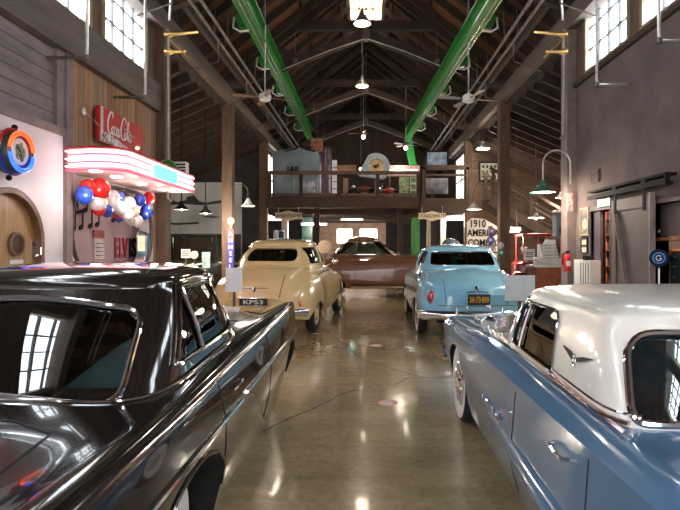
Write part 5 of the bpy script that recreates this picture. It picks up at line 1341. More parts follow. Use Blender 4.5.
# neon clock
yc, zc = YX(20, -3.53), WZ(152, YX(20, -3.53))
t = thing('neon_clock', 'round wall clock ringed with red and blue neon', 'clock', (XL, yc, zc))
MB().lathe([(.19, 0), (.22, .03), (.22, .15), (.21, .18), (.14, .165), (.0, .16)], (XL, yc, zc), (1, 0, 0), 36).build('case', mat('dark_bronze_case', (.10, .09, .09), .35, .6), t, smooth=True)
MB().lathe([(.135, .166), (.135, .172), (0, .172)], (XL, yc, zc), (1, 0, 0), 32).build('dial', M_whitep, t, smooth=True)
blot = MB()
for k in range(5):
    a = k * 1.3; blot.prism([(yc + .05 * math.cos(a) + .035 * math.cos(q), zc + .05 * math.sin(a) + .05 * math.sin(q)) for q in [2 * math.pi * j / 10 for j in range(10)]], XL + .173, XL + .175 + k * .0004, 'YZ')
blot.build('dial_print', mat('olive_print', (.18, .22, .12), .5, var=.5, scale=40), t)
hd = MB(); hd.bar((XL + .178, yc, zc), (XL + .178, yc - .07, zc + .05), .012, .004, up=(1, 0, 0)); hd.bar((XL + .178, yc, zc), (XL + .178, yc + .02, zc - .10), .010, .004, up=(1, 0, 0)); hd.build('hands', M_black, t)
for a0, a1, m, nm in ((8, 172, mat('orange_red_neon', (1, .2, .05), .3, emit=(1, .06, .01), es=1.2), 'red_neon_arc'), (188, 352, mat('blue_neon', (.1, .3, 1), .3, emit=(.01, .07, 1), es=1.5), 'blue_neon_arc')):
    for R_ in (.175, .205): MB().tube([(XL + .19, yc + R_ * math.cos(math.radians(a)), zc + R_ * math.sin(math.radians(a))) for a in [a0 + (a1 - a0) * k / 20 for k in range(21)]], .010, 8).build(nm, m, t, smooth=True)
for a0, m in ((0, MATS['red_enamel']), (180, mat('blue_enamel', (.02, .06, .5), .3, coat=.5))):
    MB().tube([(XL + .10, yc + .222 * math.cos(math.radians(a0 + a)), zc + .222 * math.sin(math.radians(a0 + a))) for a in range(0, 181, 9)], .022, 8).build('coloured_rim', m, t, smooth=True)
for a in (78, 262): MB().ball((XL + .08, yc + .26 * math.cos(math.radians(a)), zc + .27 * math.sin(math.radians(a))), .03).build('finial', M_black, t, smooth=True)
MB().add([(XL + .03, yc - .25, zc + .1), (XL + .03, yc - .25, zc - .1), (XL + .16, yc - .14, zc), (XL + .03, yc - .7, zc + .05), (XL + .03, yc - .7, zc - .16), (XL + .12, yc - .7, zc - .05)], [(0, 1, 2), (3, 5, 4), (0, 3, 4, 1), (1, 4, 5, 2), (2, 5, 3, 0)]).build('green_flash', M_shadeg, t)
# arched door
M_doorw = boardmat('honey_door_boards', [(.42, .22, .08), (.50, .28, .11), (.46, .25, .09)], .11, 'Y', .03, .4, 24, gapcol=(.16, .08, .03))
M_doorf = mat('door_frame_wood', (.20, .10, .055), .5, var=.12)
dp = [(yd + rd - .06, 0)] + [(yd + (rd - .06) * math.cos(math.pi * k / 24), zd0 + (rd - .06) * math.sin(math.pi * k / 24)) for k in range(25)] + [(yd - rd + .06, 0)]
d = MB().prism(dp, XL - .10, XL - .05, 'YZ'); d = struct('door_1', d, M_doorw)
op = [(yd + rd, 0)] + [(yd + rd * math.cos(math.pi * k / 24), zd0 + rd * math.sin(math.pi * k / 24)) for k in range(25)] + [(yd - rd, 0)]
fr = MB(); n = len(op)
vs = []
for P_, x in ((op, XL + .03), (dp, XL + .03), (op, XL - .12), (dp, XL - .12)): vs += [(x, p[0], p[1]) for p in P_]
fr.add(vs, [f for i in range(n - 1) for f in ((i, i + 1, n + i + 1, n + i), (2 * n + i, 3 * n + i, 3 * n + i + 1, 2 * n + i + 1), (n + i, n + i + 1, 3 * n + i + 1, 3 * n + i), (i, 2 * n + i, 2 * n + i + 1, i + 1))])
fr.build('door_frame', M_doorf, d)
py_, pz_ = YX(20, XL), WZ(244, YX(20, XL))
MB().lathe([(.13, 0), (.13, .03), (.10, .035), (.10, .01)], (XL - .05, py_, pz_), (1, 0, 0), 28).build('porthole_ring', M_doorf, d, smooth=True)
MB().lathe([(.10, 0), (.10, .012), (0, .012)], (XL - .05, py_, pz_), (1, 0, 0), 28).build('porthole_glass', mat('smoked_glass', (.12, .07, .05), .1, coat=1), d, smooth=True)
hy = YX(37, XL); hz = WZ(250, hy)
MB().box(XL - .05, XL - .03, hy - .04, hy + .04, hz - .12, hz + .12).tube([(XL - .04, hy, hz - .08), (XL + .05, hy, hz - .05), (XL + .05, hy, hz + .05), (XL - .04, hy, hz + .08)], .014, 8).build('door_handle', M_chrome, d, smooth=True)
o = MB().box(XL - .046, XL - .040, py_ - .10, py_ + .12, pz_ - .26, pz_ - .17).build('door_sign', M_whitep, d)
# green can and white louvred box beyond the canopy
x = -3.35; Y = 9.1
t = thing('green_bin_lamp', 'green scoop-shaped fitting above the far end of the neon canopy', 'fitting', (WX(170, Y), Y, zt))
gx = WX(170, Y); MB().prism([(gx - .16, zt + .02), (gx + .12, zt + .02), (gx + .16, zt + .12), (gx + .04, zt + .26), (gx - .08, zt + .22)], Y - .15, Y + .05, 'XZ').build('scoop', M_green, t, bevel=.02)
MB().tube([(gx - .15, Y - .16, zt + .06), (gx - .08, Y - .16, zt + .22), (gx + .04, Y - .16, zt + .26)], .012, 6).build('bright_rim', M_steel, t, smooth=True)
gx2 = WX(178.8, Y)
t = thing('louvred_box', 'white louvred box standing at the far end of the neon canopy', 'vent', (gx2, Y, zt))
MB().box(gx2 - .10, gx2 + .12, Y, Y + .16, zt + .01, zt + .24).build('box', M_whitep, t, bevel=.01)
for k in range(4): MB().box(gx2 - .09, gx2 + .11, Y - .008, Y, zt + .03 + .05 * k, zt + .052 + .05 * k).build('slot', M_black, t)

# ---------------------------------------------------------------- left aisle
x0, x1 = WX(163, 19.7), WX(241, 19.7); z0, z1 = 0.9, WZ(182, 19.7)
t = thing('seaplane_mural', 'large grey mural of silhouetted seaplanes on the dark wall at left', 'mural', ((x0 + x1) / 2, 19.85, z0))
MB().box(x0, x1, 19.80, 19.86, z0, z1).build('panel', mat('pale_grey_print', (.66, .68, .70), .6, var=.10, scale=.8), t)
def mpt(px, py): return (WX(px, 19.79), WZ(py, 19.79))
M_sil = mat('silhouette_print', (.06, .06, .065), .6)
for sh in ([(164, 202), (172, 200), (178, 202), (186, 200), (187, 197), (194, 195), (199, 201), (206, 203), (214, 201), (222, 200), (222, 203), (206, 205), (196, 205), (186, 204), (172, 205), (164, 204)],
           [(164, 221), (175, 223), (199, 222), (199, 224), (176, 225), (164, 224)], [(204, 216), (213, 216), (221, 217), (214, 218), (204, 217)],
           [(163, 238), (241, 234), (241, 262), (163, 262)]):
    MB().prism([mpt(*p) for p in sh], 19.785, 19.80, 'XZ').build('silhouette', M_sil, t)
# black vintage car, front on, in the left aisle
def vintage(name, lab, cat, loc, rz, body, w_spoke, roof, hoodm=None):
    t = thing(name, lab, cat, loc, rz)
    B = dict(ys=[0, .1, .5, 1.4, 1.7, 2.6, 2.9], zs=.42, w0=[.42, .56, .6, .6, .5, .34, .3], wl=[.46, .6, .64, .64, .52, .34, .3], zl=.6, w1=[.46, .62, .66, .66, .53, .35, .31], z1=.85,
             w2=[.44, .6, .65, .65, .50, .33, .3], z2=[1.0, 1.05, 1.1, 1.1, 1.05, 1.0, .98], w3=[.40, .55, .6, .6, .42, .25, .22], z3=[1.05, 1.12, 1.16, 1.16, 1.14, 1.10, 1.06],
             w4=[.3, .4, .45, .45, .3, .15, .14], z4=[1.06, 1.13, 1.17, 1.17, 1.18, 1.14, 1.1], z5=[1.06, 1.13, 1.17, 1.17, 1.2, 1.16, 1.12], creases=[2, 4], bowr=.03, bowf=.0, n=18)
    body_mesh(B).build('body', body, t, smooth=True, local=True)
    MB().box(-.68, .68, .15, 1.55, 1.86, 1.92).build('roof', roof, t, smooth=True, bevel=.025, local=True)
    for x in (-.62, .62):
        for y in (.2, .85, 1.5): MB().bar((x, y, 1.1), (x, y, 1.88), .04, .04).build('roof_post', roof, t, local=True)
        MB().tube([(x * 1.25, -.35, .62), (x * 1.25, -.05, .86), (x * 1.25, .35, .84), (x * 1.25, .75, .45), (x * 1.25, 1.8, .42), (x * 1.25, 2.2, .80), (x * 1.25, 2.6, .86), (x * 1.25, 2.95, .62)], .11, 8, flat=.25, nrm=(0, 0, 1)).build('fender', body, t, smooth=True, local=True)
        s = 1 if x > 0 else -1
        for y in (.15, 2.5):
            c = Vector((s * .76, y, .39)); ax = Vector((s, 0, 0))
            w = MB().tube([c + Vector((0, math.cos(a), math.sin(a))) * .35 for a in [2 * math.pi * k / 32 for k in range(32)]], .045, 8, closed=True).build('wheel', M_rubber, t, smooth=True, local=True)
            sp = MB().lathe([(.06, -.06), (.06, .06), (.03, .08)], c, ax, 12)
            for k in range(12):
                a = 2 * math.pi * k / 12; sp.bar(c, c + Vector((0, math.cos(a), math.sin(a))) * .33, .022, .022)
            sp.build('spokes', w_spoke, w, local=True)
        MB().lathe([(.02, -.16), (.09, -.10), (.12, 0), (.11, .01)], (x * .72, 3.0, 1.02), (0, 1, 0), 18).build('headlamp', M_brass, t, smooth=True, local=True)
    MB().box(-.28, .28, 2.88, 2.94, .58, 1.14).build('radiator', M_brass, t, smooth=True, bevel=.03, local=True)
    MB().box(-.55, .55, 1.62, 1.64, 1.15, 1.82).build('windscreen', MATS['tinted_glass'], t, local=True)
    seat(t, .7, .52, 1.15, M_charc, 1.55, 'seat')
    return t
vintage('black_vintage_car', 'black open vintage car with brass lamps parked under the seaplane mural', 'car', (-6.9, 18.3, 0), math.radians(185), mat('black_coach_paint', (.02, .02, .022), .3, coat=.5), M_black, M_black)
vintage('black_vintage_car', 'black vintage car standing behind the left brown post, facing the hall', 'car', (-4.75, 16.6, 0), math.radians(178), MATS['black_coach_paint'], mat('pale_spokes', (.4, .38, .35), .5), M_black)
# small signs and goods near it
def card(name, px0, px1, py0, py1, Y, m, lab, cat='sign', stand=True, th=.02, extra=None, frame=None):
    x0, x1, z0, z1 = WX(px0, Y), WX(px1, Y), WZ(py1, Y), WZ(py0, Y)
    t = thing(name, lab, cat, ((x0 + x1) / 2, Y, 0 if stand else z0))
    MB().box(x0, x1, Y, Y + th, z0, z1).build('board', m, t, bevel=.003)
    if stand:
        MB().box((x0 + x1) / 2 - .02, (x0 + x1) / 2 + .02, Y + th, Y + th + .03, .03, z0 + .05).build('post', M_dsteel, t)
        MB().box((x0 + x1) / 2 - .16, (x0 + x1) / 2 + .16, Y - .12, Y + .16, 0, .03).build('foot', M_dsteel, t)
    if frame: MB().ringplate([(x0 - .03, z0 - .03), (x1 + .03, z0 - .03), (x1 + .03, z1 + .03), (x0 - .03, z1 + .03)], [(x0, z0), (x1, z0), (x1, z1), (x0, z1)], Y - .015, Y + th, 'XZ').build('frame', frame, t)
    return t, x0, x1, z0, z1
t, x0, x1, z0, z1 = card('sign_card', 181, 190, 249, 258, 13.5, M_whitep, 'small white printed card on a stand among the dark exhibits at left')
for k in range(3): MB().box(x0 + .03, x1 - .03, 13.495, 13.5, z0 + .06 + .045 * k, z0 + .075 + .045 * k).build('print_line', M_black, t)
t, x0, x1, z0, z1 = card('teal_placard', 202, 210, 252, 268, 13.0, mat('pale_teal_print', (.40, .62, .60), .5, var=.2, scale=8), 'pale teal placard standing left of the brown post')
t, x0, x1, z0, z1 = card('white_board', 225.5, 242, 268, 292, 7.7, mat('blank_board', (.93, .95, .97), .5, var=.01), 'blank white board on a stand just behind the black hardtop, left of cream car')
t, x0, x1, z0, z1 = card('white_board', 505, 535, 275.5, 301, 8.3, mat('pale_blue_board', (.82, .92, .97), .4, var=.02), 'pale board on a stand between the sky blue saloon and the counter')
# round pale dial
c = Vector((WX(194.5, 13.8), 13.8, WZ(255, 13.8)))
t = thing('round_gauge', 'small round cream gauge on a stand right of the white card', 'gauge', (c.x, c.y, 0)); MB().lathe([(.10, 0), (.10, -.04), (.085, -.05), (.08, -.03), (0, -.03)], c, (0, 1, 0), 24).build('dial', mat('cream_dial', (.75, .66, .52), .4), t, smooth=True); MB().tube([(c.x, c.y, c.z - .09), (c.x, c.y, 0)], .018, 8).lathe([(.14, 0), (.12, .03)], (c.x, c.y, 0), (0, 0, 1), 16).build('stand', M_dsteel, t)
# vertical lettered banner
Y = 14.1; x0, x1 = WX(227.5, Y), WX(233.5, Y)
t = thing('vertical_sign', 'narrow vertical red and blue sign with white letters beside the left brown post', 'sign', ((x0 + x1) / 2, Y, .9))
MB().box(x0, x1, Y, Y + .04, WZ(240.5, Y), WZ(229, Y)).build('red_section', mat('faded_red', (.55, .07, .10), .5), t)
MB().box(x0, x1, Y, Y + .04, .2, WZ(240.5, Y)).build('blue_section', mat('deep_blue', (.06, .05, .42), .5), t)
for i, ch in enumerate('ANNSEL'): text('letter', ch, .15, ((x0 + x1) / 2, Y - .004, WZ(234 + 6.6 * i, Y)), M_whitep, t, '-Y', .004, bold=.004)
MB().box((x0 + x1) / 2 - .03, (x0 + x1) / 2 + .03, Y + .04, Y + .08, 0, 2.2).build('post', M_dsteel, t)
c = Vector(((x0 + x1) / 2 + .02, Y, WZ(221, Y)))
MB().lathe([(.09, 0), (.09, -.03), (0, -.03)], c, (0, 1, 0), 18).build('round_topper', mat('lime_print', (.55, .58, .25), .5), t, smooth=True)
# ---------------------------------------------------------------- right side
M_door = mat('mauve_door_paint', (.165, .125, .118), .6, var=.05, scale=3)
M_dooru = mat('plum_door_paint', (.10, .075, .10), .5, var=.05)
# doorway lining, door leaf, warm pantry behind
struct('door_2', MB().box(XR + .03, XR + .08, YX(600, XR + .03), DY1, 0, DZ), M_dooru)
fr = MB(); fr.box(XR - .02, XR + .24, DY1, DY1 + .07, 0, DZ + .07); fr.box(XR - .02, XR + .24, DY0 - .03, DY0, 0, DZ + .07); fr.box(XR - .02, XR + .24, DY0, DY1, DZ, DZ + .07)
struct('trim_8', fr, M_dooru)
M_warm = mat('orange_brown_wood', (.36, .13, .05), .5, var=.15)
pr = MB(); PY0, PY1 = DY0 - .6, DY1 + .5
pr.box(XR + .22, XR + 1.6, PY1, PY1 + .05, 0, 2.6); pr.box(XR + .22, XR + 1.6, PY0 - .05, PY0, 0, 2.6); pr.box(XR + 1.55, XR + 1.6, PY0, PY1, 0, 2.6); pr.box(XR + .22, XR + 1.6, PY0, PY1, 2.55, 2.6)
struct('wall_right_pantry', pr, M_warm)
t = thing('wall_shelf', 'warm lit wooden shelves full of jars seen through the doorway', 'shelf', (XR + .9, DY1 + .2, 0))
sx0, sx1 = XR + .3, XR + 1.5; sy = PY1 - .22
for k in range(7): MB().box(sx0, sx1, sy, PY1 - .01, .40 + .27 * k, .42 + .27 * k).build('shelf_board', M_warm, t)
for x in (sx0, sx1 - .03): MB().box(x, x + .03, sy, PY1 - .01, 0, 2.3).build('side_panel', M_warm, t)
l = lamp_light((XR + .6, DY0 + .1, 2.3), 22, .08, (1, .72, .45))
jc = [('red', (.55, .04, .04)), ('white', (.8, .78, .7)), ('dark', (.05, .04, .05)), ('amber', (.7, .35, .08)), ('pink', (.7, .25, .25))]
for k in range(6):
    for j in range(6):
        nm, c = jc[(k * 3 + j * 2 + (k * j) % 3) % 5]; x = sx0 + .07 + .19 * j; z = .42 + .27 * (k + 1)
        o = thing('jar', '%s jar on the warm lit shelves in the doorway, shelf %s' % (nm, ['lowest', 'second lowest', 'third from below', 'third from top', 'second from top', 'top'][k]) , 'jar', (x, sy + .09, z), group='jars on the pantry shelves')
        MB().lathe([(.045, 0), (.05, .02), (.05, .13), (.03, .16)], (x, sy + .09, z), (0, 0, 1), 10).build('glass_body', mat('jar_' + nm, c, .25, coat=.5), o, smooth=True)
        MB().lathe([(.034, .155), (.034, .185), (0, .187)], (x, sy + .09, z), (0, 0, 1), 10).build('lid', M_brass, o, smooth=True)
# sliding barn door and its rail
bx = 3.60; by0, by1 = YX(651, bx), YX(613, bx)
t = thing('barn_door', 'mauve sliding barn door with a diagonal brace hanging from a black rail', 'door', (bx, (by0 + by1) / 2, 0))
MB().box(bx, bx + .04, by0, by1, .05, 2.22).build('panel', M_door, t, bevel=.005)
for a, b, nm in ((by0, by0 + .13, 'stile'), (by1 - .13, by1, 'stile')): MB().box(bx - .025, bx, a, b, .05, 2.22).build(nm, M_door, t, bevel=.004)
for z in (.05, 2.06): MB().box(bx - .025, bx, by0 + .13, by1 - .13, z, z + .16 if z < 1 else 2.22).build('cross_rail', M_door, t, bevel=.004)
MB().bar((bx - .012, by1 - .14, 2.02), (bx - .012, by0 + .28, .26), .024, .10, up=(1, 0, 0)).build('brace', M_trim, t)
MB().box(bx - .03, bx + .04, by0 - .03, by0, .05, 2.24).build('edge_strip', mat('pale_edge', (.30, .26, .25), .5), t)
for y in (by0 + .12, by1 - .12):
    h = MB().box(bx - .035, bx - .025, y - .03, y + .03, 2.02, 2.36).build('hanger_strap', M_black, t)
    MB().lathe([(.06, -.012), (.06, .012)], (bx - .03, y, 2.38), (1, 0, 0), 20).build('roller', M_black, h, smooth=True)
ry0, ry1 = YX(667, 3.58), YX(589, 3.58)
t = thing('door_rail', 'black steel sliding-door rail on the mauve wall', 'rail', (3.6, (ry0 + ry1) / 2, 2.3))
MB().box(3.55, 3.58, ry0, ry1, 2.30, 2.36).build('rail', M_black, t); MB().box(3.55, 3.70, ry0, ry1, 2.41, 2.44).build('cover_shelf', M_black, t)
for k in range(5): y = ry0 + .1 + (ry1 - ry0 - .2) * k / 4; MB().lathe([(.02, 0), (.02, .12)], (3.58, y, 2.33), (1, 0, 0), 10).build('spacer', M_black, t)
MB().box(3.54, 3.6, ry0 - .03, ry0, 2.29, 2.44).build('end_stop', M_black, t)
# white slatted sign above doorway
y0, y1 = YX(611, 3.66), YX(598.5, 3.66)
t = thing('lit_vent_sign', 'small white panel with grey bars over the doorway', 'sign', (3.66, y0, 2.19)); MB().box(3.64, 3.69, y0, y1, 2.17, 2.29).build('panel', M_shade, t)
for k in range(4): MB().box(3.635, 3.64, y0 + .05 + (y1 - y0 - .1) * k / 4, y0 + .09 + (y1 - y0 - .1) * k / 4, 2.18, 2.28).build('bar', mat('grey_bar', (.3, .3, .33), .5), t)
# framed poster and two small notices
def wallframe(name, px0, px1, z0, z1, lab, m, fm, cat='picture', fw=.03):
    y1, y0 = YX(px0, 3.68), YX(px1, 3.68); t = thing(name, lab, cat, (3.68, (y0 + y1) / 2, z0))
    MB().box(3.675, 3.695, y0, y1, z0, z1).build('sheet', m, t)
    MB().ringplate([(y0 - fw, z0 - fw), (y1 + fw, z0 - fw), (y1 + fw, z1 + fw), (y0 - fw, z1 + fw)], [(y0, z0), (y1, z0), (y1, z1), (y0, z1)], 3.66, 3.695, 'YZ').build('frame', fm, t); return t, y0, y1
t, y0, y1 = wallframe('framed_poster', 581.5, 588.5, 1.77, 2.18, 'tall framed dark poster with a pale figure on the wall beside the doorway', mat('dark_poster', (.16, .14, .17), .4, var=.3, scale=9), mat('gilt_frame', (.45, .36, .16), .4))
MB().lathe([(.09, 0), (.05, .006)], (3.675, (y0 + y1) / 2, 1.93), (-1, 0, 0), 12).build('pale_figure', mat('cream_print', (.75, .65, .35), .5), t)
wallframe('small_notice', 582, 587.5, 1.585, 1.685, 'small cream notice under the framed poster, upper of two', mat('cream_notice', (.75, .68, .48), .5, var=.2, scale=30), M_black, 'sign', .012)
wallframe('small_notice', 582, 587.5, 1.46, 1.56, 'small cream notice under the framed poster, lower of two', MATS['cream_notice'], M_black, 'sign', .012)
t, y0, y1 = wallframe('wall_vent', 592.5, 598.5, 2.60, 2.76, 'small square dark vent on the mauve wall above the door rail', M_charc, M_door, 'vent', .015)
for k in range(4): MB().box(3.665, 3.675, y0, y1, 2.615 + .036 * k, 2.630 + .036 * k).build('louvre', M_door, t)
# white cabinet by the wall
y1, y0 = YX(578.5, 3.60), YX(590, 3.52)
t = thing('white_cabinet', 'pale ribbed cabinet against the wall below the small notices', 'cabinet', (3.55, (y0 + y1) / 2, 0))
MB().box(3.52, 3.69, y0, y1, 0, 1.34).build('body', M_shade, t, bevel=.01)
for k in range(4): MB().box(3.512, 3.52, y0 + .05 + .1 * k, y0 + .07 + .1 * k, .08, 1.30).build('rib', M_trim, t)
MB().box(3.5, 3.62, y0 + .1, y0 + .25, 1.34, 1.41).build('black_latch', M_black, t, bevel=.01)
# serving hatch
hb = MB(); hx = XR + .9
hb.box(hx, hx + .05, HY0 - .3, HY1 + .3, .85, 2.3); hb.box(XR + .22, hx, HY1 + .2, HY1 + .25, .85, 2.3); hb.box(XR + .22, hx, HY0 - .3, HY0 - .25, .85, 2.3); hb.box(XR + .22, hx, HY0 - .3, HY1 + .3, 2.25, 2.3)
struct('wall_right_hatch', hb, M_door)
lamp_light((XR + .45, (HY0 + HY1) / 2, 2.15), 12, .08, (1, .85, .7))
fr = MB(); fr.box(XR - .02, XR + .22, HY1, HY1 + .05, .9, HZ1 + .04); fr.box(XR - .02, XR + .22, HY0, HY1, HZ1, HZ1 + .05); fr.box(XR - .03, XR + .22, HY0, HY1, .86, .91)
struct('trim_9', fr, M_trim)
t = thing('shutter_panel', 'grey mauve shutter filling the upper half of the wall hatch', 'shutter', (XR + .12, (HY0 + HY1) / 2, 1.66))
MB().box(XR + .10, XR + .13, HY0, HY1 - .02, 1.69, HZ1).build('panel', M_door, t); MB().ball((XR + .09, YX(659, XR + .09), WZ(231.5, YX(659, XR + .09))), .028).build('knob', M_steel, t, smooth=True)
t = MB().box(XR + .02, XR + .32, HY0, HY1 - .01, 1.63, 1.67).build('orange_shelf', M_warm, bevel=.006); tag(t, 'orange-brown wooden shelf across the wall hatch', 'shelf')
t = MB().box(XR + .02, XR + .85, HY0, HY1 - .01, .92, .96).build('hatch_counter', M_warm, bevel=.006); tag(t, 'low wooden counter in the wall hatch, under the goods', 'shelf')
# round blue sign on stick
x = XR - .20; Y = YX(659, x); z = WZ(258, Y)
t = thing('round_blue_sign', 'round dark blue sign with a white letter on a thin pole before the hatch', 'sign', (x, Y, 0))
MB().lathe([(.103, -.012), (.108, 0), (.103, .012)], (x, Y, z), (-.55, -.83, 0), 32).build('disc', mat('navy_disc', (.006, .012, .05), .6, spec=.2), t, smooth=True)
dn = Vector((-.55, -.83, 0)).normalized(); sx_ = Vector((.83, -.55, 0)); c = Vector((x, Y, z)) + dn * .016
MB().tube([c + (sx_ * math.cos(a) + Vector((0, 0, 1)) * math.sin(a)) * .062 for a in [2 * math.pi * k / 24 for k in range(24)]], .009, 6, closed=True).build('blue_ring', mat('bright_blue_paint', (.1, .35, .8), .4), t, smooth=True)
MB().tube([c + (sx_ * math.cos(a) + Vector((0, 0, 1)) * math.sin(a)) * .030 for a in [math.radians(40 + 285 * k / 16) for k in range(17)]] + [c + sx_ * .03 + Vector((0, 0, -.004)), c + sx_ * .006 + Vector((0, 0, -.004))], .007, 6).build('letter', M_whitep, t, smooth=True)
MB().tube([(x, Y, 0), (x, Y, z - .12)], .012, 8).lathe([(.12, 0), (.1, .02)], (x, Y, 0), (0, 0, 1), 16).build('pole', M_steel, t, smooth=True)
# goods below the orange shelf
gl_ = [('red_tin', (665, 262), .07, .22, (.5, .02, .03), 'tall red tin in the wall hatch right of the round sign'), ('red_tin', (669.3, 262), .06, .20, (.6, .05, .08), 'second red tin in the wall hatch, next to the taller one'),
       ('white_cup', (661, 250), .04, .12, (.8, .78, .75), 'white cup hanging high in the hatch behind the round sign'), ('orange_bowl', (675, 252), .09, .08, (.7, .25, .05), 'orange bowl on top of the green drawers in the hatch'), ('pink_tin', (663, 277), .06, .12, (.6, .2, .3), 'pink tin low in the wall hatch')]
for nm, (px, py), r, h, c, lab in gl_:
    xx = XR + .40; Y = YX(px, xx); z = WZ(py, Y)
    t = thing(nm, lab, 'tin' if 'tin' in nm else ('cup' if 'cup' in nm else 'bowl'), (xx, Y, z - h / 2))
    MB().lathe([(r * .8, -h / 2), (r, -h * .4), (r, h * .42), (r * .9, h / 2), (r * .8, h * .45)], (xx, Y, z), (0, 0, 1), 18).build('body', mat('paint_' + nm, c, .35, coat=.4), t, smooth=True)
    MB().box(xx - r * 1.1, xx + r * 1.1, Y - r, Y + r, z - h / 2 - .02, z - h / 2 - .001).build('small_shelf', M_warm, t)
xx = XR + .25; Y1 = YX(670.5, xx); Y0 = Y1 - .62
t = thing('tool_chest', 'dark green chest of small drawers in the wall hatch at the right edge', 'drawers', (xx + .15, (Y0 + Y1) / 2, .96))
MB().box(xx, xx + .3, Y0, Y1, .96, 1.50).build('case', mat('dark_green_metal', (.05, .075, .06), .4, var=.1), t, bevel=.006)
for k in range(4):
    for j in range(3):
        a = Y0 + .02 + .2 * j; q = MB().box(xx - .012, xx, a, a + .18, .975 + .13 * k, 1.09 + .13 * k).build('drawer', MATS['dark_green_metal'], t, bevel=.004)
        MB().box(xx - .026, xx - .012, a + .06, a + .12, 1.03 + .13 * k, 1.05 + .13 * k).build('pull', M_steel, q)
# counter, till, extinguisher, sign, speaker around the wall-end post
Y = 11.2; x0, x1 = WX(536, Y), WX(583, Y); z = WZ(265.5, Y)
t = thing('brown_counter', 'reddish brown counter with pale top beyond the right wall end', 'counter', ((x0 + x1) / 2, Y, 0))
MB().box(x0, x1, Y, Y + .6, 0, z - .04).build('body', mat('red_brown_wood', (.24, .075, .04), .4, var=.12), t, bevel=.01); MB().box(x0 - .03, x1 + .03, Y - .03, Y + .63, z - .04, z).build('top', mat('pale_top', (.6, .57, .52), .4), t, bevel=.008)
MB().box(x0 + .55, x0 + .56, Y - .008, Y, .1, z - .08).build('panel_gap', M_black, t)
ca = WX(549, Y + .2); 
t = thing('cash_register', 'grey stepped cash register on the brown counter', 'cash register', (ca, Y + .25, z))
MB().box(ca - .25, ca + .22, Y + .05, Y + .5, z, z + .15).build('base', mat('silver_grey', (.55, .55, .56), .4, .3), t, bevel=.01)
MB().prism([(Y + .12, z + .15), (Y + .5, z + .15), (Y + .5, z + .44), (Y + .32, z + .44)], ca - .16, ca + .20, 'YZ').build('sloped_body', MATS['silver_grey'], t, bevel=.015)
for k in range(4): MB().box(ca - .13, ca + .17, Y + .10 + .05 * k, Y + .13 + .05 * k, z + .17 + .07 * k, z + .19 + .07 * k).build('key_row', M_whitep, t)
MB().prism([(ca - .06, z + .44), (ca + .20, z + .44), (ca + .20, z + .54), (ca + .0, z + .54)], Y + .36, Y + .44, 'XZ').build('display_top', M_whitep, t)
xe, Ye = WX(567, 9.38), 9.38; z0, z1 = 1.12, 1.42
t = thing('fire_extinguisher', 'red fire extinguisher hung on the right wall-end post', 'fire extinguisher', (xe, Ye, z0))
MB().lathe([(.03, 0), (.065, .01), (.07, .03), (.07, .24), (.05, .285), (.022, .30), (.022, .33)], (xe, Ye, z0), (0, 0, 1), 22).build('cylinder', M_redp, t, smooth=True)
MB().box(xe - .02, xe + .05, Ye - .015, Ye + .015, z0 + .33, z0 + .36).build('valve_handle', M_black, t); MB().tube([(xe - .02, Ye, z0 + .34), (xe - .09, Ye - .02, z0 + .30), (xe - .085, Ye - .02, z0 + .12)], .010, 8).build('hose', M_black, t, smooth=True)
MB().box(xe + .02, 3.56, Ye - .02, Ye + .02, z0 + .15, z0 + .18).build('bracket', M_dsteel, t); MB().box(xe - .035, xe + .035, Ye - .072, Ye - .066, z0 + .1, z0 + .19).build('paper_label', M_whitep, t)
xs_, Y = WX(570, 9.42), 9.42
t = thing('red_notice', 'small vertical red and white notice on the right wall-end post', 'sign', (xs_, Y, WZ(211, Y)))
MB().box(xs_ - .05, xs_ + .05, Y - .01, Y + .01, WZ(211, Y), WZ(193, Y)).build('plate', mat('red_white_print', (.75, .10, .14), .4, col2=(.85, .7, .7), scale=18), t)
MB().box(xs_ + .03, 3.56, Y + .005, Y + .02, WZ(203, Y), WZ(201, Y)).build('bracket', M_dsteel, t)
Y = 10.6; x0, x1 = WX(556.5, Y), WX(571.5, Y)
t = thing('loudspeaker', 'dark blue-grey box loudspeaker hanging behind the right wall-end post', 'loudspeaker', ((x0 + x1) / 2, Y, WZ(237, Y)))
MB().box(x0, x1, Y, Y + .25, WZ(237, Y), WZ(214, Y)).build('cabinet', mat('blue_grey_box', (.07, .09, .12), .5), t, bevel=.02)
MB().lathe([(.10, 0), (.09, -.01), (.04, -.004)], ((x0 + x1) / 2, Y, WZ(230, Y)), (0, 1, 0), 20).build('cone', M_black, t, smooth=True)
MB().tube([((x0 + x1) / 2, Y + .12, WZ(214, Y)), ((x0 + x1) / 2, Y + .12, az((x0 + x1) / 2))], .012, 6).build('hanger', M_dsteel, t)
MB().box(x0 - .02, x1 - .05, Y - .03, Y + .2, WZ(212, Y), WZ(210, Y)).build('white_ledge', M_whitep, t)
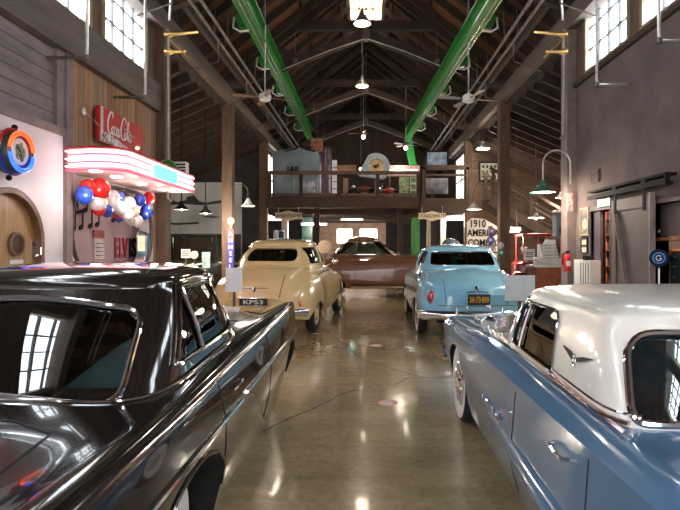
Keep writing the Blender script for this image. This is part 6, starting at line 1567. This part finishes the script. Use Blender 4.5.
# 1910 board
Y = 15.5
def Q(px, py): return (WX(px, Y), WZ(py, Y))
t = thing('shaped_signboard', 'off-white shaped board reading 1910 in black capitals behind the sky blue car', 'sign', (*Q(483, 255)[:1], Y, 0))
MB().prism([Q(467, 222), Q(472, 218), (WX(484, Y), WZ(219, Y)), Q(495, 225), Q(503, 232), Q(503, 262), Q(467, 262)], Y, Y + .05, 'XZ').build('board', mat('offwhite_board', (.66, .62, .58), .6, var=.04), t)
for s_, py, sz, px in (('1910', 224, .30, 477.5), ('AMERICAN', 233.2, .27, 486), ('COMES OF', 243, .27, 486), ('AGE', 253, .27, 484)):
    text('sign_lettering', s_, sz, (WX(px, Y), Y - .006, WZ(py, Y)), M_black, t, '-Y', .01, bold=.006, sx=.80)
for x in (WX(470, Y), WX(499, Y)): MB().box(x - .04, x + .04, Y + .05, Y + .13, 0, 2.2).build('post', M_dsteel, t)
# totem of round enamel signs at the right post
Y = 14.05
t = thing('sign_totem', 'purple and blue totem of small round signs beside the right brown post', 'sign', (WX(491, Y), Y, 0))
tx = WX(491, Y)
MB().box(tx - .05, tx + .05, Y + .02, Y + .08, 0, 2.1).build('post', mat('purple_paint', (.16, .08, .30), .4, var=.2, scale=10), t)
for px, py, r, c in ((492, 231, 3.5, (.35, .18, .45)), (490.5, 240, 4, (.14, .16, .55)), (492, 248, 3, (.6, .55, .7)), (500.5, 245.5, 3.5, (.7, .6, .6)), (501, 252.5, 3.5, (.02, .32, .18)), (491, 254, 3.2, (.1, .12, .45)), (492, 262, 3.6, (.22, .12, .5)), (493, 271, 3.6, (.14, .06, .38))):
    c_ = Vector((WX(px, Y), Y, WZ(py, Y))); R_ = r / F * Y
    MB().lathe([(R_, .0), (R_, -.02), (R_ * .8, -.03), (0, -.03)], c_, (0, 1, 0), 18).build('round_sign', mat('sign_enamel_%d' % py, c, .35, coat=.3), t, smooth=True)
    MB().lathe([(R_ * .45, -.031), (0, -.034)], c_, (0, 1, 0), 12).build('white_centre', M_whitep, t)
    if abs(px - 491) > 4: MB().box(min(tx, c_.x), max(tx, c_.x), Y + .0, Y + .02, c_.z - .02, c_.z + .02).build('arm', M_dsteel, t)
# red vintage truck in the right aisle
rt = vintage('red_vintage_truck', 'dark red open vintage truck with spoked wheels in the right aisle', 'truck', (WX(517, 15.0), 15.45, 0), math.radians(-96), mat('deep_red_paint', (.26, .015, .02), .3, coat=.6), mat('red_spokes', (.4, .03, .03), .5), mat('red_canopy', (.30, .02, .03), .5))
t, x0, x1, z0, z1 = card('sign_card', 524, 535, 249, 260, 13.2, M_whitep, 'tilted white info card in front of the red vintage truck')
for k in range(3): MB().box(x0 + .04, x1 - .04, 13.195, 13.2, z0 + .07 + .05 * k, z0 + .09 + .05 * k).build('print_line', M_charc, t)
# framed sheet of cards on tan wall
x0, x1, z0, z1 = WX(480.5, 20.3), WX(499, 20.3), WZ(180, 20.3), WZ(163, 20.3)
t = thing('framed_sheet', 'dark framed pale sheet with rows of dark figures on the tan boards', 'picture', ((x0 + x1) / 2, 20.3, z0))
MB().box(x0, x1, 20.34, 20.36, z0, z1).build('sheet', mat('pale_green_paper', (.66, .68, .55), .5), t)
MB().ringplate([(x0 - .05, z0 - .05), (x1 + .05, z0 - .05), (x1 + .05, z1 + .05), (x0 - .05, z1 + .05)], [(x0, z0), (x1, z0), (x1, z1), (x0, z1)], 20.31, 20.38, 'XZ').build('frame', M_black, t)
for i in range(4):
    for k in range(3): MB().box(x0 + .07 + .15 * i, x0 + .15 + .15 * i, 20.33, 20.34, z0 + .08 + .19 * k, z0 + .18 + .19 * k).build('figure', M_charc, t)
# staircase up to the balcony
t = thing('staircase', 'dark timber staircase climbing from the right aisle to the balcony', 'staircase', (6, 17.8, 0))
xa, za, xb_, zb2 = 3.95, ZM - .05, 9.0, .05
for y in (17.2, 18.3):
    MB().bar((xa, y, za - .1), (xb_, y, zb2 + .05), .06, .30).build('stringer', M_wood, t)
    MB().bar((xa, y, za + .95), (xb_, y, zb2 + 1.05), .07, .09).build('handrail', M_wood, t); MB().bar((xa, y, za + .5), (xb_, y, zb2 + .6), .04, .07).build('mid_rail', M_wood, t)
    for k in range(5): x = xa + .1 + 1.2 * k; z = za + (zb2 - za) * (x - xa) / (xb_ - xa); MB().box(x - .05, x + .05, y - .04, y + .04, z, z + .98).build('baluster_post', M_wood, t)
for k in range(17):
    x = xa + (xb_ - xa) * (k + .5) / 17; z = za + (zb2 - za) * (k + .5) / 17 + .02; MB().box(x - .15, x + .15, 17.23, 18.27, z, z + .04).build('tread', M_beam, t)

# ---------------------------------------------------------------- balcony
rail_posts = [-3.45, -2.32, -.97, .42, 1.86]
t = thing('balcony_railing', 'brown timber balcony railing across the hall with glazed gaps', 'railing', (0, YM - .25, ZM))
yr = YM - .28
MB().box(-3.54, 1.9, yr - .07, yr + .07, 4.14, 4.26).build('top_rail', M_post, t, bevel=.01)
MB().box(-3.54, 1.9, yr - .05, yr + .05, 3.38, 3.46).build('bottom_rail', M_post, t)
MB().box(-3.54, 1.9, yr - .09, yr + .02, 2.94, 3.36).build('fascia', M_beam, t, bevel=.01)
for x in rail_posts: MB().box(x - .06, x + .06, yr - .06, yr + .06, 2.96, 4.2).build('railing_post', M_wood, t)
t = thing('landing_railing', 'darker projecting landing railing at the right end of the balcony', 'railing', (2.8, 18.6, 2.8))
yl_ = 18.55
MB().box(1.92, 3.54, yl_ - .06, yl_ + .06, 4.20, 4.36).build('top_rail', M_wood, t); MB().box(1.92, 3.54, yl_ - .09, yl_ + .02, 2.74, 3.22).build('fascia', M_wood, t)
MB().box(1.92, 3.54, yl_ - .04, yl_ + .04, 3.98, 4.06).build('mid_rail', M_wood, t)
for x in (1.98, 3.48): MB().box(x - .06, x + .06, yl_ - .06, yl_ + .06, 2.8, 4.3).build('railing_post', M_wood, t)
MB().box(1.92, 3.54, yl_, YM - .4, ZM - .22, ZM - .02).build('landing_deck', M_wood, t)
for x in (-2.9, -.9 - .82, 1.25, 2.9):
    pass
for x, lab in ((-1.78, 'dark post holding up the balcony, left of the brown coupe'), (1.24, 'dark post holding up the balcony, right of the brown coupe'), (2.45, 'dark post holding up the balcony behind the sky blue car')):
    o = MB().box(x - .10, x + .10, YM - .1, YM + .1, 0, 2.95).build('balcony_post', M_wood, bevel=.008); tag(o, lab, 'post', 'posts under the balcony')
def exhibit(name, lab, cat, px0, px1, py0, py1, Y, th, m, build=True):
    x0, x1, z0, z1 = WX(px0, Y), WX(px1, Y), WZ(py1, Y), WZ(py0, Y)
    t = thing(name, lab, cat, ((x0 + x1) / 2, Y, z0)); 
    if build: MB().box(x0, x1, Y, Y + th, z0, z1).build('body', m, t, bevel=.02)
    return t, x0, x1, z0, z1
M_bluegrey = mat('blue_grey_metal', (.27, .35, .42), .35, .2, var=.08, scale=1.5)
t, x0, x1, z0, z1 = exhibit('jail_wagon', 'blue-grey box wagon lettered JAIL behind the balcony railing', 'wagon', 272, 318, 152, 203, 20.0, .8, M_bluegrey)
text('wagon_lettering', 'JAIL', .30, (WX(294, 19.98), 19.98, WZ(169.5, 19.98)), M_black, t, '-Y', .02, bold=.008, fitw=.56)
xs = [x0 + (x1 - x0) * k / 12 for k in range(13)]
up = [(x, z1 + .12 * math.sin(math.pi * k / 12) ** 2 + .02) for k, x in enumerate(xs)]
MB().prism([(x, z1) for x in xs] + up[::-1], 19.98, 20.1, 'XZ').build('arched_top', M_bluegrey, t)
for o_ in t.children: pass
MB().tube([(x0 + .5, 19.97, z1 + .03), (x0 + .9, 19.97, z1 + .12), (x0 + 1.1, 19.97, z1 + .27), (x0 + 1.25, 19.97, z1 + .10), (x1 - .1, 19.97, z1 + .02)], .05, 8, flat=.6).build('dark_scroll', M_black, t, smooth=True)
for xx in (x0 + (x1 - x0) * .47, x1 - .03): MB().box(xx, xx + .04, 19.98, 20.0, z0, 4.1).build('corner_strip', mat('pale_steel', (.55, .6, .65), .4, .3), t)
MB().box(x0 + 1.0, x1 - .1, 19.985, 20.0, z0 + .1, 4.0).build('pale_panel', mat('pale_lavender', (.55, .58, .75), .4, var=.2, scale=4), t)
# purple-grey tank
c = Vector((WX(325, 21.6), 21.6, ZM)); t = thing('metal_tank', 'tall purple-grey cylindrical tank on the balcony right of the wagon', 'tank', c)
MB().lathe([(.27, 0), (.28, .05), (.28, 2.2), (.24, 2.32), (.1, 2.4), (0, 2.41)], c, (0, 0, 1), 28).build('shell', mat('purple_steel', (.16, .11, .14), .3, .5, var=.15), t, smooth=True)
for z in (.5, 1.1, 1.7): MB().lathe([(.285, z), (.295, z + .02), (.285, z + .04)], c, (0, 0, 1), 28).build('hoop', M_dsteel, t, smooth=True)
t, x0, x1, z0, z1 = exhibit('copper_box', 'copper-brown planked box hanging above the wagon on the balcony', 'box', 311, 322, 138, 150, 20.6, .4, mat('copper_planks', (.36, .15, .08), .5, var=.2, scale=5))
MB().tube([((x0 + x1) / 2, 20.8, z1), ((x0 + x1) / 2, 20.8, 7.1)], .012, 6).build('hanger', M_dsteel, t)
for k in range(3): MB().box(x0, x1, 20.59, 20.60, z0 + .12 + .16 * k, z0 + .13 + .16 * k).build('plank_gap', M_black, t)
w, x0, x1, z0, z1 = exhibit('gridded_window', 'small pale gridded window unit standing beside the tank', 'window unit', 331, 337, 160, 196, 23.2, .06, mat('pale_lit_pane', (.75, .76, .8), .3, var=.05))
for k in range(5): MB().box(x0, x1, 23.18, 23.2, z0 + .3 * k, z0 + .3 * k + .03).build('bar', M_mull, w)
t, x0, x1, z0, z1 = exhibit('pink_pillar', 'pinkish square pillar on the balcony left of the toy vehicles', 'pillar', 343, 348, 178, 198, 22.0, .2, mat('pink_plaster', (.45, .26, .20), .6))
# teardrop housing with emblem
Y = 20.3; cxp = WX(376, Y); czp = WZ(167, Y); R_ = .53
t = thing('teardrop_emblem_sign', 'pale blue teardrop-shaped sign with round yellow emblem over the railing', 'sign', (cxp, Y, czp - R_))
ol = [(cxp + R_ * math.cos(math.radians(a)), czp + R_ * math.sin(math.radians(a))) for a in range(-60, 131, 8)] + [(WX(358, Y), WZ(174, Y)), (WX(359, Y), WZ(176, Y))]
MB().prism(ol, Y, Y + .3, 'XZ').build('housing', mat('pale_blue_enamel', (.48, .58, .70), .3, coat=.4, var=.04), t, bevel=.02)
cc_ = (WX(376.5, Y), Y, WZ(166, Y))
MB().lathe([(.31, 0), (.31, -.02), (0, -.02)], cc_, (0, 1, 0), 32).build('emblem_ring', mat('cream_ring', (.75, .70, .55), .4), t, smooth=True)
MB().lathe([(.20, -.021), (.20, -.03), (0, -.03)], cc_, (0, 1, 0), 32).build('emblem_centre', mat('emblem_yellow', (.75, .52, .16), .4), t, smooth=True)
for k in range(9):
    a = math.radians(20 + 17.5 * k); p = Vector(cc_) + Vector((math.cos(a), 0, math.sin(a))) * .255
    MB().bar(p + Vector((0, -.028, 0)) - Vector((math.cos(a), 0, math.sin(a))) * .035, p + Vector((0, -.028, 0)) + Vector((math.cos(a), 0, math.sin(a))) * .035, .035, .012, up=(0, 1, 0)).build('ring_character', M_black, t)
MB().ball((cc_[0] - .04, Y - .03, cc_[2] - .02), .07, 1.2, .15, 1).ball((cc_[0] + .05, Y - .03, cc_[2] + .02), .055, .7, .15, 1.3).build('emblem_figure', M_charc, t, smooth=True)
MB().box(cxp - .06, cxp + .06, Y + .08, Y + .2, ZM, czp - R_ + .1).build('stand', M_dsteel, t)
# lit strip behind
t = thing('strip_light', 'glowing white strip behind the railing right of the teardrop sign', 'strip light', (WX(400, 22), 22.0, WZ(173, 22)))
MB().box(WX(388, 22), WX(418, 22), 22.0, 22.08, WZ(174.5, 22), WZ(169.5, 22)).build('lit_bar', mat('lit_strip', (1, .95, .9), .4, emit=(1, .85, .78), es=.6), t); MB().box(WX(386, 22), WX(420, 22), 22.08, 22.16, WZ(176, 22), WZ(165, 22)).build('back_rail', mat('pinkish_wood', (.40, .22, .18), .6), t)
for xx in (WX(390, 22), WX(418, 22)): MB().box(xx - .03, xx + .03, 22.16, 22.22, ZM, WZ(166, 22)).build('leg', M_dsteel, t)
lamp_light((WX(400, 22), 21.8, 4.9), 15, .2)
o = MB().box(WX(322, 24), WX(356, 24), 24.0, 24.3, WZ(172, 24), WZ(165, 24)).build('wooden_counter_rail', mat('orange_beam', (.34, .18, .09), .6, var=.12)); o2 = tag(o, 'orange-brown wooden cross beam behind the railing left of the teardrop sign', 'beam')
# two small motorcycles behind the railing
def motorbike(px, lab, red):
    Y = 21.6 if red else 20.9; x = WX(px, Y); z = ZM; t = thing('motorcycle', lab, 'motorcycle', (x, Y, z), group='motorcycles behind the railing')
    for dx in (-.42, .42):
        c = Vector((x + dx, Y, z + .30)); w = MB().tube([c + Vector((math.cos(a), 0, math.sin(a))) * .25 for a in [2 * math.pi * k / 24 for k in range(24)]], .045, 8, closed=True).build('wheel', M_rubber, t, smooth=True)
        sp = MB()
        for k in range(8): sp.tube([c, c + Vector((math.cos(k * math.pi / 4), 0, math.sin(k * math.pi / 4))) * .24], .006, 5)
        sp.build('spokes', M_chrome, w)
    m = mat('bike_red', (.42, .04, .03), .3, coat=.6) if red else mat('bike_maroon', (.25, .08, .06), .3, coat=.6)
    MB().ball((x, Y, z + .62), .2, 1.3, .6, .6).build('fuel_tank', m, t, smooth=True); MB().ball((x + .32, Y, z + .60), .18, 1.3, .6, .3).build('saddle', M_black, t, smooth=True)
    MB().tube([(x - .42, Y, z + .30), (x - .28, Y, z + .72), (x - .25, Y, z + .86)], .02, 8).tube([(x - .28, Y - .25, z + .88), (x - .25, Y, z + .84), (x - .28, Y + .25, z + .88)], .015, 8).build('fork_and_handlebar', M_chrome, t, smooth=True)
    MB().tube([(x - .28, Y, z + .7), (x - .1, Y, z + .35), (x + .2, Y, z + .3), (x + .42, Y, z + .3)], .03, 8).tube([(x - .2, Y, z + .68), (x + .42, Y, z + .55), (x + .42, Y, z + .3)], .022, 8).build('frame', m, t, smooth=True)
    MB().ball((x, Y, z + .38), .15, 1.1, .7, .9).build('engine', M_steel, t, smooth=True); MB().ball((x - .40, Y, z + .70), .08).build('headlamp', M_chrome, t, smooth=True)
motorbike(364, 'maroon motorcycle behind the railing, left of the pair', False); motorbike(389, 'red motorcycle behind the railing, right of the pair', True)
t, x0, x1, z0, z1 = exhibit('green_picture', 'green leafy printed panel behind the railing near the green leg', 'picture', 399, 409, 177, 197, 21.0, .05, mat('leafy_print', (.10, .26, .07), .5, col2=(.50, .55, .35), scale=7))
t, x0, x1, z0, z1 = exhibit('picture_sheet', 'pale sheet with three dark vignettes at the end of the railing', 'picture', 410, 417, 177, 197, 21.0, .05, mat('pale_sheet', (.62, .62, .5), .5))
for k in range(3): MB().box(x0 + .05, x1 - .05, 20.99, 21.0, z0 + .06 + .25 * k, z0 + .24 + .25 * k).build('vignette', mat('dim_green', (.12, .2, .12), .5), t)
t, x0, x1, z0, z1 = exhibit('blue_picture', 'blue framed picture above the landing railing, upper', 'picture', 427, 447, 152, 169, 20.4, .06, mat('blue_print', (.10, .20, .38), .35, col2=(.45, .58, .75), scale=4))
MB().ringplate([(x0 - .05, z0 - .05), (x1 + .05, z0 - .05), (x1 + .05, z1 + .05), (x0 - .05, z1 + .05)], [(x0, z0), (x1, z0), (x1, z1), (x0, z1)], 20.37, 20.46, 'XZ').build('frame', M_black, t)
MB().tube([((x0 + x1) / 2, 20.43, z1), ((x0 + x1) / 2, 20.43, 6.0)], .01, 5).build('hanger', M_dsteel, t)
t, x0, x1, z0, z1 = exhibit('blue_picture', 'blue-grey picture seen through the landing railing, lower', 'picture', 426, 448, 178, 194, 20.4, .06, mat('blue_grey_print', (.10, .13, .19), .35, col2=(.40, .35, .38), scale=4))
MB().box(x0 + .2, x0 + .26, 20.46, 20.5, ZM, z0 + .1).build('stand', M_dsteel, t)

# ---------------------------------------------------------------- under the balcony
def plaque(px0, px1, py0, py1, Y, s_, lab):
    x0, x1, z0, z1 = WX(px0, Y), WX(px1, Y), WZ(py1, Y), WZ(py0, Y); t = thing('hanging_plaque', lab, 'sign', ((x0 + x1) / 2, Y, z0), group='cream plaques hanging from the balcony')
    xm = (x0 + x1) / 2; k = .07
    MB().prism([(x0, z0), (xm - .25, z0), (xm, z0 - k), (xm + .25, z0), (x1, z0), (x1, z1), (xm + .25, z1), (xm, z1 + k), (xm - .25, z1), (x0, z1)], Y, Y + .04, 'XZ').build('board', mat('cream_board', (.66, .58, .42), .5), t)
    text('plaque_lettering', s_, .17, (xm, Y - .005, (z0 + z1) / 2), mat('brown_ink', (.10, .06, .03), .5), t, '-Y', .008, bold=.003, sx=.92)
    for x in (x0 + .12, x1 - .12): MB().tube([(x, Y + .02, z1), (x, Y + .02, 2.96)], .008, 5).build('chain', M_steel, t)
plaque(275, 302, 212.5, 219, 19.1, 'SANDWICHES', 'cream plaque hanging from the left half of the balcony')
plaque(418.5, 446, 213, 219, 18.4, 'DOUGHNUTS', 'cream plaque hanging below the landing at the right')
for px, Y, w, m, lab in ((285, 20.6, .12, mat('pale_column', (.48, .44, .44), .5, var=.05), 'pale square column behind the left plaque'), (430, 20.6, .12, mat('cream_column', (.62, .56, .44), .5, var=.05), 'cream column behind the right plaque'), (443, 20.9, .10, MATS['cream_column'], 'slim cream column right of the green door panel')):
    x = WX(px, Y); o = MB().box(x - w, x + w, Y - w, Y + w, 0, 2.76).build('column', m, bevel=.01); tag(o, lab, 'column')
x = WX(415.5, 21.0); o = MB().box(x - .16, x + .16, 21.0, 21.06, 0, 2.7).build('painted_screen', mat('green_panel_paint', (.04, .22, .04), .4, var=.1)); tag(o, 'tall green panel under the balcony left of the sky blue car roof', 'panel')
x = WX(307, 21.0); o = MB().box(x - .2, x + .2, 21.0, 21.06, 0, 2.7).build('painted_screen', mat('dark_green_panel', (.008, .03, .022), .4, var=.1)); tag(o, 'dark green panel under the balcony behind the cream saloon roof', 'panel')
# back partition with two bright windows
bp_ = MB(); Y = 27.0; xa1, xb1 = WX(320, Y), WX(386, Y)
wz0, wz1 = WZ(243, Y), WZ(229, Y)
w1, w2, w3, w4 = WX(337, Y), WX(352, Y), WX(360, Y), WX(377, Y)
bp_.box(xa1, xb1, Y, Y + .1, wz1, 2.75); bp_.box(xa1, xb1, Y, Y + .1, 0, wz0); bp_.box(xa1, w1, Y, Y + .1, wz0, wz1); bp_.box(w2, w3, Y, Y + .1, wz0, wz1); bp_.box(w4, xb1, Y, Y + .1, wz0, wz1)
struct('wall_partition', bp_, mat('tan_partition', (.38, .25, .19), .6, var=.08))
for n_, (a, b) in enumerate(((w1, w2), (w3, w4))):
    f = MB().ringplate([(a - .04, wz0 - .04), (b + .04, wz0 - .04), (b + .04, wz1 + .04), (a - .04, wz1 + .04)], [(a, wz0), (b, wz0), (b, wz1), (a, wz1)], Y - .03, Y, 'XZ')
    w = struct('window_%d' % (14 + n_), f, M_wframe); MB().box(a, b, Y + .03, Y + .05, wz0, wz1).build('window_pane', M_lant, w)
# counters and cream round drum, blue dome
c = Vector((WX(325, 15.4), 15.4, WZ(246.5, 15.4)))
t = thing('cream_drum', 'cream round drum on a stand between the cream saloon and brown coupe', 'drum', (c.x, c.y, 0))
MB().lathe([(.16, -.10), (.185, -.09), (.19, 0), (.185, .09), (.16, .1)], c, (.25, .95, .1), 26).build('drum', mat('cream_skin', (.72, .55, .40), .4, var=.06), t, smooth=True)
MB().tube([(c.x, c.y, c.z - .17), (c.x, c.y, 0)], .02, 8).lathe([(.2, 0), (.18, .03)], (c.x, c.y, 0), (0, 0, 1), 18).build('stand', M_dsteel, t, smooth=True)
c = Vector((WX(451, 15.2), 15.2, WZ(246, 15.2)))
t = thing('blue_dome_display', 'dark blue-grey domed case behind the sky blue car roof', 'display case', (c.x, c.y, 0))
MB().ball(c, .27, 1, 1, .85).build('dome', mat('slate_dome', (.10, .14, .20), .25, coat=.6), t, smooth=True); MB().box(c.x - .25, c.x + .25, c.y - .25, c.y + .25, 0, c.z - .05).build('plinth', M_black, t)
for px, m, lab in ((276, M_whitep, 'white canister on the counter seen over the cream saloon, left'), (281.5, mat('navy_tin', (.05, .06, .2), .4), 'navy canister on the counter seen over the cream saloon, right')):
    Y = 17.6; x = WX(px, Y); t = thing('canister', lab, 'canister', (x, Y, 1.35), group='canisters over the cream saloon'); zt_ = WZ(231, Y)
    MB().lathe([(.08, 0), (.085, .02), (.085, zt_ - 1.38), (.07, zt_ - 1.36)], (x, Y, 1.35), (0, 0, 1), 18).build('body', m, t, smooth=True); MB().lathe([(.07, 0), (.09, .01), (.09, .04), (0, .06)], (x, Y, zt_ - .02), (0, 0, 1), 18).build('lid', M_steel, t, smooth=True)
o = MB().box(WX(268, 17.6), WX(300, 17.6), 17.4, 17.9, 0, 1.35).build('dark_counter', M_wood, bevel=.01); tag(o, 'dark counter behind the cream saloon carrying canisters', 'counter')
# flat discs that paint the pink glowing reflections onto the floor
for Y, x, lab in ((5.37, .22, 'round pink and white disc painted as a floor reflection, nearer of two'), (8.5, .16, 'round pink disc painted as a floor reflection, further of two')):
    t = thing('floor_glow_disc', lab, 'painted reflection', (x, Y, 0), group='painted floor reflections')
    MB().lathe([(.10, .0005), (.10, .002), (0, .002)], (x, Y, 0), (0, 0, 1), 28).build('disc', mat('pink_floor_glow', (.85, .42, .38), .4), t)
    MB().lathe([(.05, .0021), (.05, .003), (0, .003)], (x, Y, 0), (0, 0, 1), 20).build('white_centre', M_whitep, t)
